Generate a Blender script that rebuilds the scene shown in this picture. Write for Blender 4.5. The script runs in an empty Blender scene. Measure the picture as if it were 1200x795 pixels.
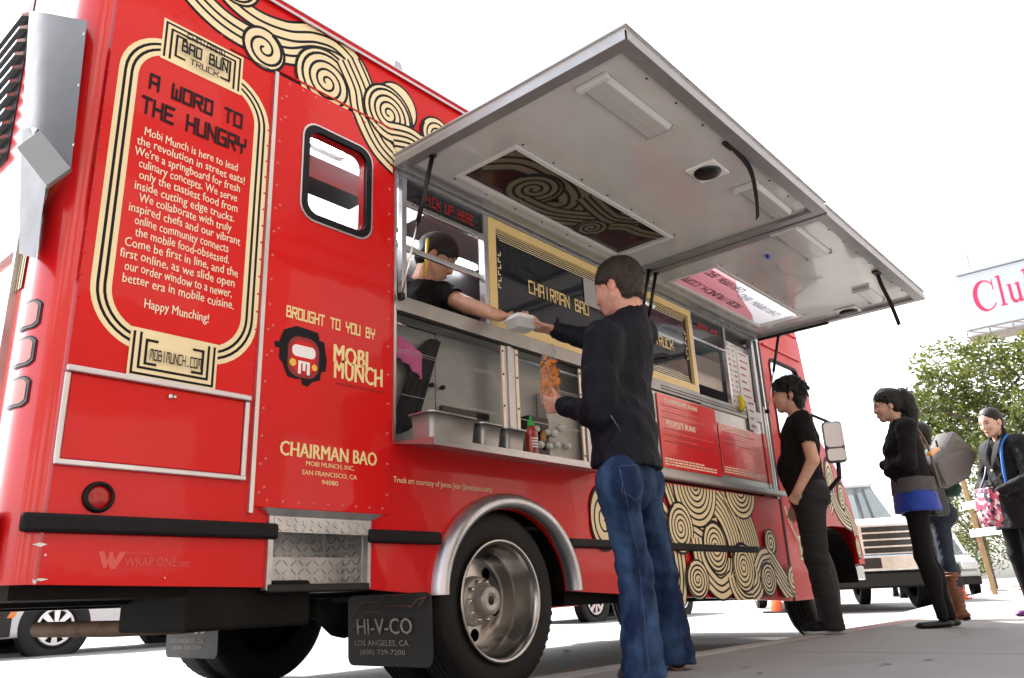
import bpy, bmesh, math, random
import numpy as np
from mathutils import Vector, Matrix
from mathutils.geometry import tessellate_polygon

SC = bpy.context.scene
COL = SC.collection
random.seed(7)
RNG = np.random.default_rng(7)

# ------------------------------------------------------------------ camera
CAM_R = Matrix(((0.65794, 0.20820, 0.72371), (-0.75202, 0.23227, 0.61686), (-0.03967, -0.95011, 0.30940)))
CAM_C = Vector((0.0, 0.0, 0.407))
cam_d = bpy.data.cameras.new("camera")
cam_d.sensor_width = 36.0
cam_d.lens = 28.0
cam_d.clip_start = 0.05
cam_d.clip_end = 3000.0
cam = bpy.data.objects.new("camera", cam_d)
COL.objects.link(cam)
r_, d_, f_ = (CAM_R.col[i].normalized() for i in range(3))
m4 = Matrix.Identity(4)
for i in range(3):
    m4[i][0], m4[i][1], m4[i][2], m4[i][3] = r_[i], -d_[i], -f_[i], CAM_C[i]
cam.matrix_world = m4
SC.camera = cam

# ------------------------------------------------------------------ light
SUN_DIR = Vector((0.12, 0.62, 0.77)).normalized()      # towards the sun: behind the truck, street side
world = bpy.data.worlds.new("World")
SC.world = world
world.use_nodes = True
wn = world.node_tree.nodes
wl = world.node_tree.links
bg = wn["Background"]
sky = wn.new("ShaderNodeTexSky")
sky.sky_type = 'NISHITA'
sky.sun_disc = False
sky.sun_elevation = math.asin(SUN_DIR.z)
sky.sun_rotation = math.atan2(SUN_DIR.x, SUN_DIR.y)
sky.air_density = 1.0
sky.dust_density = 3.0
sky.ozone_density = 1.0
hz = wn.new("ShaderNodeHueSaturation")              # bright milky haze: the same sky with little blue left
hz.inputs["Saturation"].default_value = 0.30
wl.new(sky.outputs[0], hz.inputs["Color"])
wl.new(hz.outputs[0], bg.inputs[0])
bg.inputs[1].default_value = 0.15
sun_d = bpy.data.lights.new("sun", 'SUN')
sun_d.energy = 4.0
sun_d.angle = math.radians(0.6)
sun_d.color = (1.0, 0.95, 0.88)
sun = bpy.data.objects.new("sun", sun_d)
COL.objects.link(sun)
sun.rotation_euler = SUN_DIR.to_track_quat('Z', 'Y').to_euler()
SC.view_settings.view_transform = 'Standard'
SC.view_settings.look = 'None'
SC.view_settings.exposure = 2.0
SC.view_settings.gamma = 1.0
SC.cycles.max_bounces = 10
SC.cycles.transparent_max_bounces = 12

# ------------------------------------------------------------------ materials
MATS = {}
def mat(name, col=(.5, .5, .5), rough=.5, metal=0.0, var=0.0, vscale=8.0, bump=0.0, bscale=60.0, coat=0.0, stretch=None,
        emit=None, trans=0.0, alpha=1.0, attr=None, dmin=.5, dmax=.75, dirt=0.0, dirtcol=(.1, .09, .08), rvar=0.0, spec=None, sheen=0.0, croff=.05, ior=None):
    if name in MATS:
        return MATS[name]
    m = bpy.data.materials.new(name)
    m.use_nodes = True
    nt = m.node_tree
    N, L = nt.nodes, nt.links
    b = N["Principled BSDF"]
    b.inputs["Base Color"].default_value = (*col, 1)
    b.inputs["Roughness"].default_value = rough
    b.inputs["Metallic"].default_value = metal
    if spec is not None:
        b.inputs["Specular IOR Level"].default_value = spec
    if coat:
        b.inputs["Coat Weight"].default_value = coat
        b.inputs["Coat Roughness"].default_value = croff
    if sheen:
        b.inputs["Sheen Weight"].default_value = sheen
    if trans:
        b.inputs["Transmission Weight"].default_value = trans
    if ior:
        b.inputs["IOR"].default_value = ior
    if alpha < 1:
        b.inputs["Alpha"].default_value = alpha
    if emit:
        b.inputs["Emission Color"].default_value = (*emit[0], 1)
        b.inputs["Emission Strength"].default_value = emit[1]
    tc = N.new("ShaderNodeTexCoord")
    src = tc.outputs["Object"]
    if stretch:
        mp = N.new("ShaderNodeMapping")
        mp.inputs["Scale"].default_value = stretch
        L.new(src, mp.inputs[0])
        src = mp.outputs[0]
    def noise(sc, det=4.0):
        n = N.new("ShaderNodeTexNoise")
        n.inputs["Scale"].default_value = sc
        n.inputs["Detail"].default_value = det
        L.new(src, n.inputs["Vector"])
        return n.outputs["Fac"]
    colsock = None
    if attr:
        a = N.new("ShaderNodeAttribute")
        a.attribute_name = attr
        colsock = a.outputs["Color"]
    if var:
        f = noise(vscale, 5)
        rm = N.new("ShaderNodeMapRange")
        rm.inputs["From Min"].default_value = .3
        rm.inputs["From Max"].default_value = .7
        rm.inputs["To Min"].default_value = 1 - var
        rm.inputs["To Max"].default_value = 1 + var
        L.new(f, rm.inputs["Value"])
        mx = N.new("ShaderNodeVectorMath")
        mx.operation = 'SCALE'
        if colsock:
            L.new(colsock, mx.inputs[0])
        else:
            mx.inputs[0].default_value = col
        L.new(rm.outputs[0], mx.inputs["Scale"])
        colsock = mx.outputs[0]
    if dirt:
        f = noise(vscale * .37 + 1.3, 8)
        rm = N.new("ShaderNodeMapRange")
        rm.inputs["From Min"].default_value = dmin
        rm.inputs["From Max"].default_value = dmax
        rm.inputs["To Max"].default_value = dirt
        L.new(f, rm.inputs["Value"])
        mx = N.new("ShaderNodeMix")
        mx.data_type = 'RGBA'
        L.new(rm.outputs[0], mx.inputs[0])
        if colsock:
            L.new(colsock, mx.inputs[6])
        else:
            mx.inputs[6].default_value = (*col, 1)
        mx.inputs[7].default_value = (*dirtcol, 1)
        colsock = mx.outputs[2]
    if colsock:
        L.new(colsock, b.inputs["Base Color"])
    if rvar:
        f = noise(vscale * 1.7, 6)
        rm = N.new("ShaderNodeMapRange")
        rm.inputs["To Min"].default_value = max(rough - rvar, .02)
        rm.inputs["To Max"].default_value = rough + rvar
        L.new(f, rm.inputs["Value"])
        L.new(rm.outputs[0], b.inputs["Roughness"])
    if bump:
        f = noise(bscale, 4)
        bp = N.new("ShaderNodeBump")
        bp.inputs["Strength"].default_value = 1.0
        bp.inputs["Distance"].default_value = bump
        L.new(f, bp.inputs["Height"])
        L.new(bp.outputs[0], b.inputs["Normal"])
        if coat:
            L.new(bp.outputs[0], b.inputs["Coat Normal"])
    MATS[name] = m
    return m

RED = mat("red paint", (.58, .0042, .0048), .38, bump=.0030, bscale=2.4, coat=.32, spec=.18, var=.07, vscale=1.2, croff=.05, rvar=.08, dirt=.10, dirtcol=(.34, .05, .045))
REDG = mat("glossy red paint", (.58, .0032, .006), .3, bump=.0012, bscale=2.0, coat=1.0, spec=.5, croff=.10)
WHEELM = mat("worn wheel alloy", (.44, .43, .41), .20, 1.0, bump=.0012, bscale=10, var=.15, vscale=6, rvar=.08, dirt=.45, dirtcol=(.17, .15, .13))
RED2 = mat("red vinyl", (.55, .0035, .007), .32, bump=.0012, bscale=3.0, coat=.25, spec=.25, var=.05, vscale=2)
REDFADE = mat("red sign print", (.62, .012, .015), .25, coat=.6, var=.05, vscale=5)
CREAM = mat("cream print", (.78, .66, .40), .4, var=.05, vscale=6)
DARKP = mat("dark print", (.0035, .004, .007), .45, spec=.2)
PALERED = mat("pale red print", (.68, .09, .07), .4)
MAROON = mat("maroon print", (.25, .006, .01), .4)
WHITE = mat("white paint", (.78, .78, .78), .4, var=.04, vscale=3)
STEEL = mat("brushed steel", (.46, .46, .465), .34, .92, var=.10, vscale=4, bump=.0004, bscale=30, stretch=(3, 40, 40), rvar=.12)
STEELV = mat("scuffed steel", (.36, .35, .335), .42, .75, var=.14, vscale=5, bump=.0005, bscale=25, rvar=.15, dirt=.25, dirtcol=(.22, .21, .195))
ALU = mat("aluminium trim", (.58, .58, .60), .3, .9, var=.06, vscale=10, rvar=.1)
CHROME = mat("polished chrome", (.70, .69, .67), .15, 1.0, bump=.0010, bscale=9, var=.12, vscale=5, rvar=.06, dirt=.35, dirtcol=(.30, .27, .24))
PLATE = mat("diamond plate", (.50, .50, .50), .38, .85, var=.15, vscale=14, dirt=.3, dirtcol=(.15, .14, .13))
AWN = mat("awning white", (.50, .495, .485), .22, coat=.5, var=.06, vscale=2.4, bump=.0014, bscale=1.8, dirt=.40, dirtcol=(.34, .33, .31), rvar=.08)
BLACK = mat("black rubber", (.0028, .0028, .0042), .55, spec=.25, var=.2, vscale=9, bump=.0006, bscale=80)
TYRE = mat("tyre rubber", (.0045, .0045, .005), .75, var=.3, vscale=7, bump=.0008, bscale=70, dirt=.30, dirtcol=(.013, .012, .011))
BLKM = mat("black metal", (.0045, .0045, .005), .4, .2, var=.2, vscale=12)
CHASSIS = mat("chassis black", (.005, .0045, .004), .75, var=.4, vscale=6, dirt=.35, dirtcol=(.018, .016, .014), spec=.2)
BLKG = mat("black gloss", (.010, .011, .014), .12, coat=.3)
PLASTIC_W = mat("white plastic", (.74, .74, .73), .4, var=.03, vscale=9)
RUST = mat("rusty pipe", (.20, .13, .085), .7, .3, var=.3, vscale=14, bump=.001, bscale=40)
def glass_mat(name, tint, rough=.02, opac=.18, spec=.5):
    """thin pane: clear transparency mixed with a tinted glossy film"""
    m = bpy.data.materials.new(name)
    m.use_nodes = True
    N, L = m.node_tree.nodes, m.node_tree.links
    b = N["Principled BSDF"]
    b.inputs["Base Color"].default_value = (*tint, 1)
    b.inputs["Roughness"].default_value = rough
    b.inputs["Specular IOR Level"].default_value = spec
    b.inputs["Coat Weight"].default_value = .3
    t = N.new("ShaderNodeBsdfTransparent")
    t.inputs[0].default_value = (.86, .89, .90, 1)
    mx = N.new("ShaderNodeMixShader")
    fr = N.new("ShaderNodeLayerWeight")
    fr.inputs[0].default_value = .5
    pw = N.new("ShaderNodeMath")
    pw.operation = 'POWER'
    pw.inputs[1].default_value = 4.0
    L.new(fr.outputs["Facing"], pw.inputs[0])
    ad = N.new("ShaderNodeMath")
    ad.operation = 'MULTIPLY_ADD'
    ad.use_clamp = True
    ad.inputs[1].default_value = .7
    ad.inputs[2].default_value = opac
    L.new(pw.outputs[0], ad.inputs[0])
    L.new(ad.outputs[0], mx.inputs[0])
    L.new(t.outputs[0], mx.inputs[1])
    L.new(b.outputs[0], mx.inputs[2])
    L.new(mx.outputs[0], N["Material Output"].inputs[0])
    MATS[name] = m
    return m
GLASS = glass_mat("clear glass", (.02, .025, .03), opac=.05)
GLASSD = glass_mat("dark glass", (.012, .014, .020), opac=.93, spec=.35)
CARGLASS = glass_mat("car glass", (.02, .03, .035), opac=.45)

# ------------------------------------------------------------------ object helpers
def wloc(o):
    v = Vector((0, 0, 0))
    while o is not None:
        if o.type == 'EMPTY':
            v = v + o.location
        o = o.parent
    return v
def tag(o, label=None, cat=None, group=None, kind=None):
    if label: o["label"] = label
    if cat: o["category"] = cat
    if group: o["group"] = group
    if kind: o["kind"] = kind
    return o
def thing(name, label, cat, loc=(0, 0, 0), group=None):
    o = bpy.data.objects.new(name, None)
    o.empty_display_size = .2
    COL.objects.link(o)
    o.location = loc
    return tag(o, label, cat, group)
def put(name, me, mats, parent=None, smooth=False, label=None, cat=None, group=None, kind=None):
    if isinstance(me, MB) and len(me.marks) > 1:            # each line of lettering is a piece of its own
        cuts = sorted(set([0] + me.marks + [len(me.f)]))
        o = None
        for a, b in zip(cuts[:-1], cuts[1:]):
            ids = sorted({i for f in me.f[a:b] for i in f})
            rm = {i: k for k, i in enumerate(ids)}
            q = MB(); q.v = [me.v[i] for i in ids]; q.f = [[rm[i] for i in f] for f in me.f[a:b]]; q.m = me.m[a:b]; q.sm = me.sm[a:b]
            o = put(name, q, mats, parent, smooth, label, cat, group, kind)
        return o
    if isinstance(me, MB):
        me = me.mesh(smooth)
    if not isinstance(mats, (list, tuple)):
        mats = [mats]
    if not me.materials:
        for x in mats:
            me.materials.append(x)
    me.name = name
    o = bpy.data.objects.new(name, me)
    COL.objects.link(o)
    if parent is not None:
        o.parent = parent
        if parent.type == 'EMPTY':
            o.matrix_parent_inverse = Matrix.Translation(-wloc(parent))
    return tag(o, label, cat, group, kind)
def copy_tree(o, parent=None):
    c = o.copy()
    COL.objects.link(c)
    if parent is not None:
        c.parent = parent
    for ch in list(o.children):
        copy_tree(ch, c)
    return c

class MB:
    """mesh builder; coordinates are world metres"""
    def __init__(s):
        s.v, s.f, s.m, s.sm = [], [], [], []
        s.mi = 0
        s.bev = 0
        s.marks = []
    def add(s, vs, fs, smooth=False):
        k = len(s.v)
        s.v.extend([tuple(p) for p in vs])
        for f in fs:
            s.f.append([i + k for i in f])
            s.m.append(s.mi)
            s.sm.append(smooth)
        return s
    def box(s, x0, x1, y0, y1, z0, z1):
        vs = [(x, y, z) for z in (z0, z1) for y in (y0, y1) for x in (x0, x1)]
        return s.add(vs, [(0, 2, 3, 1), (4, 5, 7, 6), (0, 1, 5, 4), (2, 6, 7, 3), (0, 4, 6, 2), (1, 3, 7, 5)])
    def hexa(s, p):
        """8 points: bottom 4 loop, top 4 loop"""
        return s.add(p, [(3, 2, 1, 0), (4, 5, 6, 7), (0, 1, 5, 4), (1, 2, 6, 5), (2, 3, 7, 6), (3, 0, 4, 7)])
    def bar(s, a, b, w, h, up=(0, 0, 1)):
        a, b = Vector(a), Vector(b)
        d = (b - a).normalized()
        u = Vector(up)
        side = d.cross(u)
        if side.length < 1e-5:
            side = d.cross(Vector((1, 0, 0)))
        side.normalize()
        u = side.cross(d).normalized()
        vs = []
        for c in (a, b):
            for p, q in ((-1, -1), (1, -1), (1, 1), (-1, 1)):
                vs.append(c + side * p * w / 2 + u * q * h / 2)
        return s.add(vs, [(0, 1, 2, 3), (7, 6, 5, 4), (0, 4, 5, 1), (1, 5, 6, 2), (2, 6, 7, 3), (3, 7, 4, 0)])
    def tube(s, pts, r, n=10, caps=True, closed=False):
        pts = [Vector(p) for p in pts]
        rs = r if isinstance(r, (list, tuple)) else [r] * len(pts)
        k = len(pts)
        up = Vector((0, 0, 1))
        rings = []
        prev = None
        for i, p in enumerate(pts):
            if closed:
                d = pts[(i + 1) % k] - pts[i - 1]
            else:
                d = pts[min(i + 1, k - 1)] - pts[max(i - 1, 0)]
            d.normalize()
            if prev is None:
                a = d.cross(up)
                if a.length < .05: a = d.cross(Vector((1, 0, 0)))
            else:
                a = prev - d * prev.dot(d)
            a.normalize()
            prev = a
            b = d.cross(a)
            rings.append([p + (a * math.cos(t) + b * math.sin(t)) * rs[i] for t in (2 * math.pi * j / n for j in range(n))])
        return s.loft(rings, caps, closed)
    def loft(s, rings, caps=True, closed=False, smooth=True):
        n = len(rings[0])
        vs = [p for r in rings for p in r]
        fs = []
        K = len(rings)
        for i in range(K if closed else K - 1):
            i2 = (i + 1) % K
            for j in range(n):
                j2 = (j + 1) % n
                fs.append((i * n + j, i * n + j2, i2 * n + j2, i2 * n + j))
        s.add(vs, fs, smooth)
        if caps and not closed:
            k = len(s.v) - len(vs)
            s.f.append([k + j for j in range(n)][::-1]); s.m.append(s.mi); s.sm.append(False)
            s.f.append([k + (K - 1) * n + j for j in range(n)]); s.m.append(s.mi); s.sm.append(False)
        return s
    def lathe(s, prof, c, axis='y', n=32, smooth=True, a0=0., a1=2 * math.pi):
        """prof: list of (radius, offset along axis)"""
        c = Vector(c)
        full = abs(a1 - a0 - 2 * math.pi) < 1e-6
        m = n if full else n + 1
        vs, fs = [], []
        for (r, h) in prof:
            for j in range(m):
                t = a0 + (a1 - a0) * j / n
                x, y = r * math.cos(t), r * math.sin(t)
                if axis == 'y': p = (x, h, y)
                elif axis == 'x': p = (h, x, y)
                else: p = (x, y, h)
                vs.append(c + Vector(p))
        for i in range(len(prof) - 1):
            for j in range(n):
                j2 = (j + 1) % m
                fs.append((i * m + j, (i + 1) * m + j, (i + 1) * m + j2, i * m + j2))
        return s.add(vs, fs, smooth)
    def fill(s, loops, mapf, depth=None):
        """flat polygon with holes; mapf((u,v), side) -> 3d; side 0 front, 1 back"""
        L = [[Vector((p[0], p[1], 0)) for p in lp] for lp in loops]
        tris = tessellate_polygon(L)
        flat = [p for lp in loops for p in lp]
        s.add([mapf(p, 0) for p in flat], [tuple(t) for t in tris])
        if depth:
            s.add([mapf(p, 1) for p in flat], [tuple(t)[::-1] for t in tris])
            for lp in loops:
                n = len(lp)
                s.add([mapf(p, 0) for p in lp] + [mapf(p, 1) for p in lp], [(i, (i + 1) % n, n + (i + 1) % n, n + i) for i in range(n)])
        return s
    def mesh(s, smooth=False, recalc=True):
        me = bpy.data.meshes.new("m")
        me.from_pydata(s.v, [], s.f)
        me.polygons.foreach_set("material_index", s.m)
        me.polygons.foreach_set("use_smooth", [bool(x or smooth) for x in s.sm])
        if recalc or s.bev:
            bm = bmesh.new()
            bm.from_mesh(me)
            if s.bev:
                bmesh.ops.remove_doubles(bm, verts=bm.verts, dist=1e-6)
            bmesh.ops.recalc_face_normals(bm, faces=bm.faces)
            if s.bev:
                ed = [e for e in bm.edges if len(e.link_faces) == 2 and e.calc_face_angle(0) > .5]
                bmesh.ops.bevel(bm, geom=ed, offset=s.bev, segments=2, affect='EDGES', profile=.5, clamp_overlap=True)
            bm.to_mesh(me)
            bm.free()
        me.update()
        return me

def side(y, d=.03):
    """map (x,z) to the plane y (front) / y+d (back)"""
    return lambda p, k: (p[0], y + (d if k else 0), p[1])
def rrect(x0, x1, z0, z1, r, n=6):
    out = []
    for cx, cz, a in ((x1 - r, z0 + r, -90), (x1 - r, z1 - r, 0), (x0 + r, z1 - r, 90), (x0 + r, z0 + r, 180)):
        for i in range(n + 1):
            t = math.radians(a + 90 * i / n)
            out.append((cx + r * math.cos(t), cz + r * math.sin(t)))
    return out
def circ(cx, cz, r, n=32, rz=None):
    return [(cx + r * math.cos(2 * math.pi * i / n), cz + (rz or r) * math.sin(2 * math.pi * i / n)) for i in range(n)]
def W(px, py, y):
    """photo direction (1200x795 survey of the picture) met with the upright plane y: a real point in metres"""
    q = CAM_R @ Vector((px - 600, py - 397.5, 933.575))
    return CAM_C + q * (y / q.y)

# ------------------------------------------------------------------ lettering
def text_tris(body, size, align='LEFT', bold=0.0, shear=0.0, space=1.0):
    cu = bpy.data.curves.new("t", 'FONT')
    cu.body = body
    cu.size = size
    cu.align_x = align
    cu.offset = bold
    cu.shear = shear
    cu.space_character = space
    cu.resolution_u = 2
    o = bpy.data.objects.new("t", cu)
    COL.objects.link(o)
    dg = bpy.context.evaluated_depsgraph_get()
    me = bpy.data.meshes.new_from_object(o.evaluated_get(dg))
    vs = [(v.co.x, v.co.y) for v in me.vertices]
    fs = [tuple(p.vertices) for p in me.polygons]
    bpy.data.objects.remove(o)
    bpy.data.curves.remove(cu)
    bpy.data.meshes.remove(me)
    return vs, fs
def fit_text(mb, body, x0, x1, z0, z1, mapf, bold=0.0, shear=0.0, wob=0.0, base=None):
    """write body so that it fills the box x0..x1, z0..z1"""
    vs, fs = text_tris(body, 1.0, bold=0.0, shear=shear)
    a = np.array(vs)
    lo, hi = a.min(0), a.max(0)
    sx, sz = (x1 - x0) / (hi[0] - lo[0]), (z1 - z0) / (hi[1] - lo[1])
    if base: lo = np.array([lo[0], 0.0]); sz = base
    out = []
    for u, v in vs:
        x = x0 + (u - lo[0]) * sx
        z = z0 + (v - lo[1]) * sz
        if wob:
            z += wob * math.sin(x * 61.0) + wob * .7 * math.sin(x * 137 + 1)
        out.append(mapf((x, z), 0))
    us = np.array([u for u, v in vs]); iv = sorted((min(us[i] for i in f), max(us[i] for i in f)) for f in fs)
    cuts, end = [], iv[0][1]
    for p, q in iv:                                           # the gaps between words
        if p - end > .15: cuts.append((p + end) / 2)
        end = max(end, q)
    wd = np.searchsorted(cuts, us)
    for k in range(len(cuts) + 1):
        mb.marks.append(len(mb.f))
        ids = [i for i in range(len(vs)) if wd[i] == k]
        rm = {i: n for n, i in enumerate(ids)}
        wf = [tuple(rm[i] for i in f) for f in fs if wd[f[0]] == k]
        for q, du in enumerate((-bold, bold, 0) if bold else (0,)):      # heavier weight: the same glyph laid down again a hair to the side
            pts = []
            for i in ids:
                p = Vector(out[i]); t = Vector(mapf((x0 + .01, z0), 0)) - Vector(mapf((x0, z0), 0)); up = Vector(mapf((x0, z0 + .01), 0)) - Vector(mapf((x0, z0), 0))
                nn = t.cross(up).normalized()
                if nn.dot(CAM_C - p) < 0: nn = -nn
                pts.append(tuple(p + t * (100 * du * sx) + nn * 6e-5 * q))
            mb.add(pts, wf)
GL = {  # block letters on a 4 x 6 grid: strokes
 'A': ['0,0 0,6 4,6 4,0', '0,2.7 4,2.7'], 'B': ['0,0 0,6 3.2,6 3.2,3.2', '0,3.2 4,3.2 4,0 0,0'], 'C': ['4,6 0,6 0,0 4,0'],
 'D': ['0.5,0 0.5,6', '0,6 4,6 4,0 0,0'], 'E': ['4,6 0,6 0,0 4,0', '0,3.1 3.2,3.1'], 'G': ['4,6 0,6 0,0 4,0 4,3 2.2,3'],
 'H': ['0,0 0,6', '4,0 4,6', '0,3 4,3'], 'I': ['2,0 2,6'], 'K': ['0,0 0,6', '4,6 4,4.2 0,3', '0,3 4,1.6 4,0'],
 'M': ['0,0 0,6 4,6 4,0', '2,6 2,2'], 'N': ['0,0 0,6', '4,0 4,6', '0,6 4,0'], 'O': ['0,0 0,6 4,6 4,0 0,0'], 'P': ['0,0 0,6 4,6 4,2.8 0,2.8'],
 'R': ['0,0 0,6 4,6 4,3 0,3', '1.6,3 4,0'], 'S': ['4,6 0,6 0,3.1 4,3.1 4,0 0,0'], 'T': ['0,6 4,6', '2,6 2,0'], 'U': ['0,6 0,0 4,0 4,6'], 'V': ['0,6 2,0 4,6'],
 'W': ['0,6 0,0 4,0 4,6', '2,0 2,4'], 'Y': ['0,6 0,3.2 4,3.2 4,6', '2,3.2 2,0'], '.': ['1.6,0 2.4,0'], "'": ['1.8,6 1.8,4.6'], 'L': ['0,6 0,0 4,0'], 'Q': ['0,0 0,6 4,6 4,0 0,0', '2.6,1.5 4.4,-.6'], ' ': []}
def block_text(mb, body, x0, x1, z0, z1, mapf, w=.9):
    mb.marks.append(len(mb.f))
    n = len(body)
    step = (x1 - x0) / (n * 5.6 - 1.6 + w) 
    sz = (z1 - z0) / (6 + w)
    lay = 0
    for i, ch in enumerate(body):
        ox = x0 + (i * 5.6 + w / 2) * step
        if ch == ' ': mb.marks.append(len(mb.f))
        for st in GL.get(ch, []):
            p = [tuple(float(q) for q in t.split(',')) for t in st.split()]
            for a, b in zip(p[:-1], p[1:]):
                dx, dz = b[0] - a[0], b[1] - a[1]
                L = math.hypot(dx, dz) or 1
                dx, dz = dx / L * w / 2, dz / L * w / 2
                q = [(a[0] - dx - dz, a[1] - dz + dx), (a[0] - dx + dz, a[1] - dz - dx), (b[0] + dx + dz, b[1] + dz - dx), (b[0] + dx - dz, b[1] + dz + dx)]
                lay += 1
                e = (lay % 7) * 1.2e-4
                pts = []
                for u, v in q:
                    P = mapf((ox + u * step, z0 + (v + w / 2) * sz), 0)
                    pts.append((P[0], P[1] - e, P[2]) if abs(mapf((0, 1), 0)[2] - mapf((0, 0), 0)[2]) > .5 else (P[0], P[1], P[2] - e))
                mb.add(pts, [(0, 1, 2, 3)])
# ------------------------------------------------------------------ SDF figures
def smoothstep(a, b, x):
    t = np.clip((x - a) / (b - a), 0, 1)
    return t * t * (3 - 2 * t)
class SDF:
    def __init__(s, lo, hi, h):
        s.h = h
        s.o = np.array(lo, np.float32)
        s.n = np.ceil((np.array(hi) - s.o) / h).astype(int) + 1
        s.F = np.full(s.n, .2, np.float32)
    def block(s, lo, hi):
        i0 = np.maximum(np.floor((np.array(lo) - s.o) / s.h).astype(int), 0)
        i1 = np.minimum(np.ceil((np.array(hi) - s.o) / s.h).astype(int) + 1, s.n)
        if (i1 <= i0).any(): return None
        sl = tuple(slice(a, b) for a, b in zip(i0, i1))
        ax = [s.o[k] + s.h * np.arange(i0[k], i1[k], dtype=np.float32) for k in range(3)]
        return sl, ax[0][:, None, None], ax[1][None, :, None], ax[2][None, None, :]
    def comb(s, sl, d, k, op):
        A = s.F[sl]
        if op == '+':
            if k > 0:
                h = np.clip(.5 + .5 * (A - d) / k, 0, 1)
                s.F[sl] = A + (d - A) * h - k * h * (1 - h)
            else:
                s.F[sl] = np.minimum(A, d)
        else:
            d = -d
            if k > 0:
                h = np.clip(.5 - .5 * (A - d) / k, 0, 1)
                s.F[sl] = A + (d - A) * h + k * h * (1 - h)
            else:
                s.F[sl] = np.maximum(A, d)
    def cone(s, a, b, ra, rb, k=.01, op='+', sq=None):
        a, b = np.array(a, float), np.array(b, float)
        R = max(ra, rb) * (max(sq[1], 1) if sq else 1) + k + .03
        q = s.block(np.minimum(a, b) - R, np.maximum(a, b) + R)
        if q is None: return s
        sl, X, Y, Z = q
        ab = b - a
        L2 = float(ab @ ab) + 1e-9
        px, py, pz = X - a[0], Y - a[1], Z - a[2]
        t = np.clip((px * ab[0] + py * ab[1] + pz * ab[2]) / L2, 0, 1)
        dx, dy, dz = px - t * ab[0], py - t * ab[1], pz - t * ab[2]
        mul = 1.0
        if sq:
            u = np.array(sq[0], float); u /= np.linalg.norm(u)
            w = 1 / sq[1] - 1
            dt = (dx * u[0] + dy * u[1] + dz * u[2]) * w
            dx, dy, dz = dx + dt * u[0], dy + dt * u[1], dz + dt * u[2]
            mul = min(1.0, sq[1]) if sq[1] < 1 else 1.0
        d = (np.sqrt(dx * dx + dy * dy + dz * dz) - (ra + (rb - ra) * t)) * mul
        s.comb(sl, d, k, op)
        return s
    def chain(s, pts, rs, k=.01, op='+', sq=None):
        for i in range(len(pts) - 1):
            s.cone(pts[i], pts[i + 1], rs[i], rs[i + 1], k, op, sq)
        return s
    def ell(s, c, rad, M=None, k=.01, op='+'):
        c = np.array(c, float)
        R = max(rad) + k + .03
        q = s.block(c - R, c + R)
        if q is None: return s
        sl, X, Y, Z = q
        px, py, pz = X - c[0], Y - c[1], Z - c[2]
        M = np.eye(3) if M is None else np.array(M, float)   # rows: local axes
        l = [M[i, 0] * px + M[i, 1] * py + M[i, 2] * pz for i in range(3)]
        k0 = np.sqrt(sum((l[i] / rad[i]) ** 2 for i in range(3)))
        k1 = np.sqrt(sum((l[i] / rad[i] ** 2) ** 2 for i in range(3))) + 1e-6
        s.comb(sl, k0 * (k0 - 1) / k1, k, op)
        return s
    def plane(s, p, n, k=.004):
        """remove the half space on the side n points to"""
        p, n = np.array(p, float), np.array(n, float)
        n /= np.linalg.norm(n)
        sl, X, Y, Z = s.block(s.o, s.o + s.h * s.n)
        d = -((X - p[0]) * n[0] + (Y - p[1]) * n[1] + (Z - p[2]) * n[2])
        s.comb(sl, d, k, '-')
        return s
    def warp(s, fn, band=.03):
        idx = np.nonzero(np.abs(s.F) < band)
        P = [s.o[k] + s.h * idx[k].astype(np.float32) for k in range(3)]
        s.F[idx] += fn(*P).astype(np.float32)
        return s
    def mesh(s, smooth=True):
        F, h = s.F, s.h
        F = F.copy()
        for ax in range(3):
            for e in (0, -1):
                i = [slice(None)] * 3; i[ax] = e
                F[tuple(i)] = np.maximum(F[tuple(i)], .01)
        neg = F < 0
        n = neg.shape
        cnt = np.zeros(tuple(x - 1 for x in n), np.uint8)
        for dx in (0, 1):
            for dy in (0, 1):
                for dz in (0, 1):
                    cnt += neg[dx:n[0] - 1 + dx, dy:n[1] - 1 + dy, dz:n[2] - 1 + dz]
        cells = np.argwhere((cnt > 0) & (cnt < 8))
        if len(cells) == 0: return None
        idm = np.full(cnt.shape, -1, np.int32)
        ci, cj, ck = cells.T
        idm[ci, cj, ck] = np.arange(len(cells))
        acc = np.zeros((len(cells), 3)); w = np.zeros(len(cells))
        cor = [(0, 0, 0), (1, 0, 0), (0, 1, 0), (1, 1, 0), (0, 0, 1), (1, 0, 1), (0, 1, 1), (1, 1, 1)]
        val = [F[ci + a, cj + b, ck + c] for a, b, c in cor]
        for a in range(8):
            for b in range(a + 1, 8):
                da = [cor[b][i] - cor[a][i] for i in range(3)]
                if sum(abs(x) for x in da) != 1: continue
                m = (val[a] < 0) != (val[b] < 0)
                t = val[a][m] / (val[a][m] - val[b][m])
                for i in range(3):
                    acc[m, i] += cor[a][i] + t * da[i]
                w[m] += 1
        V = (cells + acc / w[:, None]) * h + s.o
        faces = []
        for ax in range(3):
            i0 = [slice(0, -1)] * 3; i1 = [slice(0, -1)] * 3
            A = neg.take(range(0, n[ax] - 1), ax); B = neg.take(range(1, n[ax]), ax)
            e = np.argwhere(A != B)
            o1, o2 = [(1, 2), (2, 0), (0, 1)][ax]
            e = e[(e[:, o1] > 0) & (e[:, o2] > 0) & (e[:, o1] < n[o1] - 1) & (e[:, o2] < n[o2] - 1)]
            q = []
            for d1, d2 in ((1, 1), (0, 1), (0, 0), (1, 0)):
                c = e.copy(); c[:, o1] -= d1; c[:, o2] -= d2
                q.append(idm[c[:, 0], c[:, 1], c[:, 2]])
            q = np.stack(q, 1)
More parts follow.
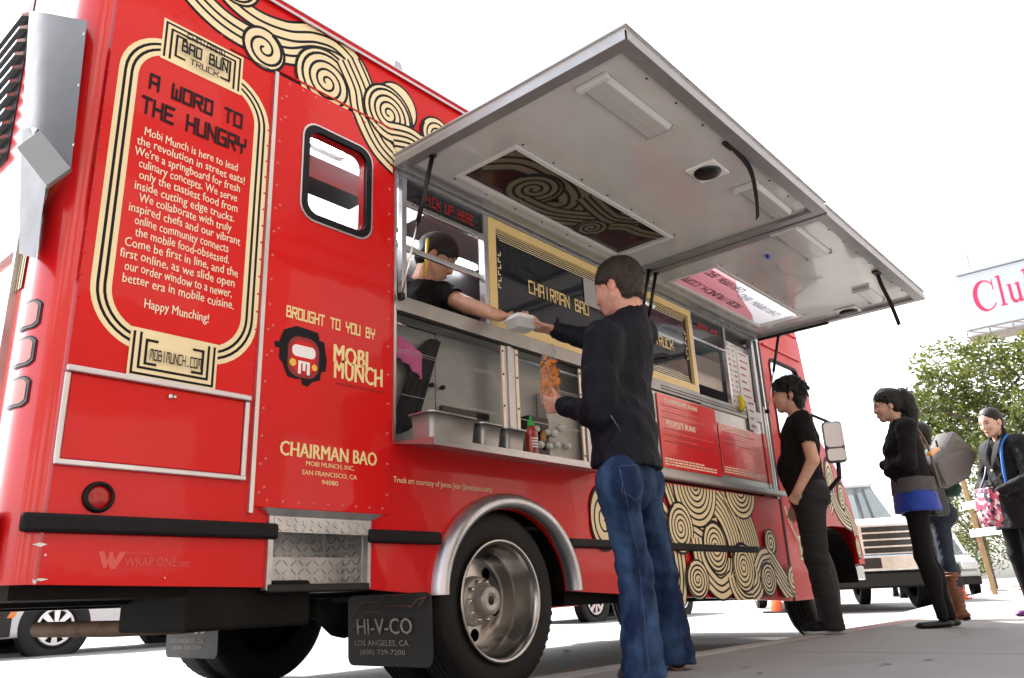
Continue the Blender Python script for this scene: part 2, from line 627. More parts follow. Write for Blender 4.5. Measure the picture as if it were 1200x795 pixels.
            fl = ~A[e[:, 0], e[:, 1], e[:, 2]]
            q[fl] = q[fl][:, ::-1]
            faces.append(q)
        Q = np.concatenate(faces)
        Q = Q[(Q >= 0).all(1)]
        me = bpy.data.meshes.new("sdf")
        me.vertices.add(len(V)); me.vertices.foreach_set("co", V.astype(np.float32).ravel())
        me.loops.add(Q.size); me.loops.foreach_set("vertex_index", Q.astype(np.int32).ravel())
        me.polygons.add(len(Q)); me.polygons.foreach_set("loop_start", np.arange(0, Q.size, 4, dtype=np.int32))
        me.polygons.foreach_set("use_smooth", np.ones(len(Q), bool) if smooth else np.zeros(len(Q), bool))
        me.update(calc_edges=True)
        s.V = V
        return me
# ================================================================== FOOD TRUCK
TY = 2.5                                    # kerb-side face of the truck
truck = thing("food_truck", "big red food truck with cloud swirl art and its serving awning raised", "food truck", (3.5, 3.65, 0))

class Print:
    """flat vinyl print, each shape a hair above the one below"""
    def __init__(s, mapf, step=.00022):
        s.mb = MB(); s.mapf = mapf; s.k = 0; s.step = step
    def poly(s, loops, mi):
        s.k += 1
        s.mb.mi = mi
        e = s.k * s.step
        s.mb.fill(loops, lambda p, k: s.mapf(p, e))
    def strip(s, pts, w, mi, w1=None):
        s.k += 1
        s.mb.mi = mi
        e = s.k * s.step
        n = len(pts)
        L, R = [], []
        for i, p in enumerate(pts):
            a, b = pts[max(i - 1, 0)], pts[min(i + 1, n - 1)]
            dx, dz = b[0] - a[0], b[1] - a[1]
            q = math.hypot(dx, dz) or 1
            ww = (w if w1 is None else w + (w1 - w) * i / (n - 1)) / 2
            nx, nz = -dz / q * ww, dx / q * ww
            L.append((p[0] + nx, p[1] + nz)); R.append((p[0] - nx, p[1] - nz))
        vs = [s.mapf(p, e) for p in L + R]
        s.mb.add(vs, [(i, i + 1, n + i + 1, n + i) for i in range(n - 1)])
    def curl(s, cx, cz, r, turns=2.6, a0=0.0, sgn=1, lw=.010, rz=None, tail=None):
        q = (rz or r) / r
        s.poly([circ(cx, cz, r + lw, 40, (r + lw) * q)], 1)
        s.poly([circ(cx, cz, r, 40, r * q)], 0)
        pts = []
        n = int(26 * turns)
        for i in range(n + 1):
            t = i / n
            rr = r * (1.0 - .93 * t)
            a = a0 + sgn * 2 * math.pi * turns * t
            pts.append((cx + rr * math.cos(a), cz + rr * math.sin(a) * q))
        s.strip(pts, lw, 1, lw * .8)
    def arcs(s, cx, cz, rs, a0, a1, lw=.012, q=1.0):
        """nested half rings"""
        n = 30
        for i, r in enumerate(rs):
            pts = [(cx + r * math.cos(a0 + (a1 - a0) * j / n), cz + q * r * math.sin(a0 + (a1 - a0) * j / n)) for j in range(n + 1)]
            if i == 0:
                s.poly([[(cx, cz)] + [(cx + (r + lw) * math.cos(a0 + (a1 - a0) * j / n), cz + q * (r + lw) * math.sin(a0 + (a1 - a0) * j / n)) for j in range(n + 1)]], 1)
                s.poly([[(cx, cz)] + pts], 0)
            else:
                s.strip(pts, lw, 1)
    def flow(s, pts, w, n=3, lw=.010, w1=None):
        """a stream of n cream bands parted by dark lines"""
        P = smooth_path(pts)
        s.strip(P, w + 2 * lw, 1, None if w1 is None else w1 + 2 * lw)
        s.strip(P, w, 0, w1)
        m = len(P)
        for k in range(1, n):
            f = k / n - .5
            Q = []
            for i, p in enumerate(P):
                a, b = P[max(i - 1, 0)], P[min(i + 1, m - 1)]
                dx, dz = b[0] - a[0], b[1] - a[1]
                q = math.hypot(dx, dz) or 1
                ww = (w if w1 is None else w + (w1 - w) * i / (m - 1)) * f
                Q.append((p[0] - dz / q * ww, p[1] + dx / q * ww))
            s.strip(Q, lw, 1)
    def mesh(s, clips=()):
        me = s.mb.mesh(recalc=False)
        if clips:
            bm = bmesh.new(); bm.from_mesh(me)
            for co, no in clips:
                bmesh.ops.bisect_plane(bm, geom=bm.verts[:] + bm.edges[:] + bm.faces[:], plane_co=co, plane_no=no, clear_outer=True)
            bm.to_mesh(me); bm.free()
        return me
def smooth_path(pts, n=10):
    out = []
    P = [pts[0]] + list(pts) + [pts[-1]]
    for i in range(1, len(P) - 2):
        for j in range(n):
            t = j / n
            out.append(tuple(.5 * (2 * P[i][k] + (P[i + 1][k] - P[i - 1][k]) * t + (2 * P[i - 1][k] - 5 * P[i][k] + 4 * P[i + 1][k] - P[i + 2][k]) * t * t
                       + (3 * P[i][k] - P[i - 1][k] - 3 * P[i + 1][k] + P[i + 2][k]) * t ** 3) for k in range(len(pts[0]))))
    out.append(tuple(pts[-1]))
    return out
def onside(y):
    return lambda p, e: (p[0], y - e, p[1])
FLAT = lambda y: (lambda p, k: (p[0], y, p[1]))

# ---- side wall, one sheet with its openings
arch_in = [(2.855 + .445 * math.cos(t), .43 + .375 * math.sin(t)) for t in [math.pi * (1 - i / 24) for i in range(25)]]
outer = [(.87, .495), (1.585, .476), (1.585, .735), (2.03, .735), (2.03, .462)] + arch_in + [(4.0, .392), (6.0, .306), (6.0, 2.83), (.87, 2.83)]
hole = [(2.146, 1.045), (5.99, 1.045), (5.99, 2.315), (2.146, 2.315)]
mb = MB(); mb.fill([outer, hole, rrect(1.68, 1.97, 1.93, 2.305, .05)], side(TY, .035), .035)
put("side_wall", mb, RED, truck)
# lower front access flap, slightly proud, with a rolled edge
mb = MB(); mb.bev = .004
mb.box(5.47, 5.965, TY - .006, TY + .004, .36, 1.03)
put("access_panel", mb, RED2, truck)
# ---- rear wall with round corners, far wall, roof, floor
def corner(cx, cy, r, a0, a1, n=8):
    return [(cx + r * math.cos(math.radians(a0 + (a1 - a0) * i / n)), cy + r * math.sin(math.radians(a0 + (a1 - a0) * i / n))) for i in range(n + 1)]
plan = [(.8695, 2.5)] + corner(.87, 2.6, .1, 270, 180) + corner(.87, 4.75, .1, 180, 90)
mb = MB()
n = len(plan)
vs = [(x, y, .495) for x, y in plan] + [(x, y, 2.83) for x, y in plan]
mb.add(vs, [(i, i + 1, n + i + 1, n + i) for i in range(n - 1)], True)
put("rear_wall", mb, REDG, truck)
mb = MB()
far = [(.87, .45), (6.9, .45), (6.9, 2.83), (.87, 2.83)]
mb.fill([far, [(1.75, 1.75), (2.5, 1.75), (2.5, 2.25), (1.75, 2.25)], [(5.3, 1.5), (6.0, 1.5), (6.0, 2.2), (5.3, 2.2)]], lambda p, k: (p[0], 4.85 - .04 * k, p[1]), .04)
put("far_wall", mb, mat("grey far panel", (.30, .30, .30), .5), truck)
mb = MB()
ring = [(.87, 2.49), (6.0, 2.49), (6.9, 2.5), (6.9, 4.85), (.87, 4.85), (.77, 4.75), (.77, 2.6)]
def roofring(z, i):
    return [(x + (i if x < 3 else -i), y + (i if y < 3 else -i), z) for x, y in ring]
mb.loft([roofring(2.83, 0), roofring(2.862, 0), roofring(2.885, .03), roofring(2.90, .12)], False, smooth=False)
SKY = [(2.10, 3.02), (3.10, 3.02), (3.10, 4.15), (2.10, 4.15)]
mb.fill([[p[:2] for p in roofring(2.90, .12)], SKY], lambda p, k: (p[0], p[1], 2.90))
put("roof", mb, RED, truck)
mb = MB(); mb.box(.9, 5.99, TY - .017, TY - .010, 2.822, 2.834); mb.box(.9, 5.99, TY - .017, TY - .010, 2.855, 2.864)
put("drip_rail", mb, ALU, truck)
mb = MB()
mb.hexa([(2.30, 2.75, 2.89), (2.52, 2.75, 2.89), (2.52, 3.0, 2.89), (2.30, 3.0, 2.89), (2.36, 2.75, 3.17), (2.40, 2.75, 3.17), (2.40, 3.0, 3.17), (2.36, 3.0, 3.17)])
put("roof_vent", mb, STEEL, truck)
mb = MB(); mb.box(.9, 6.3, 2.54, 4.81, .718, .735)
put("floor_pan", mb, CHASSIS, truck)

# ---- kerb-side door with window
DY = TY - .008
door = MB(); door.bev = .003
dl = [(1.512, .742), (2.128, .742), (2.128, 2.33), (2.128, 2.497), (1.512, 2.497)]
win = rrect(1.665, 1.985, 1.915, 2.32, .055)
door.fill([dl, win], side(DY, .012), .012)
doorp = put("side_door", door, RED, truck)
mb = MB(); mb.box(1.497, 1.513, DY - .006, TY, .72, 2.50)
put("hinge", mb, ALU, doorp)
mb = MB()
mb.fill([rrect(1.648, 2.002, 1.898, 2.337, .068), rrect(1.676, 1.974, 1.926, 2.309, .05)], side(DY - .008, .02), .02)
put("window_gasket", mb, BLACK, doorp)
mb = MB()
mb.fill([rrect(1.640, 2.010, 1.890, 2.345, .075), rrect(1.650, 2.000, 1.90, 2.335, .067)], side(DY - .006, .012), .012)
put("window_trim", mb, ALU, doorp)
mb = MB(); mb.fill([rrect(1.67, 1.98, 1.92, 2.315, .05)], FLAT(DY + .006))
put("window_pane", mb, GLASS, doorp)
mb = MB()
for i in range(17):
    z = .79 + i * .1
    mb.lathe([(0, -.004), (.0045, -.003), (.007, 0)], (1.536, DY, z), n=6)
    if i % 5 in (0, 1): mb.lathe([(0, -.004), (.0045, -.003), (.007, 0)], (1.556, DY, z + .02), n=6)
for i in range(9):
    mb.lathe([(0, -.004), (.0045, -.003), (.007, 0)], (1.57 + i * .065, DY, .765), n=6)
    mb.lathe([(0, -.004), (.0045, -.003), (.007, 0)], (1.57 + i * .065, DY, 2.477), n=6)
for i in range(13):
    mb.lathe([(0, -.004), (.0045, -.003), (.007, 0)], (2.112, DY, .82 + i * .125), n=6)
put("rivets", mb, mat("red rivet", (.62, .10, .10), .25, .3), doorp, kind="stuff")
mb = MB()
for i in range(22):
    mb.lathe([(0, -.003), (.004, -.002), (.006, 0)], (.872, TY, 1.05 + i * .075), n=6)
for i in range(24):
    mb.lathe([(0, -.003), (.004, -.002), (.006, 0)], (1.487, TY, .82 + i * .07), n=6)
for i in range(14):
    mb.lathe([(0, -.003), (.004, -.002), (.006, 0)], (.9 + i * .045, TY, 2.53 + .002 * i), n=6)
put("rivets", mb, RED2, truck, kind="stuff")
mb = MB(); mb.box(1.515, 2.146, TY - .0035, TY, 2.499, 2.509); mb.box(1.30, 1.497, TY - .003, TY, 2.500, 2.504)
put("seam", mb, BLACK, truck)
mb = MB(); mb.box(1.52, 2.13, TY - .010, TY, 2.512, 2.518)
put("rain_gutter", mb, RED2, truck)

# ---- service hatch low behind
mb = MB(); mb.bev = .004
mb.box(.882, 1.458, TY - .006, TY + .01, .846, 1.104)
hatch = put("service_hatch", mb, RED, truck)
mb = MB(); mb.bev = .004
mb.box(.863, 1.478, TY - .022, TY - .001, 1.106, 1.126)
mb.box(.863, .880, TY - .014, TY - .001, .832, 1.105)
mb.box(1.460, 1.478, TY - .014, TY - .001, .832, 1.105)
mb.box(.863, 1.478, TY - .018, TY - .001, .826, .844)
put("hatch_frame", mb, ALU, hatch)
mb = MB(); mb.lathe([(0, -.012), (.008, -.012), (.009, 0)], (1.19, TY - .006, 1.078), n=10); mb.box(1.18, 1.205, TY - .018, TY - .012, 1.074, 1.082)
put("latch", mb, CHROME, hatch)
# round side marker lamp
mb = MB(); mb.lathe([(.034, -.004), (.035, -.016), (.040, -.018), (.046, -.008), (.047, 0)], (1.004, TY, .742), n=28)
mk = put("marker_lamp", mb, BLACK, truck)
mb = MB(); mb.lathe([(0, -.014), (.018, -.013), (.034, -.006)], (1.004, TY, .742), n=24)
put("lens", mb, mat("red lens", (.35, .004, .004), .2, coat=.2), mk)
# ---- rub rails
for x0, x1, zt, zb in ((.80, 1.612, .688, .634), (2.015, 2.40, .684, .632), (3.30, 5.46, .683, .637)):
    mb = MB(); mb.bev = .010
    mb.box(x0, x1, TY - .028, TY - .001, zb, zt)
    put("rub_rail", mb, BLACK, truck)
# ---- wheel arch trim (flared half ring)
mb = MB()
rings = []
for i in range(33):
    t = math.pi * (1 - i / 32)
    c, s_ = math.cos(t), math.sin(t)
    prof = [(.500, 0), (.495, -.030), (.478, -.052), (.455, -.058), (.436, -.045), (.430, -.01), (.438, .02)]
    rings.append([(2.855 + a * c, TY + b, .432 + (a - .055) * s_ * 1.0) for a, b in prof])
vs = [p for r in rings for p in r]
k = len(rings[0])
mb.add(vs, [(i * k + j, i * k + j + 1, (i + 1) * k + j + 1, (i + 1) * k + j) for i in range(32) for j in range(k - 1)], True)
put("wheel_arch_trim", mb, mat("dull aluminium", (.58, .59, .61), .36, .85, var=.12, vscale=6, rvar=.12), truck)
mb = MB()
vs = []
for i in range(21):
    t = math.pi * i / 20
    for y in (TY + .02, 3.2):
        vs.append((2.855 + .47 * math.cos(t), y, .42 + .40 * math.sin(t)))
mb.add(vs, [(2 * i, 2 * i + 1, 2 * i + 3, 2 * i + 2) for i in range(20)])
put("wheel_well", mb, CHASSIS, truck)

# ---- step well of tread plate
mb = MB()
X0, X1, Z0, Z1 = 1.60, 2.015, .486, .715
mb.box(X0 - .02, X0, TY - .012, TY + .02, Z0 - .02, Z1 + .02)
mb.box(X1, X1 + .015, TY - .012, TY + .02, Z0 - .02, Z1 + .02)
mb.hexa([(X0 - .02, TY - .014, Z1), (X1 + .015, TY - .014, Z1), (X1 + .015, TY + .02, Z1), (X0 - .02, TY + .02, Z1),
         (X0 - .055, TY - .03, .7395), (X1 + .06, TY - .03, .7395), (X1 + .06, TY + .02, .7395), (X0 - .055, TY + .02, .7395)])
mb.hexa([(X0, TY - .014, Z1 - .055), (X1, TY - .014, Z1 - .055), (X1, TY + .0, Z1 - .055), (X0, TY + .0, Z1 - .055),
         (X0, TY - .016, Z1 - .001), (X1, TY - .016, Z1 - .001), (X1, TY + .0, Z1 - .001), (X0, TY + .0, Z1 - .001)])
mb.box(X0, X1, TY + .26, TY + .28, Z0, Z1)
mb.box(X0, X0 + .004, TY + .02, TY + .26, Z0, Z1)
mb.box(X1 - .004, X1, TY + .02, TY + .26, Z0, Z1)
mb.box(X0, X1, TY + .02, TY + .26, Z1 - .006, Z1 - .001)
mb.box(X0, X1, TY + .14, TY + .26, Z0, Z0 + .10)
stepw = put("step_well", mb, PLATE, truck)
mb = MB(); mb.bev = .006
mb.box(X0 - .015, X1 + .01, TY - .018, TY + .16, Z0 - .03, Z0 - .001)
put("step", mb, BLKM, stepw)
mb = MB()                                   # raised tread pattern
for i in range(12):
    for j in range(3):
        x = X0 + .02 + i * .034; z = Z1 - .045 + j * .016
        s_ = 1 if (i + j) % 2 else -1
        mb.bar((x - .007, TY - .0165, z - .005 * s_), (x + .007, TY - .0165, z + .005 * s_), .004, .004, (0, 1, 0))
for i in range(12):
    for j in range(7):
        x = X0 + .02 + i * .034; z = Z0 + .018 + j * .03
        s_ = 1 if (i + j) % 2 else -1
        y = TY + (.139 if z < Z0 + .1 else .259)
        mb.bar((x - .010, y, z - .008 * s_), (x + .010, y, z + .008 * s_), .005, .005, (0, 1, 0))
for i in range(7):
    for j in range(7):
        y = TY + .04 + i * .032; z = Z0 + .018 + j * .03
        s_ = 1 if (i + j) % 2 else -1
        mb.bar((X1 - .005, y - .010, z - .008 * s_), (X1 - .005, y + .010, z + .008 * s_), .005, .005, (1, 0, 0))
put("tread_pattern", mb, PLATE, stepw, kind="stuff")

# ---- wheels
def tyre(y0, y1, r=.40):
    mb = MB()
    w = y1 - y0
    prof = [(.238, y0 + .03), (.262, y0 + .012), (.30, y0 + .002), (.345, y0), (.372, y0 + .008), (.390, y0 + .025), (r, y0 + .045)]
    for k in range(4):
        c = y0 + .045 + (w - .09) * (k + .5) / 4
        prof += [(r, c - .008), (r - .012, c - .006), (r - .012, c + .006), (r, c + .008)]
    prof += [(r, y1 - .045), (.390, y1 - .025), (.372, y1 - .008), (.345, y1), (.262, y1 - .012), (.238, y1 - .03)]
    mb.lathe(prof, (0, 0, 0), n=56)
    # shoulder lugs
    for i in range(60):
        t = 2 * math.pi * i / 60
        a, b = t, t + .05
        p = []
        for q in (a, b):
            for rr, yy in ((.381, y0 + .012), (r + .001, y0 + .044)):
                p.append((rr * math.cos(q), yy - .002, rr * math.sin(q)))
        mb.add(p, [(0, 1, 3, 2)])
    return mb
def shift(me_b, d):
    me_b.v = [(x + d[0], y + d[1], z + d[2]) for x, y, z in me_b.v]
    return me_b
def dual_wheel(cx, cy, cz, out=-1, label=None):
    f = lambda y: y
    t1 = shift(tyre(.015, .235), (0, 0, 0))
    def flip(mb):
        if out > 0: mb.v = [(x, -y, z) for x, y, z in mb.v]
        return shift(mb, (cx, cy, cz))
    w = put("wheel", flip(t1), TYRE, truck)
    put("inner_tyre", flip(shift(tyre(.0, .22), (0, .29, 0))), TYRE, w)
    mb = MB()
    mb.lathe([(.247, .034), (.262, .020), (.268, .010), (.262, .004), (.250, .010), (.243, .024), (.236, .05), (.230, .085), (.216, .11), (.210, .13), (.204, .175), (.188, .192)], (0, 0, 0), n=64)
    put("rim", flip(mb), WHEELM, w)
    mb = MB()
    holes = [circ(.148 * math.cos(2 * math.pi * k / 5 + .95), .148 * math.sin(2 * math.pi * k / 5 + .95), .028, 16) for k in range(5)]
    mb.fill([circ(0, 0, .190, 64)] + holes, lambda p, k: (p[0], .188 + .02 * k, p[1]), .02)
    put("wheel_disc", flip(mb), WHEELM, w)
    mb = MB(); mb.lathe([(0, .228), (.2, .228)], (0, 0, 0), n=32)
    put("brake_drum", flip(mb), CHASSIS, w)
    mb = MB()
    mb.lathe([(.112, .188), (.106, .150), (.094, .146), (.072, .144), (.066, .120), (.064, .085), (.062, .080)], (0, 0, 0), n=40)
    mb.lathe([(.062, .080), (.058, .074), (.024, .073), (.018, .082), (0, .082)], (0, 0, 0), n=32)
    hub = put("hub", flip(mb), mat("worn hub metal", (.46, .44, .41), .45, .6, var=.2, vscale=30), w)
    for k in range(10):
        a = 2 * math.pi * k / 10
        mb = MB(); mb.lathe([(0, .118), (.006, .118), (.011, .124), (.0125, .146)], (.086 * math.cos(a), 0, .086 * math.sin(a)), n=6)
        put("lug_nut", flip(mb), CHROME, w)
    mb = MB(); mb.lathe([(0, .0745), (.016, .0745), (.020, .0765)], (0, 0, 0), n=20)
    put("hub_cap", flip(mb), BLKM, hub)
    return w
dual_wheel(2.805, TY + .002, .402, -1)
dual_wheel(2.805, 4.845, .402, 1)
def single_wheel(cx, cy, cz, out):
    def flip(mb):
        if out > 0: mb.v = [(x, -y, z) for x, y, z in mb.v]
        return shift(mb, (cx, cy, cz))
    w = put("wheel", flip(tyre(.0, .22)), TYRE, truck)
    mb = MB(); mb.lathe([(.247, .03), (.265, .012), (.255, .004), (.240, .02), (.232, .06), (.20, .05), (.14, .02), (.1, .01), (.06, -.01), (0, -.015)], (0, 0, 0), n=40)
    put("rim", flip(mb), CHROME, w)
single_wheel(6.90, TY + .10, .402, -1)
single_wheel(6.95, 4.52, .402, 1)

# ---- underbody
mb = MB()
mb.box(.86, 7.2, 2.95, 3.15, .44, .62); mb.box(.86, 7.2, 4.2, 4.4, .44, .62)
mb.box(.80, 6.4, 2.82, 4.80, .60, .70)
mb.box(.82, 1.57, 2.56, 4.80, .455, .60); mb.box(1.57, 2.25, 2.82, 4.80, .455, .60)
mb.box(3.4, 6.3, 2.62, 2.95, .36, .60)
put("chassis", mb, CHASSIS, truck)
mb = MB(); mb.tube([(2.805, 2.7, .40), (2.805, 4.6, .40)], .06, 12); mb.lathe([(0, -.14), (.1, -.12), (.15, -.05), (.16, 0), (.15, .05), (.1, .12), (0, .14)], (2.805, 3.65, .40), axis='x', n=20)
put("axle", mb, CHASSIS, truck)
mb = MB(); mb.tube([(6.86, 2.7, .36), (6.86, 4.6, .36)], .05, 10)
put("axle", mb, CHASSIS, truck)
mb = MB(); mb.bev = .012; mb.box(1.33, 1.80, 2.54, 3.02, .345, .50)
put("equipment_box", mb, CHASSIS, truck)
mb = MB(); mb.tube([(1.33, 3.75, .362), (1.40, 3.2, .358), (1.5, 2.9, .36), (1.9, 2.75, .38)], [.030, .030, .028, .028], 14, caps=False)
mb.tube([(1.332, 3.748, .362), (1.40, 3.2, .358)], .026, 14)
put("exhaust_pipe", mb, RUST, truck)
# rear bumper
mb = MB(); mb.bev = .02
mb.box(.60, .768, 2.53, 4.82, .50, .70)
put("rear_bumper", mb, mat("satin chrome", (.70, .70, .71), .28, .9, var=.05), truck)

# ---- mud flaps hang across the truck behind each pair of wheels
def mud_flap(y0, y1, z0, z1, x, fm):
    mb = MB(); mb.bev = .003
    loop = rrect(y0, y1, z0, z1, .035)
    mb.fill([loop], lambda p, k: (x + .006 * k + .10 * (z1 - p[1]) * .3, p[0], p[1]), .006)
    fl = put("mud_flap", mb, fm, truck)
    mp = lambda p, k: (x - .002 + .03 * (z1 - p[1]), y1 - p[0] * (y1 - y0), z0 + p[1] * (z1 - z0))
    m2 = MB()
    fit_text(m2, "HI-V-CO", .14, .80, .44, .66, mp, bold=.01)
    fit_text(m2, "LOS ANGELES, CA.", .10, .76, .27, .36, mp)
    fit_text(m2, "(800) 729-7200", .16, .70, .14, .23, mp)
    put("lettering", m2, mat("worn silver print", (.33, .30, .26), .5, .2, var=.25, vscale=40), fl)
    m2 = MB()
    up = [(.06, .60), (.06, .68), (.23, .90), (.43, .90), (.50, .98), (.80, .98)]
    lo = [(.04, .48), (.26, .76), (.46, .76), (.52, .83), (.78, .83), (.80, .80), (.88, .90), (.98, .93), (.90, .82)]
    for path in (up, lo):
        for a, b in zip(path[:-1], path[1:]):
            A, B = Vector(mp(a, 0)), Vector(mp(b, 0))
            m2.bar(A, B, .0035, .002, (1, 0, 0))
    put("arrow_print", m2, mat("worn red print", (.16, .045, .035), .6), fl)
    return fl
mud_flap(2.40, 2.92, .165, .445, 2.26, mat("flap rubber", (.008, .0075, .007), .6, var=.3, vscale=12, dirt=.3, dirtcol=(.022, .02, .018)))
mud_flap(3.98, 4.52, .175, .445, 2.26, mat("sunlit flap rubber", (.05, .05, .052), .6, var=.3, vscale=12))  # lighter colour of the far flap imitates sunlight falling on it

# ---- side print: the framed story
P = Print(onside(TY - .0012), .0002)
fr = rrect(.935, 1.458, 1.245, 2.375, .165, 10)
fr = fr + [fr[0]]
P.strip(fr, .066, 0)
for o, w in ((.011, .010), (-.011, .010)):
    q = rrect(.935 - o, 1.458 + o, 1.245 - o, 2.375 + o, .165 + o, 10); q = q + [q[0]]
    P.strip(q, w, 1)
for x0, x1, z0, z1, flipz in ((1.035, 1.358, 2.318, 2.492, 0), (1.042, 1.345, 1.125, 1.29, 1)):
    P.poly([[(x0, z0), (x1, z0), (x1, z1), (x0, z1)]], 0)
    d = 1 if not flipz else -1
    za, zb = (z0, z1) if not flipz else (z1, z0)
    for k, ins in enumerate((.013, .034)):
        P.strip([(x0 + ins, za + d * .012), (x0 + ins, zb - d * ins), (x1 - ins, zb - d * ins), (x1 - ins, za + d * .012)][0:2], .0085, 1)
        P.strip([(x0 + ins - .004, zb - d * ins), (x1 - ins + .004, zb - d * ins)], .0085, 1)
        P.strip([(x1 - ins, za + d * .012), (x1 - ins, zb - d * ins)], .0085, 1)
    ins = .054
    for sx in (0, 1):
        xx = x0 + ins if not sx else x1 - ins
        xe = xx + (.034 if not sx else -.034)
        P.strip([(xx, za + d * .036), (xx, zb - d * .050)], .0085, 1)
        P.strip([(min(xx, xe) - .004, zb - d * .050), (max(xx, xe) + .004, zb - d * .050)], .0085, 1)
        P.strip([(min(xx, xe) - .004, za + d * .036), (max(xx, xe) + .004, za + d * .036)], .0085, 1)
story = put("story_print", P.mesh(), [CREAM, DARKP], truck)
m2 = MB()
e = .0150
block_text(m2, "A WORD TO", 1.008, 1.374, 2.172, 2.238, FLAT(TY - .003), w=1.15)
block_text(m2, "THE HUNGRY", .990, 1.397, 2.066, 2.138, FLAT(TY - .003), w=1.15)
block_text(m2, "CHAIRMAN", 1.120, 1.272, 2.440, 2.464, FLAT(TY - e), w=1.0)
block_text(m2, "BAO BUN", 1.104, 1.290, 2.376, 2.428, FLAT(TY - e), w=1.3)
block_text(m2, "TRUCK", 1.140, 1.254, 2.338, 2.364, FLAT(TY - e), w=1.0)
block_text(m2, "MOBIMUNCH.COM", 1.106, 1.282, 1.186, 1.224, FLAT(TY - e), w=1.0)
put("black_lettering", m2, DARKP, story)
m2 = MB()
lines = ["Mobi Munch is here to lead", "the revolution in street eats!", "We're a springboard for fresh", "culinary concepts. We serve", "only the tastiest food from",
         "inside cutting edge trucks.", "We collaborate with truly", "inspired chefs and our vibrant", "online community connects", "the mobile food-obsessed.", "Come be first in line, and the",
         "first online, as we slide open", "our order window to a newer,", "better era in mobile cuisine."]
for i, ln in enumerate(lines):
    w = len(ln) * .01365
    c = 1.19 + .006 * math.sin(i * 2.1)
    z = 1.985 - i * .0424
    fit_text(m2, ln, c - w / 2, c + w / 2, z, z + .032, FLAT(TY - .003), bold=.010, wob=.0018, base=.047)
fit_text(m2, "Happy Munching!", 1.076, 1.302, 1.352, 1.395, FLAT(TY - .003), bold=.015, wob=.0015)
put("cream_lettering", m2, mat("pale cream print", (.80, .70, .52), .4), story)

# ---- side print: door lettering and badge
m2 = MB()
yd = DY - .002
block_text(m2, "BROUGHT TO YOU BY", 1.606, 2.036, 1.457, 1.505, FLAT(yd), w=1.2)
fit_text(m2, "MOBI", 1.832, 2.000, 1.322, 1.398, FLAT(yd), bold=.04, wob=.002)
fit_text(m2, "MUNCH", 1.836, 2.078, 1.258, 1.335, FLAT(yd), bold=.04, wob=.002)
fit_text(m2, "CHAIRMAN BAO", 1.610, 2.054, .930, .984, FLAT(yd), bold=.035)
fit_text(m2, "MOBI MUNCH, INC.", 1.722, 1.944, .900, .920, FLAT(yd), bold=.010)
fit_text(m2, "SAN FRANCISCO, CA", 1.706, 1.957, .866, .886, FLAT(yd), bold=.010)
fit_text(m2, "94080", 1.794, 1.869, .838, .856, FLAT(yd), bold=.010)
put("lettering", m2, mat("yellow cream print", (.80, .64, .30), .4), doorp)
m2 = MB(); fit_text(m2, "we love that food", 1.848, 2.084, 1.232, 1.250, FLAT(yd))
put("small_lettering", m2, MAROON, doorp)
P = Print(onside(DY - .001), .0003)
P.poly([[(1.60, 1.405), (1.655, 1.432), (1.72, 1.428), (1.755, 1.424), (1.762, 1.395), (1.785, 1.392), (1.792, 1.35), (1.80, 1.32), (1.795, 1.275), (1.775, 1.268), (1.77, 1.235), (1.735, 1.222), (1.715, 1.20), (1.69, 1.205),
         (1.685, 1.226), (1.66, 1.222), (1.625, 1.226), (1.612, 1.25), (1.60, 1.275), (1.585, 1.29), (1.585, 1.33), (1.565, 1.33), (1.562, 1.352), (1.582, 1.354)]], 1)
P.poly([rrect(1.622, 1.762, 1.232, 1.392, .05)], 2)
P.poly([rrect(1.636, 1.748, 1.246, 1.378, .045)], 3)
P.poly([rrect(1.640, 1.745, 1.312, 1.358, .02)], 0)
P.poly([circ(1.645, 1.285, .015, 16)], 4)
P.poly([circ(1.742, 1.280, .013, 16)], 4)
badge = put("badge_print", P.mesh(), [mat("white print", (.78, .78, .76), .4), DARKP, MAROON, RED2, mat("yellow print", (.75, .45, .05), .4)], doorp)
m2 = MB(); block_text(m2, "M", 1.668, 1.72, 1.245, 1.296, FLAT(DY - .0035), w=1.3)
put("letter", m2, MATS["white print"], badge)
m2 = MB(); fit_text(m2, "Truck art courtesy of James Jean (JamesJean.com)", 2.150, 2.742, .868, .900, FLAT(TY - .002), bold=.008, shear=.0)
put("art_credit", m2, CREAM, truck)
m2 = MB()
fit_text(m2, "Powered by", 1.104, 1.180, .576, .588, FLAT(TY - .002))
fit_text(m2, "WRAP ONE", 1.102, 1.262, .544, .571, FLAT(TY - .002))
fit_text(m2, ".com", 1.264, 1.304, .543, .559, FLAT(TY - .002))
put("wrap_credit", m2, PALERED, truck)
P = Print(onside(TY - .0014), .0003)
P.poly([[(1.022, .586), (1.040, .586), (1.052, .556), (1.060, .574), (1.050, .540), (1.040, .540)]], 0)
P.poly([[(1.054, .586), (1.064, .586), (1.072, .562), (1.084, .586), (1.104, .586), (1.076, .536), (1.062, .536), (1.050, .560)]], 0)
put("wrap_logo", P.mesh(), [PALERED], truck)
m2 = MB()
for x, z, w, h in ((.862, .602, .020, .006), (.88, .574, .004, .004), (.875, .508, .022, .004), (.862, .503, .006, .008), (1.23, .51, .003, .003)):
    m2.fill([[(x - w, z), (x, z + h), (x + w, z + h * .3), (x + .2 * w, z - h)]], FLAT(TY - .0016))
put("paint_chips", m2, ALU, truck, kind="stuff")

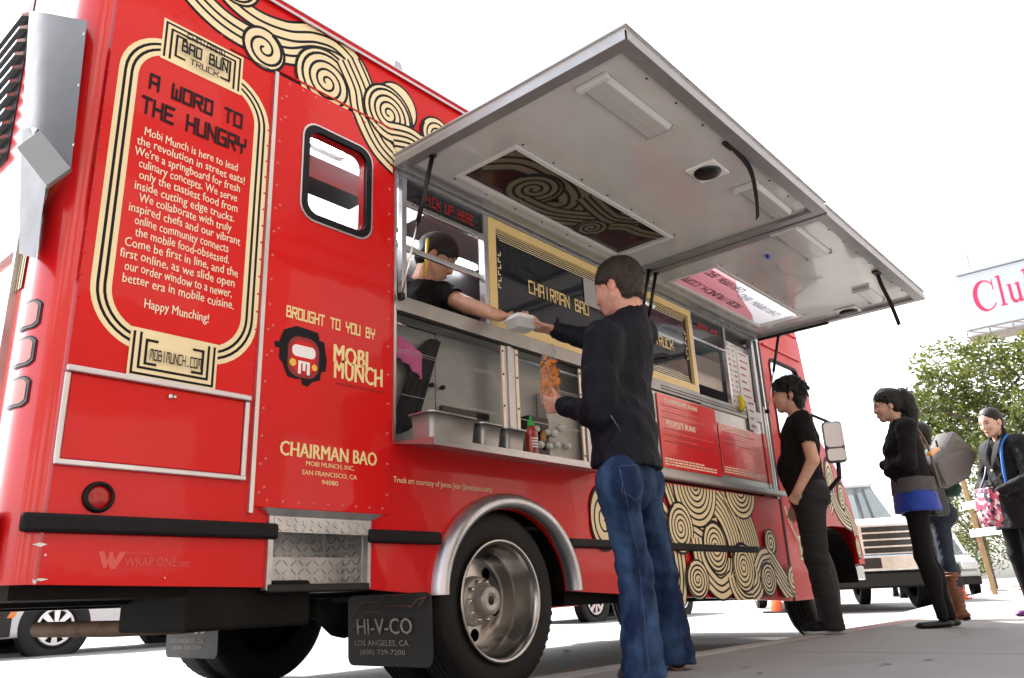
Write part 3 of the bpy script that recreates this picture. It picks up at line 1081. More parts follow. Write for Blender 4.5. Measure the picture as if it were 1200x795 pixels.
# ---- side print: cloud swirls above the door
P = Print(onside(TY - .0012), .00018)
P.flow([(1.02, 2.86), (1.10, 2.70), (1.24, 2.615), (1.40, 2.60), (1.56, 2.635), (1.70, 2.72), (1.84, 2.74), (1.95, 2.64), (2.0, 2.50), (2.08, 2.40), (2.20, 2.34)], .105, 3, .012)
P.flow([(1.20, 2.86), (1.27, 2.75), (1.40, 2.71), (1.55, 2.735), (1.68, 2.80), (1.80, 2.82), (1.92, 2.76), (1.98, 2.66)], .075, 2, .012)
P.curl(1.445, 2.585, .088, 1.9, 1.2, -1, .013)
P.curl(1.30, 2.83, .10, 2.2, 3.5, 1, .011)
P.curl(1.755, 2.585, .152, 3.8, -1.0, 1, .0135)
P.curl(2.16, 2.66, .115, 1.0, 2.6, 1, .011)
P.flow([(1.86, 2.76), (1.935, 2.64), (1.965, 2.52), (2.05, 2.40), (2.16, 2.34)], .13, 4, .012)
P.curl(2.105, 2.590, .140, 4.0, -1.2, 1, .0135)
P.flow([(2.13, 2.475), (2.25, 2.50), (2.36, 2.46), (2.46, 2.39), (2.54, 2.31)], .14, 5, .012)
P.curl(2.42, 2.60, .105, 3.4, 2.6, 1, .011)
P.flow([(2.3, 2.50), (2.5, 2.50), (2.7, 2.42), (2.85, 2.34)], .12, 4, .010)
P.curl(2.72, 2.62, .14, 4, 0, 1, .013)
put("cloud_print", P.mesh([((0, 0, 2.823), (0, 0, 1)), ((0, 0, 2.33), (0, 0, -1)), ((0, 2.49, 0), (0, -1, 0))]), [CREAM, DARKP], truck)
mbd = None
# the clouds carry on over the upper edge of the door
P = Print(onside(DY - .0008), .0002)
P.flow([(1.86, 2.76), (1.935, 2.64), (1.965, 2.52), (2.05, 2.40), (2.16, 2.34)], .13, 4, .012)
P.curl(2.105, 2.590, .140, 4.0, -1.2, 1, .0135)
put("cloud_print", P.mesh([((2.127, 0, 0), (1, 0, 0)), ((0, 0, 2.496), (0, 0, 1)), ((0, 2.45, 0), (0, -1, 0))]), [CREAM, DARKP], doorp)

# ---- side print: swirls low at the front
P = Print(onside(TY - .0065), .00018)
PI = math.pi
lw = .0135
P.flow([(3.95, 1.06), (4.15, .86), (4.30, .70), (4.33, .50), (4.28, .36)], .24, 6, lw)
P.curl(3.62, .80, .115, 2.4, 1.0, -1, lw, rz=.16)
P.curl(4.02, .50, .15, 4.2, .5, 1, lw)
P.curl(4.10, .80, .15, 4.2, .5, 1, lw)
P.flow([(4.38, 1.08), (4.47, .92), (4.60, .80), (4.66, .66)], .24, 7, lw)
P.flow([(4.55, .84), (4.75, .78), (4.92, .80)], .22, 5, lw)
P.flow([(4.86, 1.07), (5.05, .95), (5.16, .80), (5.20, .66), (5.22, .5)], .30, 8, .012)
P.flow([(5.12, 1.07), (5.28, .90), (5.37, .75), (5.40, .62)], .22, 7, .012)
P.arcs(4.66, 1.05, [.27, .23, .19, .15, .11, .07, .035], -PI, 0, lw, .95)
P.arcs(5.30, 1.06, [.22, .18, .14, .10, .06], -PI, 0, lw, .85)
P.curl(4.42, .775, .145, 4.0, 2.0, 1, lw)
P.arcs(4.86, .60, [.28, .24, .20, .165, .13], -PI, 0, lw, .80)
P.flow([(4.60, .72), (4.62, .58), (4.72, .47), (4.86, .41), (5.02, .46)], .12, 3, lw)
P.curl(4.84, .675, .15, 4.2, 2.2, -1, lw)
P.curl(4.56, .47, .13, 3.8, 2.2, 1, lw, rz=.11)
P.arcs(5.24, .48, [.27, .23, .19, .155], -PI, 0, lw, .72)
P.flow([(5.40, .66), (5.44, .52), (5.40, .42), (5.28, .365)], .13, 4, lw)
P.curl(5.20, .545, .15, 4.2, 1.2, 1, lw)
P.flow([(5.40, .52), (5.50, .60), (5.62, .62), (5.72, .66)], .11, 3, lw)
P.curl(5.68, .715, .085, 2.4, 4.4, 1, lw)
P.flow([(5.62, .60), (5.74, .50), (5.86, .40), (5.98, .35)], .15, 5, .012)
P.curl(5.56, .465, .115, 3.6, 1.2, 1, lw, rz=.105)
P.curl(5.99, .46, .10, 2.4, 1.2, 1, lw)
put("swirl_print", P.mesh([((0, 0, 1.035), (0, 0, 1)), ((0, 0, .335), (0, 0, -1)), ((5.985, 0, 0), (1, 0, 0)), ((3.50, 0, 0), (-1, 0, 0))]), [CREAM, DARKP], truck)
# ================================================================== serving side
# steel liner of the big opening
mb = MB()
mb.box(2.146, 2.160, TY - .004, TY + .10, 1.045, 2.315)
mb.box(5.965, 5.99, TY - .004, TY + .10, 1.045, 2.315)
mb.box(2.16, 5.965, TY + .0, TY + .10, 2.297, 2.315)
mb.box(2.146, 5.99, TY - .009, TY - .003, 2.300, 2.352)
put("opening_frame", mb, ALU, truck)
mb = MB(); mb.bev = .003
mb.box(2.160, 4.885, TY - .012, TY + .12, 1.624, 1.697)
mb.box(4.885, 5.845, TY - .012, TY + .12, 1.614, 1.690)
rail = put("counter_rail", mb, STEELV, truck)
mb = MB()
mb.box(4.36, 5.62, TY - .0145, TY - .012, 1.640, 1.646); mb.box(4.36, 5.62, TY - .0145, TY - .012, 1.660, 1.664)
put("rail_groove", mb, BLKM, rail)
mb = MB(); mb.box(2.162, 3.56, TY - .006, TY + .01, 1.612, 1.622)
put("shadow_gap", mb, BLACK, rail)
# left sliding window
mb = MB(); mb.bev = .002
mb.box(2.198, 2.226, TY + .004, TY + .034, 1.697, 2.297)
mb.box(2.744, 2.772, TY - .002, TY + .04, 1.697, 2.297)
mb.box(2.226, 2.744, TY + .006, TY + .026, 2.163, 2.188)
mb.box(2.226, 2.744, TY + .040, TY + .058, 1.955, 1.980)
wf = put("window_frame", mb, ALU, truck)
mb = MB(); mb.add([(2.226, TY + .048, 1.98), (2.744, TY + .048, 1.98), (2.744, TY + .048, 2.163), (2.226, TY + .048, 2.163)], [(0, 1, 2, 3)])
put("window_pane", mb, GLASS, wf)
mb = MB(); mb.box(2.226, 2.744, TY + .012, TY + .02, 2.188, 2.297)
hd = put("header_sign", mb, BLKG, wf)
m2 = MB(); block_text(m2, "PICK UP HERE", 2.335, 2.680, 2.212, 2.268, FLAT(TY + .0105), w=1.0)
put("red_lettering", m2, mat("red letters", (.36, .012, .015), .45), hd)
# centre bay: dark window with cream border
mb = MB()
mb.fill([[(2.776, 1.70), (4.885, 1.70), (4.885, 2.297), (2.776, 2.297)], [(2.832, 1.745), (4.845, 1.745), (4.845, 2.250), (2.832, 2.250)]], side(TY - .004, .03), .03)
cb = put("window_border", mb, mat("cream yellow print", (.74, .56, .25), .4, var=.05, vscale=8), truck)
mb = MB(); mb.add([(2.83, TY + .018, 1.74), (4.85, TY + .018, 1.74), (4.85, TY + .018, 2.255), (2.83, TY + .018, 2.255)], [(0, 1, 2, 3)])
put("window_pane", mb, GLASSD, cb)
P = Print(lambda p, e: (p[0], TY + .0165 - e, p[1]), .0002)
for k in range(4):
    i = .008 + k * .013
    P.strip([(2.832 + i, 1.752), (2.832 + i, 2.250 - i), (4.845 - i, 2.250 - i), (4.845 - i, 1.752)][0:1] + [(2.832 + i, 2.250 - i)], .0045, 0) if k == 0 else None
    P.strip([(2.832 + i, 2.250 - i), (4.845 - i, 2.250 - i)], .0045, 0)
    P.strip([(2.832 + i, 1.750 + i), (4.845 - i, 1.750 + i)], .0045, 0)
for x, s_ in ((2.86, 1), (4.82, -1)):        # key corners
    for j in range(6):
        z = 1.93 + j * .036
        P.strip([(x, z), (x + s_ * .022, z)], .007, 0)
        P.strip([(x + s_ * (.022 if j % 2 else .004), z), (x + s_ * (.022 if j % 2 else .004), z + .022)], .007, 0)
put("border_print", P.mesh(), [CREAM, DARKP], cb)
m2 = MB()
block_text(m2, "CHAIRMAN BAO", 3.106, 3.655, 1.962, 2.040, FLAT(TY + .0145), w=1.0)
block_text(m2, "BUN TRUCK", 4.205, 4.628, 1.950, 2.024, FLAT(TY + .0145), w=1.0)
put("lettering", m2, MATS["cream yellow print"], cb)
mb = MB(); mb.add([(3.62, TY + .012, 2.03), (3.82, TY + .012, 2.03), (3.82, TY + .012, 2.20), (3.62, TY + .012, 2.20)], [(0, 1, 2, 3)])
put("notice_sheet", mb, mat("grey sheet", (.36, .36, .37), .6), cb)
# right order window
mb = MB(); mb.bev = .002
mb.box(4.885, 4.905, TY + .0, TY + .03, 1.69, 2.297)
mb.box(5.395, 5.425, TY + .0, TY + .03, 1.69, 2.297)
mb.box(4.905, 5.395, TY + .004, TY + .024, 2.10, 2.118)
wf = put("window_frame", mb, ALU, truck)
mb = MB(); mb.box(4.905, 5.395, TY + .012, TY + .02, 2.118, 2.297); mb.box(5.425, 5.845, TY + .012, TY + .02, 2.22, 2.297)
hd = put("header_sign", mb, BLKG, wf)
m2 = MB(); block_text(m2, "ORDER HERE", 5.005, 5.315, 2.206, 2.244, FLAT(TY + .0105), w=1.2)
put("red_lettering", m2, MATS["red letters"], hd)
mb = MB(); mb.add([(4.905, TY + .03, 1.88), (5.395, TY + .03, 1.88), (5.395, TY + .03, 2.1), (4.905, TY + .03, 2.1)], [(0, 1, 2, 3)])
put("window_pane", mb, CARGLASS, wf)
mb = MB(); mb.box(4.95, 5.395, TY + .06, TY + .066, 1.80, 2.02)
put("roller_blind", mb, mat("beige blind", (.52, .47, .42), .7, var=.06, vscale=20), wf)
# steel jamb and posters at its front end
mb = MB(); mb.box(5.845, 5.885, TY - .01, TY + .05, 1.1, 2.297); put("end_jamb", mb, STEEL, truck)
mb = MB(); mb.box(5.425, 5.845, TY + .03, TY + .04, 1.69, 2.297)
put("backing_sheet", mb, STEEL, truck)
mb = MB(); mb.box(5.885, 5.965, TY + .02, TY + .05, 1.1, 2.297)
put("end_panel", mb, mat("dark steel", (.12, .12, .125), .4, .7, var=.4, vscale=14), truck)
PAPER = mat("paper", (.72, .72, .72), .6, var=.04, vscale=20)
def notice(x0, x1, z0, z1, y, label, rows, cols, dark=None):
    mb = MB(); mb.add([(x0, y, z0), (x1, y, z0 - .01), (x1, y - .004, z1 - .01), (x0, y, z1)], [(0, 1, 2, 3)])
    o = put("notice_sheet", mb, PAPER, truck, label=label)
    m2 = MB()
    for i in range(rows):
        for j in range(cols):
            z = z1 - .03 - (z1 - z0 - .05) * i / max(rows - 1, 1) * .97
            a = x0 + (x1 - x0) * (j + .18) / cols
            b = a + (x1 - x0) / cols * random.uniform(.35, .65)
            h = random.uniform(.006, .014)
            m2.add([(a, y - .006, z), (b, y - .006, z - .004), (b, y - .006, z - .004 + h), (a, y - .006, z + h)], [(0, 1, 2, 3)])
    put("print_marks", m2, dark or MAROON, o, kind="stuff")
    return o
notice(5.432, 5.60, 1.70, 2.21, TY + .02, "tall white notice with red marks", 12, 2)
notice(5.615, 5.825, 1.66, 2.17, TY + .02, "narrow white notice with red blots", 9, 1, mat("red ink", (.45, .02, .03), .5))
notice(5.60, 5.745, 1.535, 1.765, TY - .018, "short white notice hung lowest", 4, 1)
mb = MB(); mb.tube([(5.50, TY - .014, 1.66), (5.505, TY - .03, 1.72), (5.50, TY - .014, 1.78)], [.022, .026, .014], 12)
put("yellow_squeeze_tag", mb, mat("yellow plastic", (.75, .60, .03), .4), truck)

# ---- menu boards in the lower front bay
mb = MB(); mb.box(3.56, 5.885, TY - .002, TY + .02, 1.10, 1.614)
bay = put("lower_panel", mb, mat("grey steel sheet", (.50, .49, .47), .32, .8, var=.12, vscale=3, rvar=.1), truck)
def menu(x0, x1, z0, z1, y, head, prt):
    mb = MB(); mb.bev = .002; mb.box(x0, x1, y - .005, y, z0, z1)
    o = put("menu_board", mb, REDFADE, truck, label=prt)
    m2 = MB(); m3 = MB(); m4 = MB()
    for t, a, b, c, d in head:
        fit_text(m2, t, a, b, c, d, FLAT(y - .0065), bold=.035)
    rng = random.Random(int(x0 * 100))
    top = min(h[3] for h in head) if head else z1
    for h in head:
        zz = h[3] - .022
        for r in range(5):
            if zz < z0 + .09: break
            x = x0 + .04 + (0 if r % 2 == 0 else .03)
            lim = x0 + (x1 - x0) * rng.uniform(.55, .9)
            while x < lim:
                w = rng.uniform(.012, .05)
                (m3 if r % 2 == 0 else m4).add([(x, y - .0062, zz), (x + w, y - .0062, zz), (x + w, y - .0062, zz + .007), (x, y - .0062, zz + .007)], [(0, 1, 2, 3)])
                x += w + .008
            zz -= .020
    for r in range(3):                       # small print along the foot
        x = x0 + .02; zz = z0 + .052 - r * .017
        m2.marks.append(len(m2.f))
        while x < x1 - (.1 if r else .25):
            w = rng.uniform(.015, .05)
            m2.add([(x, y - .0062, zz), (x + w, y - .0062, zz), (x + w, y - .0062, zz + .009), (x, y - .0062, zz + .009)], [(0, 1, 2, 3)])
            x += w + .008
    put("cream_lettering", m2, MATS["pale cream print"], o)
    put("dark_print_marks", m3, MAROON, o, kind="stuff")
    put("pale_print_marks", m4, PALERED, o, kind="stuff")
menu(4.30, 5.075, 1.135, 1.606, TY - .006, [("CHAIRMAN'S BUNS", 4.378, 4.812, 1.553, 1.583), ("PEOPLE'S BUNS", 4.380, 4.755, 1.402, 1.440)], "wide red menu board")
menu(5.098, 5.80, 1.155, 1.520, TY - .006, [("CHAIRMAN'S CHOW", 5.13, 5.59, 1.480, 1.512)], "lower red menu board at the front end")
mb = MB(); mb.box(5.83, 5.93, TY - .012, TY + .019, 1.15, 1.53)
put("red_bracket", mb, RED, truck)
mb = MB(); mb.box(5.890, 5.925, TY - .016, TY + .016, 1.1, 1.75)
put("jamb_strip", mb, STEEL, truck)

# ---- cupboards in the lower rear bay
mb = MB()
mb.box(2.50, 2.86, TY + .11, TY + .13, 1.06, 1.615); mb.box(2.165, 2.495, TY + .111, TY + .13, 1.06, 1.615)
mb.box(2.495, 2.50, TY + .118, TY + .128, 1.06, 1.615)
CUPM = mat("dull cupboard steel", (.40, .388, .37), .45, .35, var=.12, vscale=5, rvar=.15, dirt=.3, dirtcol=(.27, .255, .235))
cup = put("cupboard_door", mb, CUPM, truck)
for x in (2.455, 2.525):
    mb = MB(); mb.lathe([(0, -.03), (.010, -.03), (.012, -.015), (.005, -.012), (.005, 0)], (x, TY + .11, 1.355), n=12)
    put("knob", mb, BLKM, cup)
mb = MB(); mb.box(2.52, 2.84, TY + .085, TY + .11, 1.16, 1.22); mb.box(2.52, 2.84, TY + .088, TY + .11, 1.24, 1.27)
put("vent_slot", mb, BLKG, cup)
mb = MB(); mb.box(2.865, 3.85, TY + .125, TY + .14, 1.06, 1.615)
put("back_plate", mb, CUPM, truck)
TAN = mat("bare angle strip", (.66, .58, .48), .35, .6, var=.1, vscale=30)
for x0, x1 in ((2.842, 2.862), (2.946, 2.968), (3.486, 3.506)):
    mb = MB(); mb.box(x0, x1, TY - .004, TY + .004, 1.075, 1.608)
    st = put("frame_strip", mb, TAN, truck)
mb = MB()
for x in (2.852, 2.957, 3.496):
    for z in (1.12, 1.30, 1.46, 1.58):
        mb.lathe([(0, -.004), (.005, -.003), (.006, 0)], (x, TY - .004, z), n=8)
put("screws", mb, BLKM, st, kind="stuff")
mb = MB(); mb.box(2.885, 2.915, TY - .008, TY + .03, 1.045, 1.612); put("mullion", mb, STEEL, truck)
mb = MB(); mb.box(3.52, 3.56, TY - .010, TY + .03, 1.045, 1.622)
put("mullion", mb, STEEL, truck)
mb = MB(); mb.box(2.865, 2.8845, TY + .0, TY + .02, 1.045, 1.612); put("filler_strip", mb, STEEL, truck)
mb = MB(); mb.box(2.9155, 2.945, TY + .0, TY + .02, 1.045, 1.612)
put("filler_strip", mb, STEEL, truck)
for x0, x1, nm in ((2.165, 2.842, "glass_slider"), (2.968, 3.486, "glass_slider")):
    mb = MB(); mb.add([(x0, TY + .01, 1.06), (x1, TY + .01, 1.06), (x1, TY + .01, 1.61), (x0, TY + .01, 1.61)], [(0, 1, 2, 3)])
    g = put(nm, mb, GLASS, truck)
    mb = MB(); mb.bar((x0, TY + .009, 1.455), (x1, TY + .009, 1.455), .003, .0025); mb.bar((x0, TY + .009, 1.444), (x1, TY + .009, 1.444), .002, .0018)
    mb.bar((x0, TY + .009, 1.255), (x1, TY + .009, 1.255), .003, .003)
    put("sliding_edge", mb, STEELV, g)
mb = MB(); mb.box(2.16, 3.56, TY + .02, TY + .14, 1.045, 1.058)
put("case_floor", mb, STEEL, truck)
# dark cabinet in the right case
mb = MB(); mb.bev = .003
mb.box(3.10, 3.26, TY + .05, TY + .12, 1.06, 1.30)
cab_ = put("dark_rack", mb, BLKG, truck)
mb = MB(); mb.box(3.26, 3.56, TY + .06, TY + .12, 1.06, 1.45)
put("pale_board", mb, mat("pale board", (.58, .53, .47), .6, var=.08, vscale=15), truck)

# ---- serving shelves
mb = MB()
def shelf(x0, x1, yo, zi, zo, lip):
    mb.hexa([(x0, yo, zo - .004), (x1, yo, zo - .004), (x1, TY, zi - .004), (x0, TY, zi - .004), (x0, yo, zo), (x1, yo, zo), (x1, TY, zi), (x0, TY, zi)])
    mb.box(x0, x1, yo - .004, yo, zo - lip, zo)
    for x in (x0, x1 - .003):
        mb.hexa([(x, yo, zo - lip), (x + .003, yo, zo - lip), (x + .003, TY, zi - .006), (x, TY, zi - .006), (x, yo, zo - .004), (x + .003, yo, zo - .004), (x + .003, TY, zi - .004), (x, TY, zi - .004)])
shelf(2.150, 3.555, 2.262, 1.040, 1.026, .030)
put("serving_shelf", mb, STEEL, truck)
mb = MB(); shelf(3.60, 5.985, 2.43, 1.098, 1.092, .03); mb.box(3.60, 5.985, 2.434, 2.496, 1.058, 1.064)
put("serving_shelf", mb, STEEL, truck)

# ================================================================== awning: two top-hung flaps
AZ = 2.335
def awning_panel(x0, x1, y0, y1, px, py, nm):
    mb = MB()
    mb.fill([[(x0, y0), (x1, y0), (x1, y1), (x0, y1)], [(px[0], py[0]), (px[1], py[0]), (px[1], py[1]), (px[0], py[1])]], lambda p, k: (p[0], p[1], AZ + .03 * k), .03)
    a = put(nm, mb, AWN, truck)
    mb = MB()
    w = .055
    mb.box(x0, x1, y0, y0 + w, AZ - .022, AZ - .0005); mb.box(x0, x0 + w, y0 + w, y1, AZ - .022, AZ - .0005)
    mb.box(x1 - w, x1, y0 + w, y1, AZ - .022, AZ - .0005); mb.box(x0 + w, x1 - w, y1 - w, y1, AZ - .014, AZ - .0005)
    put("frame_bar", mb, mat("grey bar", (.27, .27, .27), .35, .5, var=.1, vscale=9), a)
    mb = MB()
    mb.box(x0 - .006, x0 - .001, y0 - .006, y1, AZ - .024, AZ + .012); mb.box(x0 - .006, x1 + .001, y0 - .006, y0 - .001, AZ - .024, AZ + .012)
    put("edge_trim", mb, mat("dull grey trim", (.34, .34, .35), .4, .5, var=.1, vscale=8), a)
    mb = MB(); mb.fill([[(x0 - .014, y0 - .014), (x1, y0 - .014), (x1, y1), (x0 - .014, y1)], [(px[0], py[0]), (px[1], py[0]), (px[1], py[1]), (px[0], py[1])]], lambda p, k: (p[0], p[1], AZ + .036 - .005 * k), .005)
    put("top_skin", mb, ALU, a)
    mb = MB()
    i = .022
    mb.fill([[(px[0] - i, py[0] - i), (px[1] + i, py[0] - i), (px[1] + i, py[1] + i), (px[0] - i, py[1] + i)], [(px[0], py[0]), (px[1], py[0]), (px[1], py[1]), (px[0], py[1])]], lambda p, k: (p[0], p[1], AZ - .008 + .0075 * k), .0075)
    put("pane_frame", mb, mat("grey white bar", (.60, .60, .59), .35), a)
    return a
aw1 = awning_panel(2.13, 4.070, 1.215, 2.478, (2.43, 3.76), (2.005, 2.345), "awning_panel")
aw2 = awning_panel(4.098, 5.985, 1.225, 2.478, (4.37, 5.70), (2.025, 2.335), "awning_panel")
mb = MB(); mb.box(4.071, 4.097, 1.23, 2.478, AZ - .012, AZ + .03)
put("awning_seam", mb, BLACK, truck)
mb = MB(); mb.tube([(2.14, 2.485, AZ + .01), (5.98, 2.485, AZ + .01)], .014, 8)
put("awning_hinge", mb, ALU, truck)
def translucent(name, col, k=.6):
    m = bpy.data.materials.new(name); m.use_nodes = True
    N, L = m.node_tree.nodes, m.node_tree.links
    b = N["Principled BSDF"]; b.inputs["Base Color"].default_value = (*col, 1); b.inputs["Roughness"].default_value = .25
    t = N.new("ShaderNodeBsdfTranslucent"); t.inputs[0].default_value = (*col, 1)
    mx = N.new("ShaderNodeMixShader"); mx.inputs[0].default_value = k
    L.new(b.outputs[0], mx.inputs[1]); L.new(t.outputs[0], mx.inputs[2]); L.new(mx.outputs[0], N["Material Output"].inputs[0])
    MATS[name] = m
    return m
mb = MB(); mb.add([(2.42, 1.99, AZ + .012), (3.77, 1.99, AZ + .012), (3.77, 2.355, AZ + .012), (2.42, 2.355, AZ + .012)], [(3, 2, 1, 0)])
pn = put("print_pane", mb, mat("smoked maroon pane", (.035, .005, .007), .2, spec=.25), aw1)
P = Print(lambda p, e: (p[0], p[1], AZ + .0112 - e * .8), .0002)
P.flow([(2.42, 2.20), (2.55, 2.07), (2.75, 2.045), (2.98, 2.09), (3.08, 2.20), (2.98, 2.32), (2.80, 2.36)], .16, 3, .018)
P.curl(2.80, 2.20, .14, 3.0, 3.4, 1, .018)
P.flow([(2.85, 2.35), (3.05, 2.33), (3.22, 2.24), (3.36, 2.12), (3.46, 2.03)], .16, 4, .016)
P.flow([(3.05, 2.06), (3.25, 2.10), (3.38, 2.10), (3.50, 2.02)], .10, 3, .016)
P.curl(3.36, 2.255, .085, 2.4, .4, 1, .016)
P.flow([(3.42, 2.17), (3.50, 2.11), (3.62, 2.09), (3.74, 2.04)], .07, 2, .014)
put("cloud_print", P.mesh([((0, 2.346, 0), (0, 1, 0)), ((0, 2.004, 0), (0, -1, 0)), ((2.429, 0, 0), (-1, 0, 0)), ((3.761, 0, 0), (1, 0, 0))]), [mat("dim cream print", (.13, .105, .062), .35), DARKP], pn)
mb = MB(); mb.fill([[(4.36, 2.015), (4.66, 2.015), (4.86, 2.12), (5.15, 2.20), (5.45, 2.28), (5.62, 2.345), (4.36, 2.345)]], lambda p, k: (p[0], p[1], AZ + .012))
pn = put("print_pane", mb, translucent("pink translucent vinyl", (.62, .26, .29), .45), aw2)
mb = MB(); mb.fill([[(4.66, 2.015), (5.71, 2.015), (5.71, 2.345), (5.62, 2.345), (5.45, 2.28), (5.15, 2.20), (4.86, 2.12)]], lambda p, k: (p[0], p[1], AZ + .012))
put("print_pane", mb, translucent("white translucent vinyl", (.80, .84, .84), .6), aw2)
m2 = MB()
mir = lambda a, b: (lambda p, k: (a + b - p[0], p[1], AZ + .0105))
block_text(m2, "CHAIRMAN BAO", 4.46, 4.96, 2.075, 2.135, mir(4.46, 4.93), w=1.1)
block_text(m2, "MOBIMUNCH.COM", 4.42, 5.22, 2.235, 2.295, mir(4.42, 5.22), w=1.1)
put("mirrored_lettering", m2, mat("brown print", (.05, .012, .016), .4), pn)
m2 = MB()
block_text(m2, "CHAIRMAN BAO", 4.98, 5.60, 2.12, 2.175, mir(4.98, 5.60), w=1.0)
put("mirrored_lettering", m2, mat("grey blue print", (.25, .29, .36), .4), pn)
for par, (xa, xb, ya, yb) in ((aw1, (2.43, 3.76, 2.005, 2.345)), (aw2, (4.37, 5.70, 2.025, 2.335))):
    mb = MB()
    for i in range(7):
        for y in (ya - .045, yb + .045):
            mb.lathe([(0, -.004), (.005, -.003), (.006, 0)], (xa + (xb - xa) * i / 6, y, AZ - .0005), axis='z', n=6)
    for i in range(9):
        mb.lathe([(0, -.004), (.005, -.003), (.006, 0)], (xa - .25 + (xb - xa + .5) * i / 8, 1.30, AZ - .0005), axis='z', n=6)
    put("screws", mb, BLKM, par, kind="stuff")
# fittings under the awning
def tube_light(x0, x1, y0, y1, par):
    mb = MB(); mb.bev = .004
    mb.hexa([(x0 + .006, y0 + .02, AZ - .022), (x1 - .006, y0 + .02, AZ - .022), (x1 - .006, y1 - .02, AZ - .022), (x0 + .006, y1 - .02, AZ - .022), (x0, y0, AZ - .002), (x1, y0, AZ - .002), (x1, y1, AZ - .002), (x0, y1, AZ - .002)])
    o = put("light_fixture", mb, mat("frosted diffuser", (.41, .405, .395), .25, coat=.4), par)
    mb = MB(); mb.bev = .003
    mb.box(x0 - .028, x0 - .001, y0 - .004, y1 + .004, AZ - .026, AZ - .002)
    put("end_cap", mb, mat("end cap plastic", (.52, .52, .52), .35), o)
    mb = MB(); mb.box(x1 + .001, x1 + .008, y0 - .004, y1 + .004, AZ - .018, AZ - .002)
    put("end_cap", mb, MATS["frosted diffuser"], o)
    mb = MB(); mb.bar((x0, (y0 + y1) / 2, AZ - .0225), (x1, (y0 + y1) / 2, AZ - .0225), .004, .002)
    put("rib", mb, MATS["frosted diffuser"], o)
tube_light(2.285, 2.77, 1.392, 1.532, aw1)
tube_light(3.52, 3.96, 1.345, 1.465, aw1)
tube_light(4.15, 4.66, 1.40, 1.555, aw2)
tube_light(5.48, 5.80, 1.44, 1.545, aw2)
def speaker(x, y, par):
    mb = MB(); mb.bev = .004; mb.box(x - .085, x + .085, y - .075, y + .075, AZ - .012, AZ - .001)
    o = put("speaker_plate", mb, PLASTIC_W, par)
    mb = MB(); mb.lathe([(0, -.030), (.045, -.029), (.062, -.022), (.066, -.012)], (x, y, AZ), axis='z', n=28)
    put("speaker_grille", mb, BLKM, o)
speaker(3.235, 1.475, aw1)
speaker(5.86, 1.715, aw2)
def strap(pts, par):
    P_ = smooth_path(pts, 6)
    mb = MB()
    vs = []
    n = len(P_)
    for i, p in enumerate(P_):
        w = .022
        for dx, dy in ((-w, -.0015), (w, -.0015), (w, .0015), (-w, .0015)):
            vs.append((p[0] + dx * .75, p[1] + dx * .66 + dy, p[2]))
    mb.add(vs, [(i * 4 + j, i * 4 + (j + 1) % 4, i * 4 + 4 + (j + 1) % 4, i * 4 + 4 + j) for i in range(n - 1) for j in range(4)])
    mb.add(vs[:4], [(0, 1, 2, 3)]); mb.add(vs[-4:], [(3, 2, 1, 0)])
    o = put("strap", mb, mat("black webbing", (.016, .016, .022), .7, bump=.001, bscale=180), par)
    p = pts[0]
    mb = MB(); mb.bev = .003; mb.box(p[0] - .05, p[0] + .03, p[1] - .02, p[1] + .02, p[2] - .012, p[2] + .002)
    put("buckle", mb, BLKM, o)
a = W(858, 168, 1.285); b = W(878, 196, 1.29); c = W(886, 228, 1.30); d = W(888, 256, 1.305)
strap([(3.10, 1.285, AZ - .003), tuple(b), tuple(c), tuple(d)], aw1)
b = W(1034, 336, 1.32); c = W(1044, 356, 1.325); d = W(1054, 381, 1.325)
strap([(5.24, 1.315, AZ - .003), tuple(b), tuple(c), tuple(d)], aw2)
def strut(a, b):
    a, b = Vector(a), Vector(b)
    m = a.lerp(b, .52)
    mb = MB(); mb.tube([a, m], .0055, 10)
    o = put("gas_strut", mb, CHROME, truck)
    mb = MB(); mb.tube([m, b], .011, 12)
    put("strut_cylinder", mb, BLKM, o)
    for p in (a, b):
        mb = MB(); mb.bev = .002
        mb.box(p.x - .012, p.x + .012, p.y - .014, p.y + .014, p.z - .012, p.z + .018)
        put("bracket", mb, BLKM, o)
strut((2.168, 2.475, 1.68), (2.185, 2.285, AZ - .02))
strut((4.05, 2.478, 1.75), (4.05, 2.31, AZ - .02))
strut((4.13, 2.478, 1.75), (4.13, 2.31, AZ - .02))
strut((5.965, 2.478, 1.72), (5.955, 2.30, AZ - .03))
mb = MB(); mb.bar((5.945, 2.468, AZ - .030), (5.945, 1.9, AZ - .030), .02, .02)
put("awning_arm", mb, BLKM, truck)
mb = MB(); mb.tube([(4.62, 1.72, AZ - .004), (4.7, 1.75, AZ - .012), (5.0, 1.70, AZ - .010), (5.05, 1.6, AZ - .005)], .0025, 6)
cbl = put("cable", mb, mat("grey cable", (.35, .35, .36), .5), aw2)
mb = MB(); mb.bev = .003; mb.box(4.42, 4.445, 1.695, 1.715, AZ - .024, AZ - .001)
put("blue_clip", mb, mat("blue plastic", (.01, .07, .5), .35), aw2)

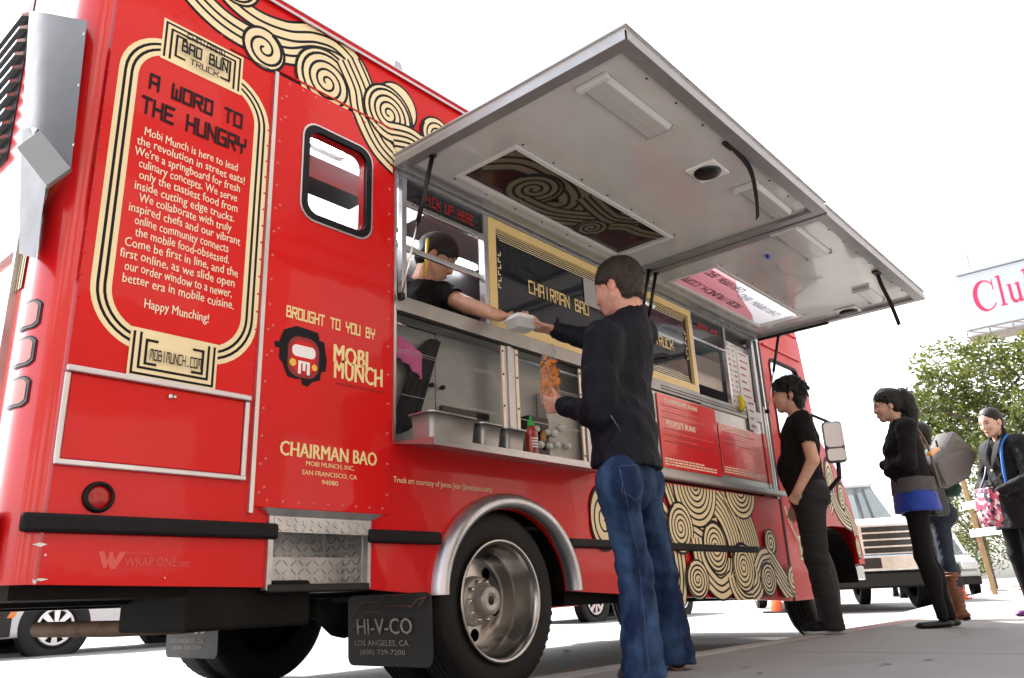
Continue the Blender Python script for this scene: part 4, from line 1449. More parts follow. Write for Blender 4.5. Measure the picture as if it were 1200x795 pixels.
# ================================================================== kitchen inside
INW = mat("kitchen steel", (.42, .43, .44), .32, .8, var=.15, vscale=2.5, rvar=.1)
mb = MB(); mb.fill([[(.92, 2.56), (6.0, 2.56), (6.0, 4.80), (.92, 4.80)], SKY], lambda p, k: (p[0], p[1], 2.72 + .03 * k), .03)
ceil = put("ceiling", mb, mat("ceiling white", (.75, .76, .77), .35, coat=.3), truck)
mb = MB(); mb.box(.9, 6.0, 4.62, 4.80, .735, 1.5)
put("counter", mb, INW, truck)
mb = MB(); mb.hexa([(3.3, 3.55, 2.02), (5.2, 3.55, 2.02), (5.2, 4.78, 2.02), (3.3, 4.78, 2.02), (3.3, 3.95, 2.70), (5.2, 3.95, 2.70), (5.2, 4.78, 2.70), (3.3, 4.78, 2.70)])
put("extractor_hood", mb, INW, truck)
mb = MB(); mb.box(2.4, 4.6, 2.98, 3.32, 1.98, 2.22)
put("overhead_locker", mb, mat("black locker", (.02, .021, .024), .4), truck)
mb = MB(); (x0_, y0_), (x1_, y1_) = SKY[0], SKY[2]
mb.add([(x0_, y0_, 2.75), (x1_, y0_, 2.75), (x1_, y1_, 2.75), (x0_, y1_, 2.75), (x0_, y0_, 2.90), (x1_, y0_, 2.90), (x1_, y1_, 2.90), (x0_, y1_, 2.90)], [(0, 1, 5, 4), (1, 2, 6, 5), (2, 3, 7, 6), (3, 0, 4, 7)])
put("added_skylight_shaft", mb, WHITE, truck)  # skylight added to brighten the kitchen and the view through the door window
mb = MB(); mb.loft([[(x, y, 2.902) for x, y in rrect(x0_ - .03, x1_ + .03, y0_ - .03, y1_ + .03, .05)], [(x, y, 2.96) for x, y in rrect(x0_ + .04, x1_ - .04, y0_ + .04, y1_ - .04, .05)]], False)
mb.add([(x, y, 2.96) for x, y in rrect(x0_ + .04, x1_ - .04, y0_ + .04, y1_ - .04, .05)], [tuple(range(28))])
put("added_skylight_dome", mb, translucent("added skylight plastic", (.75, .77, .78), .7), truck)
mb = MB(); mb.box(1.75, 2.35, 2.95, 3.10, 2.40, 2.52)
put("overhead_shelf", mb, INW, truck)
LAMP = mat("lit tube", (.9, .9, .9), .4, emit=((.95, .97, 1.0), 16.0))
for (x0, x1, y, z) in ((2.35, 3.15, 2.95, 2.25), (1.2, 2.3, 3.1, 2.70), (4.7, 5.6, 3.2, 2.70)):
    mb = MB(); mb.bar((x0, y, z), (x1, y, z), .06, .035)
    l = put("ceiling_lamp", mb, PLASTIC_W, truck)
    mb = MB(); mb.tube([(x0 + .03, y - .035, z - .012), (x1 - .03, y - .035, z - .012)], .013, 10)
    put("lamp_tube", mb, LAMP, l)
mb = MB(); mb.box(6.0, 6.02, 2.56, 4.80, .74, 2.72); put("cab_partition", mb, BLKM, truck)
mb = MB(); mb.box(4.93, 5.4, 2.9, 2.95, 1.0, 1.9); mb.box(2.3, 4.7, 3.5, 3.55, .74, 1.55)
put("dark_cabinet", mb, BLKG, truck)

# ================================================================== cab
prof = [(6.03, .306), (6.52, .312), (6.60, .46), (6.63, .62), (6.72, .78), (6.86, .868), (7.02, .885), (7.40, .885), (7.50, .87), (7.535, .80), (7.55, .575), (7.69, .575), (7.69, .66), (7.64, .90),
        (7.55, 1.16), (7.42, 1.34), (7.27, 1.47), (7.06, 1.62), (6.985, 1.78), (6.945, 2.15), (6.90, 2.48), (6.82, 2.70), (6.70, 2.83), (6.03, 2.83)]
cw = rrect(6.185, 6.76, 1.52, 2.20, .07)
cw = [(x + (.05 * (2.2 - z) if x > 6.5 else 0), z) for x, z in cw]
mb = MB(); mb.fill([prof, cw], side(TY, .03), .03)
cabp = put("cab_side", mb, RED, truck)
i0 = prof.index((7.55, .575))
front = prof[i0:]
mb = MB()
def fr(y, dx, sel=front): return [(x - dx, y, z) for x, z in sel]
rows = [fr(TY, 0), fr(TY + .12, -.07), fr(3.1, -.13), fr(4.25, -.13), fr(4.73, -.07), fr(4.85, 0)]
rows[0] = [(x, TY + .001, z) for x, z in front]
k = len(front)
vs = [p for r in rows for p in r]
mb.add(vs, [(i * k + j, i * k + j + 1, (i + 1) * k + j + 1, (i + 1) * k + j) for i in range(5) for j in range(k - 1)
            if not (i in (1, 2, 3) and 1.6 < min(front[j][1], front[j + 1][1]) and max(front[j][1], front[j + 1][1]) < 2.5)], True)
mb.fill([prof], lambda p, k: (p[0], 4.849, p[1]))
put("cab_front", mb, RED, cabp)
mb = MB()
ws = [(7.06, 1.66), (6.985, 1.78), (6.945, 2.15), (6.91, 2.42)]
rows = [[(x + .012 + d, y, z) for x, z in ws] for y, d in ((TY + .03, .012), (TY + .12, .07), (3.1, .13), (4.25, .13), (4.73, .07))]
vs = [p for r in rows for p in r]
mb.add(vs, [(i * 4 + j, i * 4 + j + 1, i * 4 + 5 + j, i * 4 + 4 + j) for i in range(4) for j in range(3)], True)
put("windscreen", mb, GLASS, cabp)
mb = MB(); mb.fill([cw], FLAT(TY + .012))
put("window_pane", mb, GLASS, cabp)
cx_, cz_ = 6.47, 1.86
o_ = [(cx_ + (x - cx_) * 1.06, cz_ + (z - cz_) * 1.05) for x, z in cw]
i_ = [(cx_ + (x - cx_) * .985, cz_ + (z - cz_) * .985) for x, z in cw]
mb = MB(); mb.fill([o_, i_], side(TY - .006, .016), .016)
put("window_gasket", mb, BLACK, cabp)
mb = MB(); mb.box(5.993, 6.028, TY - .004, TY + .03, .306, 2.32)
put("body_seal", mb, BLACK, truck)
mb = MB(); mb.bev = .004
for z in (2.30, 2.52):
    mb.box(6.08, 6.86, TY - .015, TY, z, z + .018)
put("drip_moulding", mb, RED2, cabp)
mb = MB(); mb.bev = .01; mb.box(7.55, 7.80, TY + .05, 4.80, .44, .56)
put("front_bumper", mb, CHROME, truck)
mb = MB(); mb.lathe([(0, -.02), (.02, -.018), (.026, 0)], (7.60, TY, .80), n=16)
put("marker_lamp", mb, mat("amber lens", (.7, .18, .01), .2, coat=.5), cabp)
mb = MB(); vs = []
for i in range(15):
    t = math.pi * i / 14
    for y in (TY + .02, 3.0): vs.append((7.06 + .46 * math.cos(t), y, .42 + .45 * math.sin(t)))
mb.add(vs, [(2 * i, 2 * i + 1, 2 * i + 3, 2 * i + 2) for i in range(14)])
mb.box(6.6, 7.56, 3.0, 3.05, .35, .95)
put("wheel_well", mb, CHASSIS, cabp)
P = Print(onside(TY - .0012), .0002)
P.flow([(7.03, 1.02), (7.12, 1.10), (7.20, 1.12)], .10, 3, .016)
P.curl(7.14, 1.30, .09, 2.6, 1, 1, .016, rz=.16)
P.flow([(7.14, 1.16), (7.22, 1.04), (7.34, .96), (7.5, .92)], .12, 4, .014)
P.curl(7.36, 1.16, .075, 2.6, 1, 1, .014, rz=.11)
P.flow([(7.40, 1.05), (7.52, .96), (7.58, .80), (7.60, .62)], .075, 3, .012)
P.curl(7.58, .72, .05, 2.0, 1, -1, .010, rz=.09)
put("swirl_print", P.mesh([((0, 0, .585), (0, 0, -1)), ((7.66, 0, 0), (1, 0, 0))]), [CREAM, DARKP], cabp)
P = Print(onside(TY - .0012), .0002)
P.strip(smooth_path([(6.08, 1.0), (6.12, .90), (6.20, .80), (6.27, .74)]), .03, 0)
P.strip(smooth_path([(6.085, 1.0), (6.125, .90), (6.205, .80), (6.275, .74)]), .008, 1)
P.poly([[(6.24, .60), (6.36, .60), (6.36, .78), (6.24, .78)]], 0)
for q in range(3): P.strip([(6.255 + q * .03, .62), (6.255 + q * .03, .76)], .008, 1)
P.strip([(6.25, .63), (6.35, .63)], .008, 1)
put("frame_print", P.mesh(), [CREAM, DARKP], cabp)
# mirror on its arm
c = W(977, 518, 2.28)
mb = MB(); mb.bev = .03
mb.box(c.x - .02, c.x + .06, 2.195, 2.355, c.z - .175, c.z + .175)
def turn_m(mb):
    R_ = Matrix.Rotation(math.radians(26), 4, "Z"); o_ = Vector((c.x, 2.28, c.z))
    mb.v = [tuple(R_ @ (Vector(p) - o_) + o_) for p in mb.v]; return mb
mr = put("side_mirror", turn_m(mb), mat("mirror shell", (.10, .10, .105), .35), truck)
mb = MB(); mb.fill([rrect(2.205, 2.345, c.z - .045, c.z + .158, .03)], lambda p, k: (c.x - .0215, p[0], p[1]))
put("mirror_glass", turn_m(mb), mat("mirror silver", (.50, .53, .56), .22, .9), mr)
mb = MB(); mb.fill([rrect(2.205, 2.345, c.z - .158, c.z - .06, .025)], lambda p, k: (c.x - .0215, p[0], p[1]))
put("mirror_glass", turn_m(mb), MATS["mirror silver"], mr)
mb = MB(); mb.tube([(c.x + .03, 2.28, c.z - .16), (c.x + .06, 2.30, c.z - .29), (c.x + .05, 2.42, c.z - .40), (c.x + .03, 2.52, c.z - .43)], .02, 10)
put("mirror_arm", mb, BLKM, mr)
mb = MB(); mb.tube([(c.x + .03, 2.28, c.z + .16), (c.x, 2.42, c.z + .25), (c.x - .03, 2.52, c.z + .26)], .013, 10)
put("mirror_arm", mb, BLKM, mr)

# ================================================================== rear face
XR = .765
def corner_pt(q, off):
    """q metres round the corner: below 0 on the rear wall, above 0 on the round corner"""
    if q <= 0: return (.77 - off, 2.6 - q, 0)
    a = math.pi + q / .1
    return (.87 + (.1 + off) * math.cos(a), 2.6 + (.1 + off) * math.sin(a), 0)
def curved(q0, q1, z0, z1, off, ch=.012, n=10):
    vs, fs = [], []
    for i in range(n + 1):
        q = q0 + (q1 - q0) * i / n
        e = ch if i in (0, n) else (ch * .3 if i in (1, n - 1) else 0)
        x, y, _ = corner_pt(q, off)
        vs += [(x, y, z0 + e), (x, y, z1 - e)]
    return vs, [(2 * i, 2 * i + 1, 2 * i + 3, 2 * i + 2) for i in range(n)]
for z in (1.283, 1.165, 1.040):
    t = None
    mb = MB(); mb.add(*curved(-.040, .068, z - .048, z + .048, .003, .016), True)
    t = put("tail_lamp", mb, BLKM, truck)
    mb = MB(); mb.add(*curved(-.036, .064, z - .044, z + .044, .005, .014), True)
    put("lamp_trim", mb, mat("grey lamp trim", (.16, .16, .17), .4), t)
    mb = MB(); mb.add(*curved(-.030, .058, z - .037, z + .037, .008, .012), True)
    put("lens", mb, mat("pale red lens", (.62, .27, .25), .3, coat=.15), t)
# steel hood hung on the rear wall, with louvres beyond it
def onx(px, py, x):
    q = CAM_R @ Vector((px - 600, py - 397.5, 933.575)); return CAM_C + q * (x / q.x)
GALV = mat("galvanised steel", (.115, .118, .125), .45, .3, var=.12, vscale=5, rvar=.1)
def sheet(top, bot, n=6):
    m = len(top); vs = []
    for k in range(n + 1):
        f = k / n
        vs += [Vector(a).lerp(Vector(b), f) for a, b in zip(top, bot)]
    return vs, [(k * m + i, k * m + i + 1, (k + 1) * m + i + 1, (k + 1) * m + i) for k in range(n) for i in range(m - 1)]
tp = [onx(102, 24, .772), onx(76, 19.5, .736), onx(58, 16, .712), onx(50, 14.5, .702), onx(44, 13.5, .700), onx(38, 13, .706), onx(34, 14, .716)]
bt_ = [onx(83, 198, .772), onx(66, 176, .736), onx(53, 160, .712), onx(47, 153, .702), onx(40, 150, .700), onx(32, 150, .706), onx(25, 152, .716)]
mb = MB(); mb.add(*sheet(tp, bt_), True)
mb.add(tp + [Vector((.772, tp[-1].y + .03, tp[-1].z))], [tuple(range(len(tp) + 1))])
hood = put("rear_hood", mb, GALV, truck)
mb = MB(); mb.add(*sheet([onx(25, 148, .735), onx(36, 150, .735), onx(56, 200, .735)], [onx(22, 297, .735), onx(31, 300, .735), onx(42, 303, .735)]), True)
put("hood_bracket", mb, GALV, hood)
q4 = [onx(47, 152, .700), onx(83, 197, .766), onx(54, 218, .728), onx(27, 178, .690)]
mb = MB(); mb.bev = .003; q4[3] = q4[0] + q4[2] - q4[1]; mb.hexa([p + Vector((.012, .02, 0)) for p in q4] + q4)
put("hood_flap", mb, mat("bright galvanised", (.19, .19, .19), .45, .2, var=.08, vscale=8), hood)
mb = MB()
for px, py in ((98, 40), (92, 100), (86, 170), (60, 155)):
    p = onx(px, py, .762); mb.lathe([(0, -.003), (.004, -.002), (.005, 0)], p, axis='x', n=8)
put("bolts", mb, ALU, hood, kind="stuff")
for i in range(11):
    z = 2.05 + i * .062
    mb = MB(); mb.hexa([(.735, 3.10, z), (.768, 3.10, z + .02), (.768, 4.0, z + .02), (.735, 4.0, z), (.735, 3.10, z + .012), (.768, 3.10, z + .038), (.768, 4.0, z + .038), (.735, 4.0, z + .012)])
    put("louvre", mb, ALU, truck)
mb = MB(); mb.box(.766, .770, 3.08, 4.02, 2.03, 2.76)
put("louvre_back", mb, BLKM, truck)
P = Print(lambda p, e: (XR - e, p[0], p[1]), .0004)
P.strip(smooth_path([(2.52, 1.98), (2.545, 1.80), (2.60, 1.68), (2.68, 1.60), (2.70, 1.40)]), .05, 0)
for o in (-.012, .012):
    P.strip(smooth_path([(2.52 + o, 1.98), (2.545 + o, 1.80), (2.60 + o, 1.68), (2.68 + o, 1.60), (2.70 + o, 1.40)]), .008, 1)
put("rear_print", P.mesh(), [CREAM, DARKP], truck)
mb = MB(); mb.box(.75, .775, 2.73, 2.75, .72, 2.2); mb.box(.752, .775, 2.76, 4.4, 1.55, 1.60)
put("rear_door_edge", mb, ALU, truck)

# ================================================================== things on the shelf
def zsh(y): return 1.026 + (y - 2.262) * .014 / .238
def pan(x0, x1, y0, y1, h, label):
    z = zsh(y0) + .003
    t = thing("steel_pan", label, "food pan", ((x0 + x1) / 2, (y0 + y1) / 2, z), "steel food pans on the serving shelf")
    i = .012
    mb = MB()
    def ring(a, b, zz, r): return [(x, y, zz) for x, y in rrect(a, b, y0 + (a - x0), y1 - (a - x0), r, 4)]
    mb.loft([ring(x0 + i, x1 - i, z, .016), ring(x0, x1, z + h, .022), ring(x0 + .004, x1 - .004, z + h, .02), ring(x0 + i + .004, x1 - i - .004, z + .006, .014)], False)
    mb.add(ring(x0 + i, x1 - i, z, .016), [tuple(range(20))]) if False else None
    put("pan_body", mb, STEELV, t)
    mb = MB()
    mb.loft([ring(x0 - .008, x1 + .008, z + h - .003, .028), ring(x0 - .010, x1 + .010, z + h + .003, .03), ring(x0 + .003, x1 - .003, z + h + .003, .02)], False)
    put("pan_rim", mb, STEEL, t)
    return t
pan(2.172, 2.440, 2.295, 2.43, .110, "largest steel food pan at the rear end of the serving shelf")
pan(2.468, 2.600, 2.290, 2.43, .100, "small steel food pan between the large pan and another small pan")
pan(2.628, 2.765, 2.290, 2.43, .098, "small steel food pan beside the red sauce bottle")
bx, by = 2.825, 2.315
bz = zsh(by) + .002
bt = thing("sauce_bottle", "red chilli sauce squeeze bottle with green nozzle on the shelf", "sauce bottle", (bx, by, bz))
mb = MB(); mb.lathe([(0, 0), (.028, 0), (.031, .006), (.031, .095), (.029, .105), (.018, .128), (.013, .134), (0, .134)], (bx, by, bz), axis='z', n=24)
put("bottle", mb, mat("sauce red plastic", (.35, .03, .02), .2, coat=.5, var=.3, vscale=20), bt)
mb = MB(); mb.lathe([(.015, .134), (.016, .150), (.013, .154), (.008, .160), (.004, .188), (0, .189)], (bx, by, bz), axis='z', n=20)
put("nozzle", mb, mat("green plastic", (.02, .38, .05), .35), bt)
m2 = MB()
for i in range(4):
    z = bz + .03 + i * .013
    m2.lathe([(.0315, 0), (.0315, .006)], (bx, by, z), axis='z', n=10, a0=-2.4, a1=-1.2 + .1 * (i % 2))
put("print_marks", m2, PLASTIC_W, bt, kind="stuff")
# buns behind the glass
BUN = mat("steamed bun", (.74, .72, .66), .5, var=.05, vscale=30)
for i, (x, z, r) in enumerate(((3.135, 1.228, .022), (3.225, 1.222, .020), (3.285, 1.225, .028), (3.165, 1.150, .024), (3.235, 1.150, .022), (3.35, 1.262, .026), (3.40, 1.17, .022), (3.30, 1.165, .024))):
    s_ = SDF((x - .04, TY + .0, z - .04), (x + .04, TY + .08, z + .04), .004)
    s_.ell((x, TY + .035, z), (r, .02, r * .85))
    o = put("steamed_bun", s_.mesh(), BUN, None)
    tag(o, ["round white bun high on the dark rack, beside the sauce bottle", "round white bun high on the dark rack, next to the pale board", "biggest white bun, at the edge of the pale board above the smaller buns", "round white bun low on the dark rack, beside the sauce bottle",
            "round white bun low on the dark rack, next to the pale board", "white bun highest on the pale board", "white bun low on the pale board by the tan frame strip", "white bun low on the pale board where it meets the dark rack"][i], "bun", "white buns behind the display glass")
s_ = SDF((3.14, TY, 1.15), (3.24, TY + .08, 1.26), .004); s_.ell((3.185, TY + .035, 1.188), (.018, .015, .03)); s_.ell((3.195, TY + .035, 1.215), (.016, .014, .018))
o = put("fried_snack", s_.mesh(), mat("fried orange", (.48, .20, .04), .5, var=.3, vscale=60), None)
tag(o, "small orange fried snack among the white buns on the dark rack", "snack")
# pink towel and black apron inside the glass
def cloth(name, pts_top, pts_bot, y, m, label, cat, seed=0, n=14, amp=.008):
    mb = MB(); rng = random.Random(seed)
    T, B = smooth_path(pts_top, n), smooth_path(pts_bot, n)
    K = min(len(T), len(B)); R = 12
    vs = []
    for j in range(R + 1):
        for i in range(K):
            f = j / R
            x = T[i][0] * (1 - f) + B[i][0] * f; z = T[i][1] * (1 - f) + B[i][1] * f
            vs.append((x, y + amp * math.sin(i * .9 + seed + f * 1.4) * (.4 + .6 * f) + amp * .4 * math.sin(i * 2.3 + f * 3), z))
    fs = [(j * K + i, j * K + i + 1, (j + 1) * K + i + 1, (j + 1) * K + i) for j in range(R) for i in range(K - 1)]
    k = len(vs)
    vs += [(x, yy + .006, z) for x, yy, z in vs]
    fs += [tuple(q + k for q in f)[::-1] for f in fs]
    mb.add(vs, fs, True)
    o = put(name, mb, m, None)
    return tag(o, label, cat)
cloth("pink_towel", [(2.17, 1.545), (2.26, 1.525), (2.37, 1.475)], [(2.17, 1.44), (2.26, 1.42), (2.365, 1.36)], TY + .055, mat("pink towel", (.62, .12, .30), .8, var=.15, vscale=18, sheen=.3), "pink towel behind the display glass at the rear end", "towel", 1)
cloth("black_apron", [(2.33, 1.47), (2.42, 1.565), (2.50, 1.57)], [(2.19, 1.10), (2.25, 1.10), (2.33, 1.14)], TY + .07, mat("black apron cloth", (.018, .017, .018), .85, var=.3, vscale=20), "black cloth draped slantwise behind the display glass", "cloth", 4, amp=.012)
# ================================================================== ground
ROAD = mat("worn road concrete", (.21, .203, .195), .85, var=.10, vscale=.8, bump=.003, bscale=45, dirt=.25, dirtcol=(.16, .155, .15))
WALK = mat("pavement concrete", (.235, .23, .22), .82, var=.10, vscale=2.2, bump=.0025, bscale=110, dirt=.55, dirtcol=(.135, .13, .122))
KERB = mat("kerb concrete", (.32, .31, .295), .8, var=.12, vscale=3, bump=.0015, bscale=50, dirt=.4, dirtcol=(.22, .21, .20))
mb = MB(); mb.add([(-300, -300, 0), (900, -300, 0), (900, 900, 0), (-300, 900, 0)], [(0, 1, 2, 3)])
put("road", mb, ROAD, None, kind="structure")
SW = .10
edge = [(-30, 2.10), (7.9, 2.10), (8.45, 2.40), (9.2, 2.60), (13.5, 3.25), (22, 4.45), (60, 9.8), (300, 44)]
mb = MB()
ol = [(-30, -40)] + edge + [(300, -40)]
mb.fill([ol], lambda p, k: (p[0], p[1], SW - .012))
walk = put("sidewalk", mb, mat("joint grime", (.20, .195, .185), .9), None, kind="structure")
def slab_mesh(w, d):
    m = MB(); m.bev = .006; m.box(.004, w - .004, .004, d - .004, -.08, 0)
    return m.mesh()
sm = slab_mesh(1.55, 1.52); sm.materials.append(WALK)
for i in range(-1, 12):
    for j in range(4):
        x0, y1 = -.55 + i * 1.55, 2.092 - j * 1.52
        o = bpy.data.objects.new("slab", sm); COL.objects.link(o); o.parent = walk
        o.location = (x0, y1 - 1.52, SW + RNG.uniform(-.001, .001))
# the rest of the pavement farther off, joints left to the material
def inset(p): return (p[0], p[1] - .004, SW)
m2 = MB(); m2.fill([[(7.2 if q == 0 else x, y) for q, (x, y) in enumerate([(0, 2.098)] + edge[1:])] + [(300, 2.098)]], lambda p, k: (p[0], p[1], SW - .001))
m2.fill([[(18.06, -40), (300, -40), (300, 2.0955), (18.06, 2.0955)]], lambda p, k: (p[0], p[1], SW - .001))
m2.fill([[(-30, -40), (18.05, -40), (18.05, -3.995), (-30, -3.995)]], lambda p, k: (p[0], p[1], SW - .001))
put("pavement_far", m2, WALK, walk, kind="stuff")
# kerb stones
pts = []
for a, b in zip(edge[:-1], edge[1:]):
    L = math.dist(a, b); n = max(1, min(int(L / 1.8), 22))
    pts += [(a[0] + (b[0] - a[0]) * i / n, a[1] + (b[1] - a[1]) * i / n) for i in range(n)]
pts.append(edge[-1])
REDK = mat("faded red kerb paint", (.36, .20, .18), .7, var=.2, vscale=5, dirt=.6, dirtcol=(.36, .34, .32))
for a, b in zip(pts[:-1], pts[1:]):
    if b[0] < -2 or a[0] > 60: continue
    d = Vector((b[0] - a[0], b[1] - a[1], 0)).normalized(); nrm = Vector((-d.y, d.x, 0))
    mb = MB(); mb.bev = .015
    g = .004
    A, B = Vector((*a, 0)) + d * g, Vector((*b, 0)) - d * g
    w = .14
    mb.hexa([A + Vector((0, 0, -.05)), B + Vector((0, 0, -.05)), B + nrm * (w + .02) + Vector((0, 0, -.05)), A + nrm * (w + .02) + Vector((0, 0, -.05)),
             A + Vector((0, 0, SW + .002)), B + Vector((0, 0, SW + .002)), B + nrm * w + Vector((0, 0, SW + .002)), A + nrm * w + Vector((0, 0, SW + .002))])
    red = 4.6 < a[0] < 8.0
    put("kerb_stone", mb, REDK if red else KERB, walk)
# old chewing gum and drips trodden into the slabs
mb = MB(); rg = random.Random(11)
for i in range(46):
    x, y = rg.uniform(2.2, 9.5), rg.uniform(.4, 2.0); r = rg.uniform(.008, .022)
    mb.fill([[(x + r * rg.uniform(.6, 1.2) * math.cos(a), y + r * rg.uniform(.6, 1.2) * math.sin(a)) for a in (2 * math.pi * k / 9 for k in range(9))]], lambda p, k: (p[0], p[1], SW + .004))
put("gum_spots", mb, mat("trodden gum", (.07, .068, .065), .8), walk, kind="stuff")
# gutter and litter
for (px, py, z, c, s_, lab) in ((672, 788, .004, (.42, .14, .03), .035, "small orange leaf lying on the road by the rear wheel"), (664, 764, .004, (.55, .53, .5), .045, "pale scrap of paper on the road behind the rear wheel")):
    q = CAM_R @ Vector((px - 600, py - 397.5, 933.575)); p = CAM_C + q * ((z - CAM_C.z) / q.z)
    mb = MB(); mb.add([(p.x - s_, p.y, z), (p.x - .2 * s_, p.y - .5 * s_, z + .012), (p.x + s_, p.y - .1 * s_, z + .003), (p.x + .1 * s_, p.y + .5 * s_, z + .015)], [(0, 1, 2), (0, 2, 3)])
    tag(put("litter", mb, mat("litter %d" % px, c, .8), None), lab, "litter")

# ================================================================== vehicles in the street
def xf(loc, yaw, k=1.0):
    M = Matrix.Translation(loc) @ Matrix.Rotation(yaw, 4, 'Z') @ Matrix.Scale(k, 4)
    return lambda mb: (setattr(mb, 'v', [tuple(M @ Vector(p)) for p in mb.v]), mb)[1]
def car(name, label, cat, loc, yaw, L, Wd, lower, green, paint, wheels, rw, clad=None, group=None, k=1.0):
    """local x runs from the nose (0) to the tail (L), y across; lower/green are side outlines"""
    T = xf(loc, yaw, k)
    t = thing(name, label, cat, loc, group)
    h = Wd / 2
    mb = MB(); mb.bev = .05
    cut = lower
    mb.fill([cut], lambda p, k: (p[0], -h + Wd * k, p[1]), 1)
    body = put("body", T(mb) if False else T(mb), paint, t, smooth=False)
    mb = MB()
    n = len(green)
    def gl(y, ins): 
        zc0, zc1 = min(z for x, z in green), max(z for x, z in green)
        return [(x, (y + (ins if y < 0 else -ins) * (.4 + .6 * (z - zc0) / (zc1 - zc0))), z) for x, z in green]
    a, b = gl(-h, .22), gl(h, .22)
    mb.add(a + b, [tuple(range(n))[::-1], tuple(range(n, 2 * n))] + [(i, (i + 1) % n, n + (i + 1) % n, n + i) for i in range(n)])
    mb.bev = .03
    put("glasshouse", T(mb), CARGLASS, t)
    zt = max(z for x, z in green)
    top = [x for x, z in green if z > zt - .1]
    mb = MB(); mb.bev = .02; mb.box(min(top) - .05, max(top) + .05, -h + .18, h - .18, zt - .03, zt + .025)
    put("roof", T(mb), paint, t)
    xs = sorted(x for x, z in green if z > zt - .1); lo = sorted(x for x, z in green if z <= zt - .1)
    for s_ in (-1, 1):
        for (xa, xb) in ((lo[0], xs[0]), (lo[-1], xs[-1])):
            mb = MB(); mb.bar((xa, s_ * (h - .085), min(z for x, z in green)), (xb, s_ * (h - .205), zt), .07, .05); put("pillar", T(mb), paint, t)
        xm = (xs[0] * .45 + xs[-1] * .55)
        mb = MB(); mb.bar((xm, s_ * (h - .085), min(z for x, z in green)), (xm, s_ * (h - .205), zt), .09, .04); put("pillar", T(mb), paint, t)
    for wx in wheels:
        for s_ in (-1, 1):
            mb = MB(); mb.lathe([(rw + .055, -.012), (rw + .02, .01), (rw + .02, .20)], (wx, -h if s_ < 0 else h, rw), n=28, a0=-.1, a1=math.pi + .1)
            if s_ > 0: mb.v = [(x, 2 * h - y, z) for x, y, z in mb.v]
            put("arch_lip", T(mb), clad or BLKM, body)
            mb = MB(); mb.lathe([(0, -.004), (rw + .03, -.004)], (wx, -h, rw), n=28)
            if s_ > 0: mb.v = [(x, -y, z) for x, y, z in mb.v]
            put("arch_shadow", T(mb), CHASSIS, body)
            mb = tyre(-.03, .16, rw)
            mb.v = [(x + wx, s_ * -1 * (y - h) if s_ < 0 else (h - y), z + rw) for x, y, z in mb.v]
            if s_ < 0: mb.v = [(x, -abs(y), z) for x, y, z in mb.v]
            w = put("wheel", T(mb), TYRE, t)
            r = rw * .68
            mb = MB()
            mb.lathe([(r, .004), (r - .012, -.006), (r - .03, .0), (r - .032, .03)], (0, 0, 0), n=32)
            for k in range(8):
                a = 2 * math.pi * k / 8
                c_, sn = math.cos(a), math.sin(a)
                pp = []
                for rr, ww in ((.05, .020), (r - .02, .034)):
                    for q in (-1, 1): pp.append((rr * c_ - q * ww * sn, -.006 if rr < .1 else -.002, rr * sn + q * ww * c_))
                pp2 = [(x, .015, z) for x, y, z in pp]
                mb.add(pp + pp2, [(0, 2, 3, 1), (0, 4, 6, 2), (1, 3, 7, 5)])
            mb.lathe([(0, -.012), (.03, -.012), (.055, -.004), (.058, .015)], (0, 0, 0), n=20)
            mb.v = [(x + wx, (y - h - .02) if s_ < 0 else (h + .02 - y), z + rw) for x, y, z in mb.v]
            put("rim", T(mb), mat("alloy", (.70, .71, .72), .3, .8), w)
            mb = MB(); mb.lathe([(0, .03), (r - .02, .03)], (0, 0, 0), n=24)
            mb.v = [(x + wx, (y - h - .02) if s_ < 0 else (h + .02 - y), z + rw) for x, y, z in mb.v]
            put("brake_disc", T(mb), CHASSIS, w)
    return t, T, h, body
WPAINT = mat("white car paint", (.56, .565, .57), .25, coat=.6)
SPAINT = mat("silver car paint", (.46, .46, .45), .3, .5, coat=.6)
DPAINT = mat("dark blue car paint", (.02, .03, .06), .25, coat=.6)
# white hatchback seen past the truck's tail
hb, T, h, body = car("parked_car", "white hatchback with eight spoke alloy wheel seen beyond the rear of the truck", "car", (2.98, 11.22, 0), 0, 3.7, 1.7,
    [(.03, .28), (.0, .55), (.08, .78), (.9, .98), (3.5, 1.0), (3.66, .8), (3.7, .45), (3.6, .24), (.2, .2)], [(.95, .98), (1.5, 1.44), (3.2, 1.46), (3.55, 1.0)], WPAINT, (.88, 3.0), .305, BLKM)
mb = MB(); mb.bev = .01; mb.box(1.3, 2.62, -h - .012, -h + .02, .20, .33)
put("sill", T(mb), BLKM, hb)
mb = MB(); mb.bev = .01; mb.box(-.03, .42, -h - .010, h + .01, .22, .50)
put("bumper", T(mb), BLKM, hb)
mb = MB(); mb.fill([[(.36, .42), (.43, .42), (.52, .60), (.46, .60)]], lambda p, k: (p[0], -h - .013, p[1]))
put("side_marker", T(mb), MATS["amber lens"], hb)
# dark car glimpsed under the truck
dc, T, h, body = car("parked_car", "dark car glimpsed under the truck between the rear wheel and the man in jeans", "car", (10.3, 8.72, 0), 0, 4.3, 1.75,
    [(.02, .25), (.0, .55), (.12, .74), (1.2, .92), (3.9, .98), (4.25, .8), (4.3, .4), (4.2, .24)], [(1.2, .92), (1.85, 1.38), (3.3, 1.40), (3.95, .96)], DPAINT, (.68, 3.45), .31)
mb = MB(); mb.bev = .008; mb.box(-.04, .10, -h - .006, -h + .5, .42, .50)
put("lamp", T(mb), MATS["red lens"], dc)
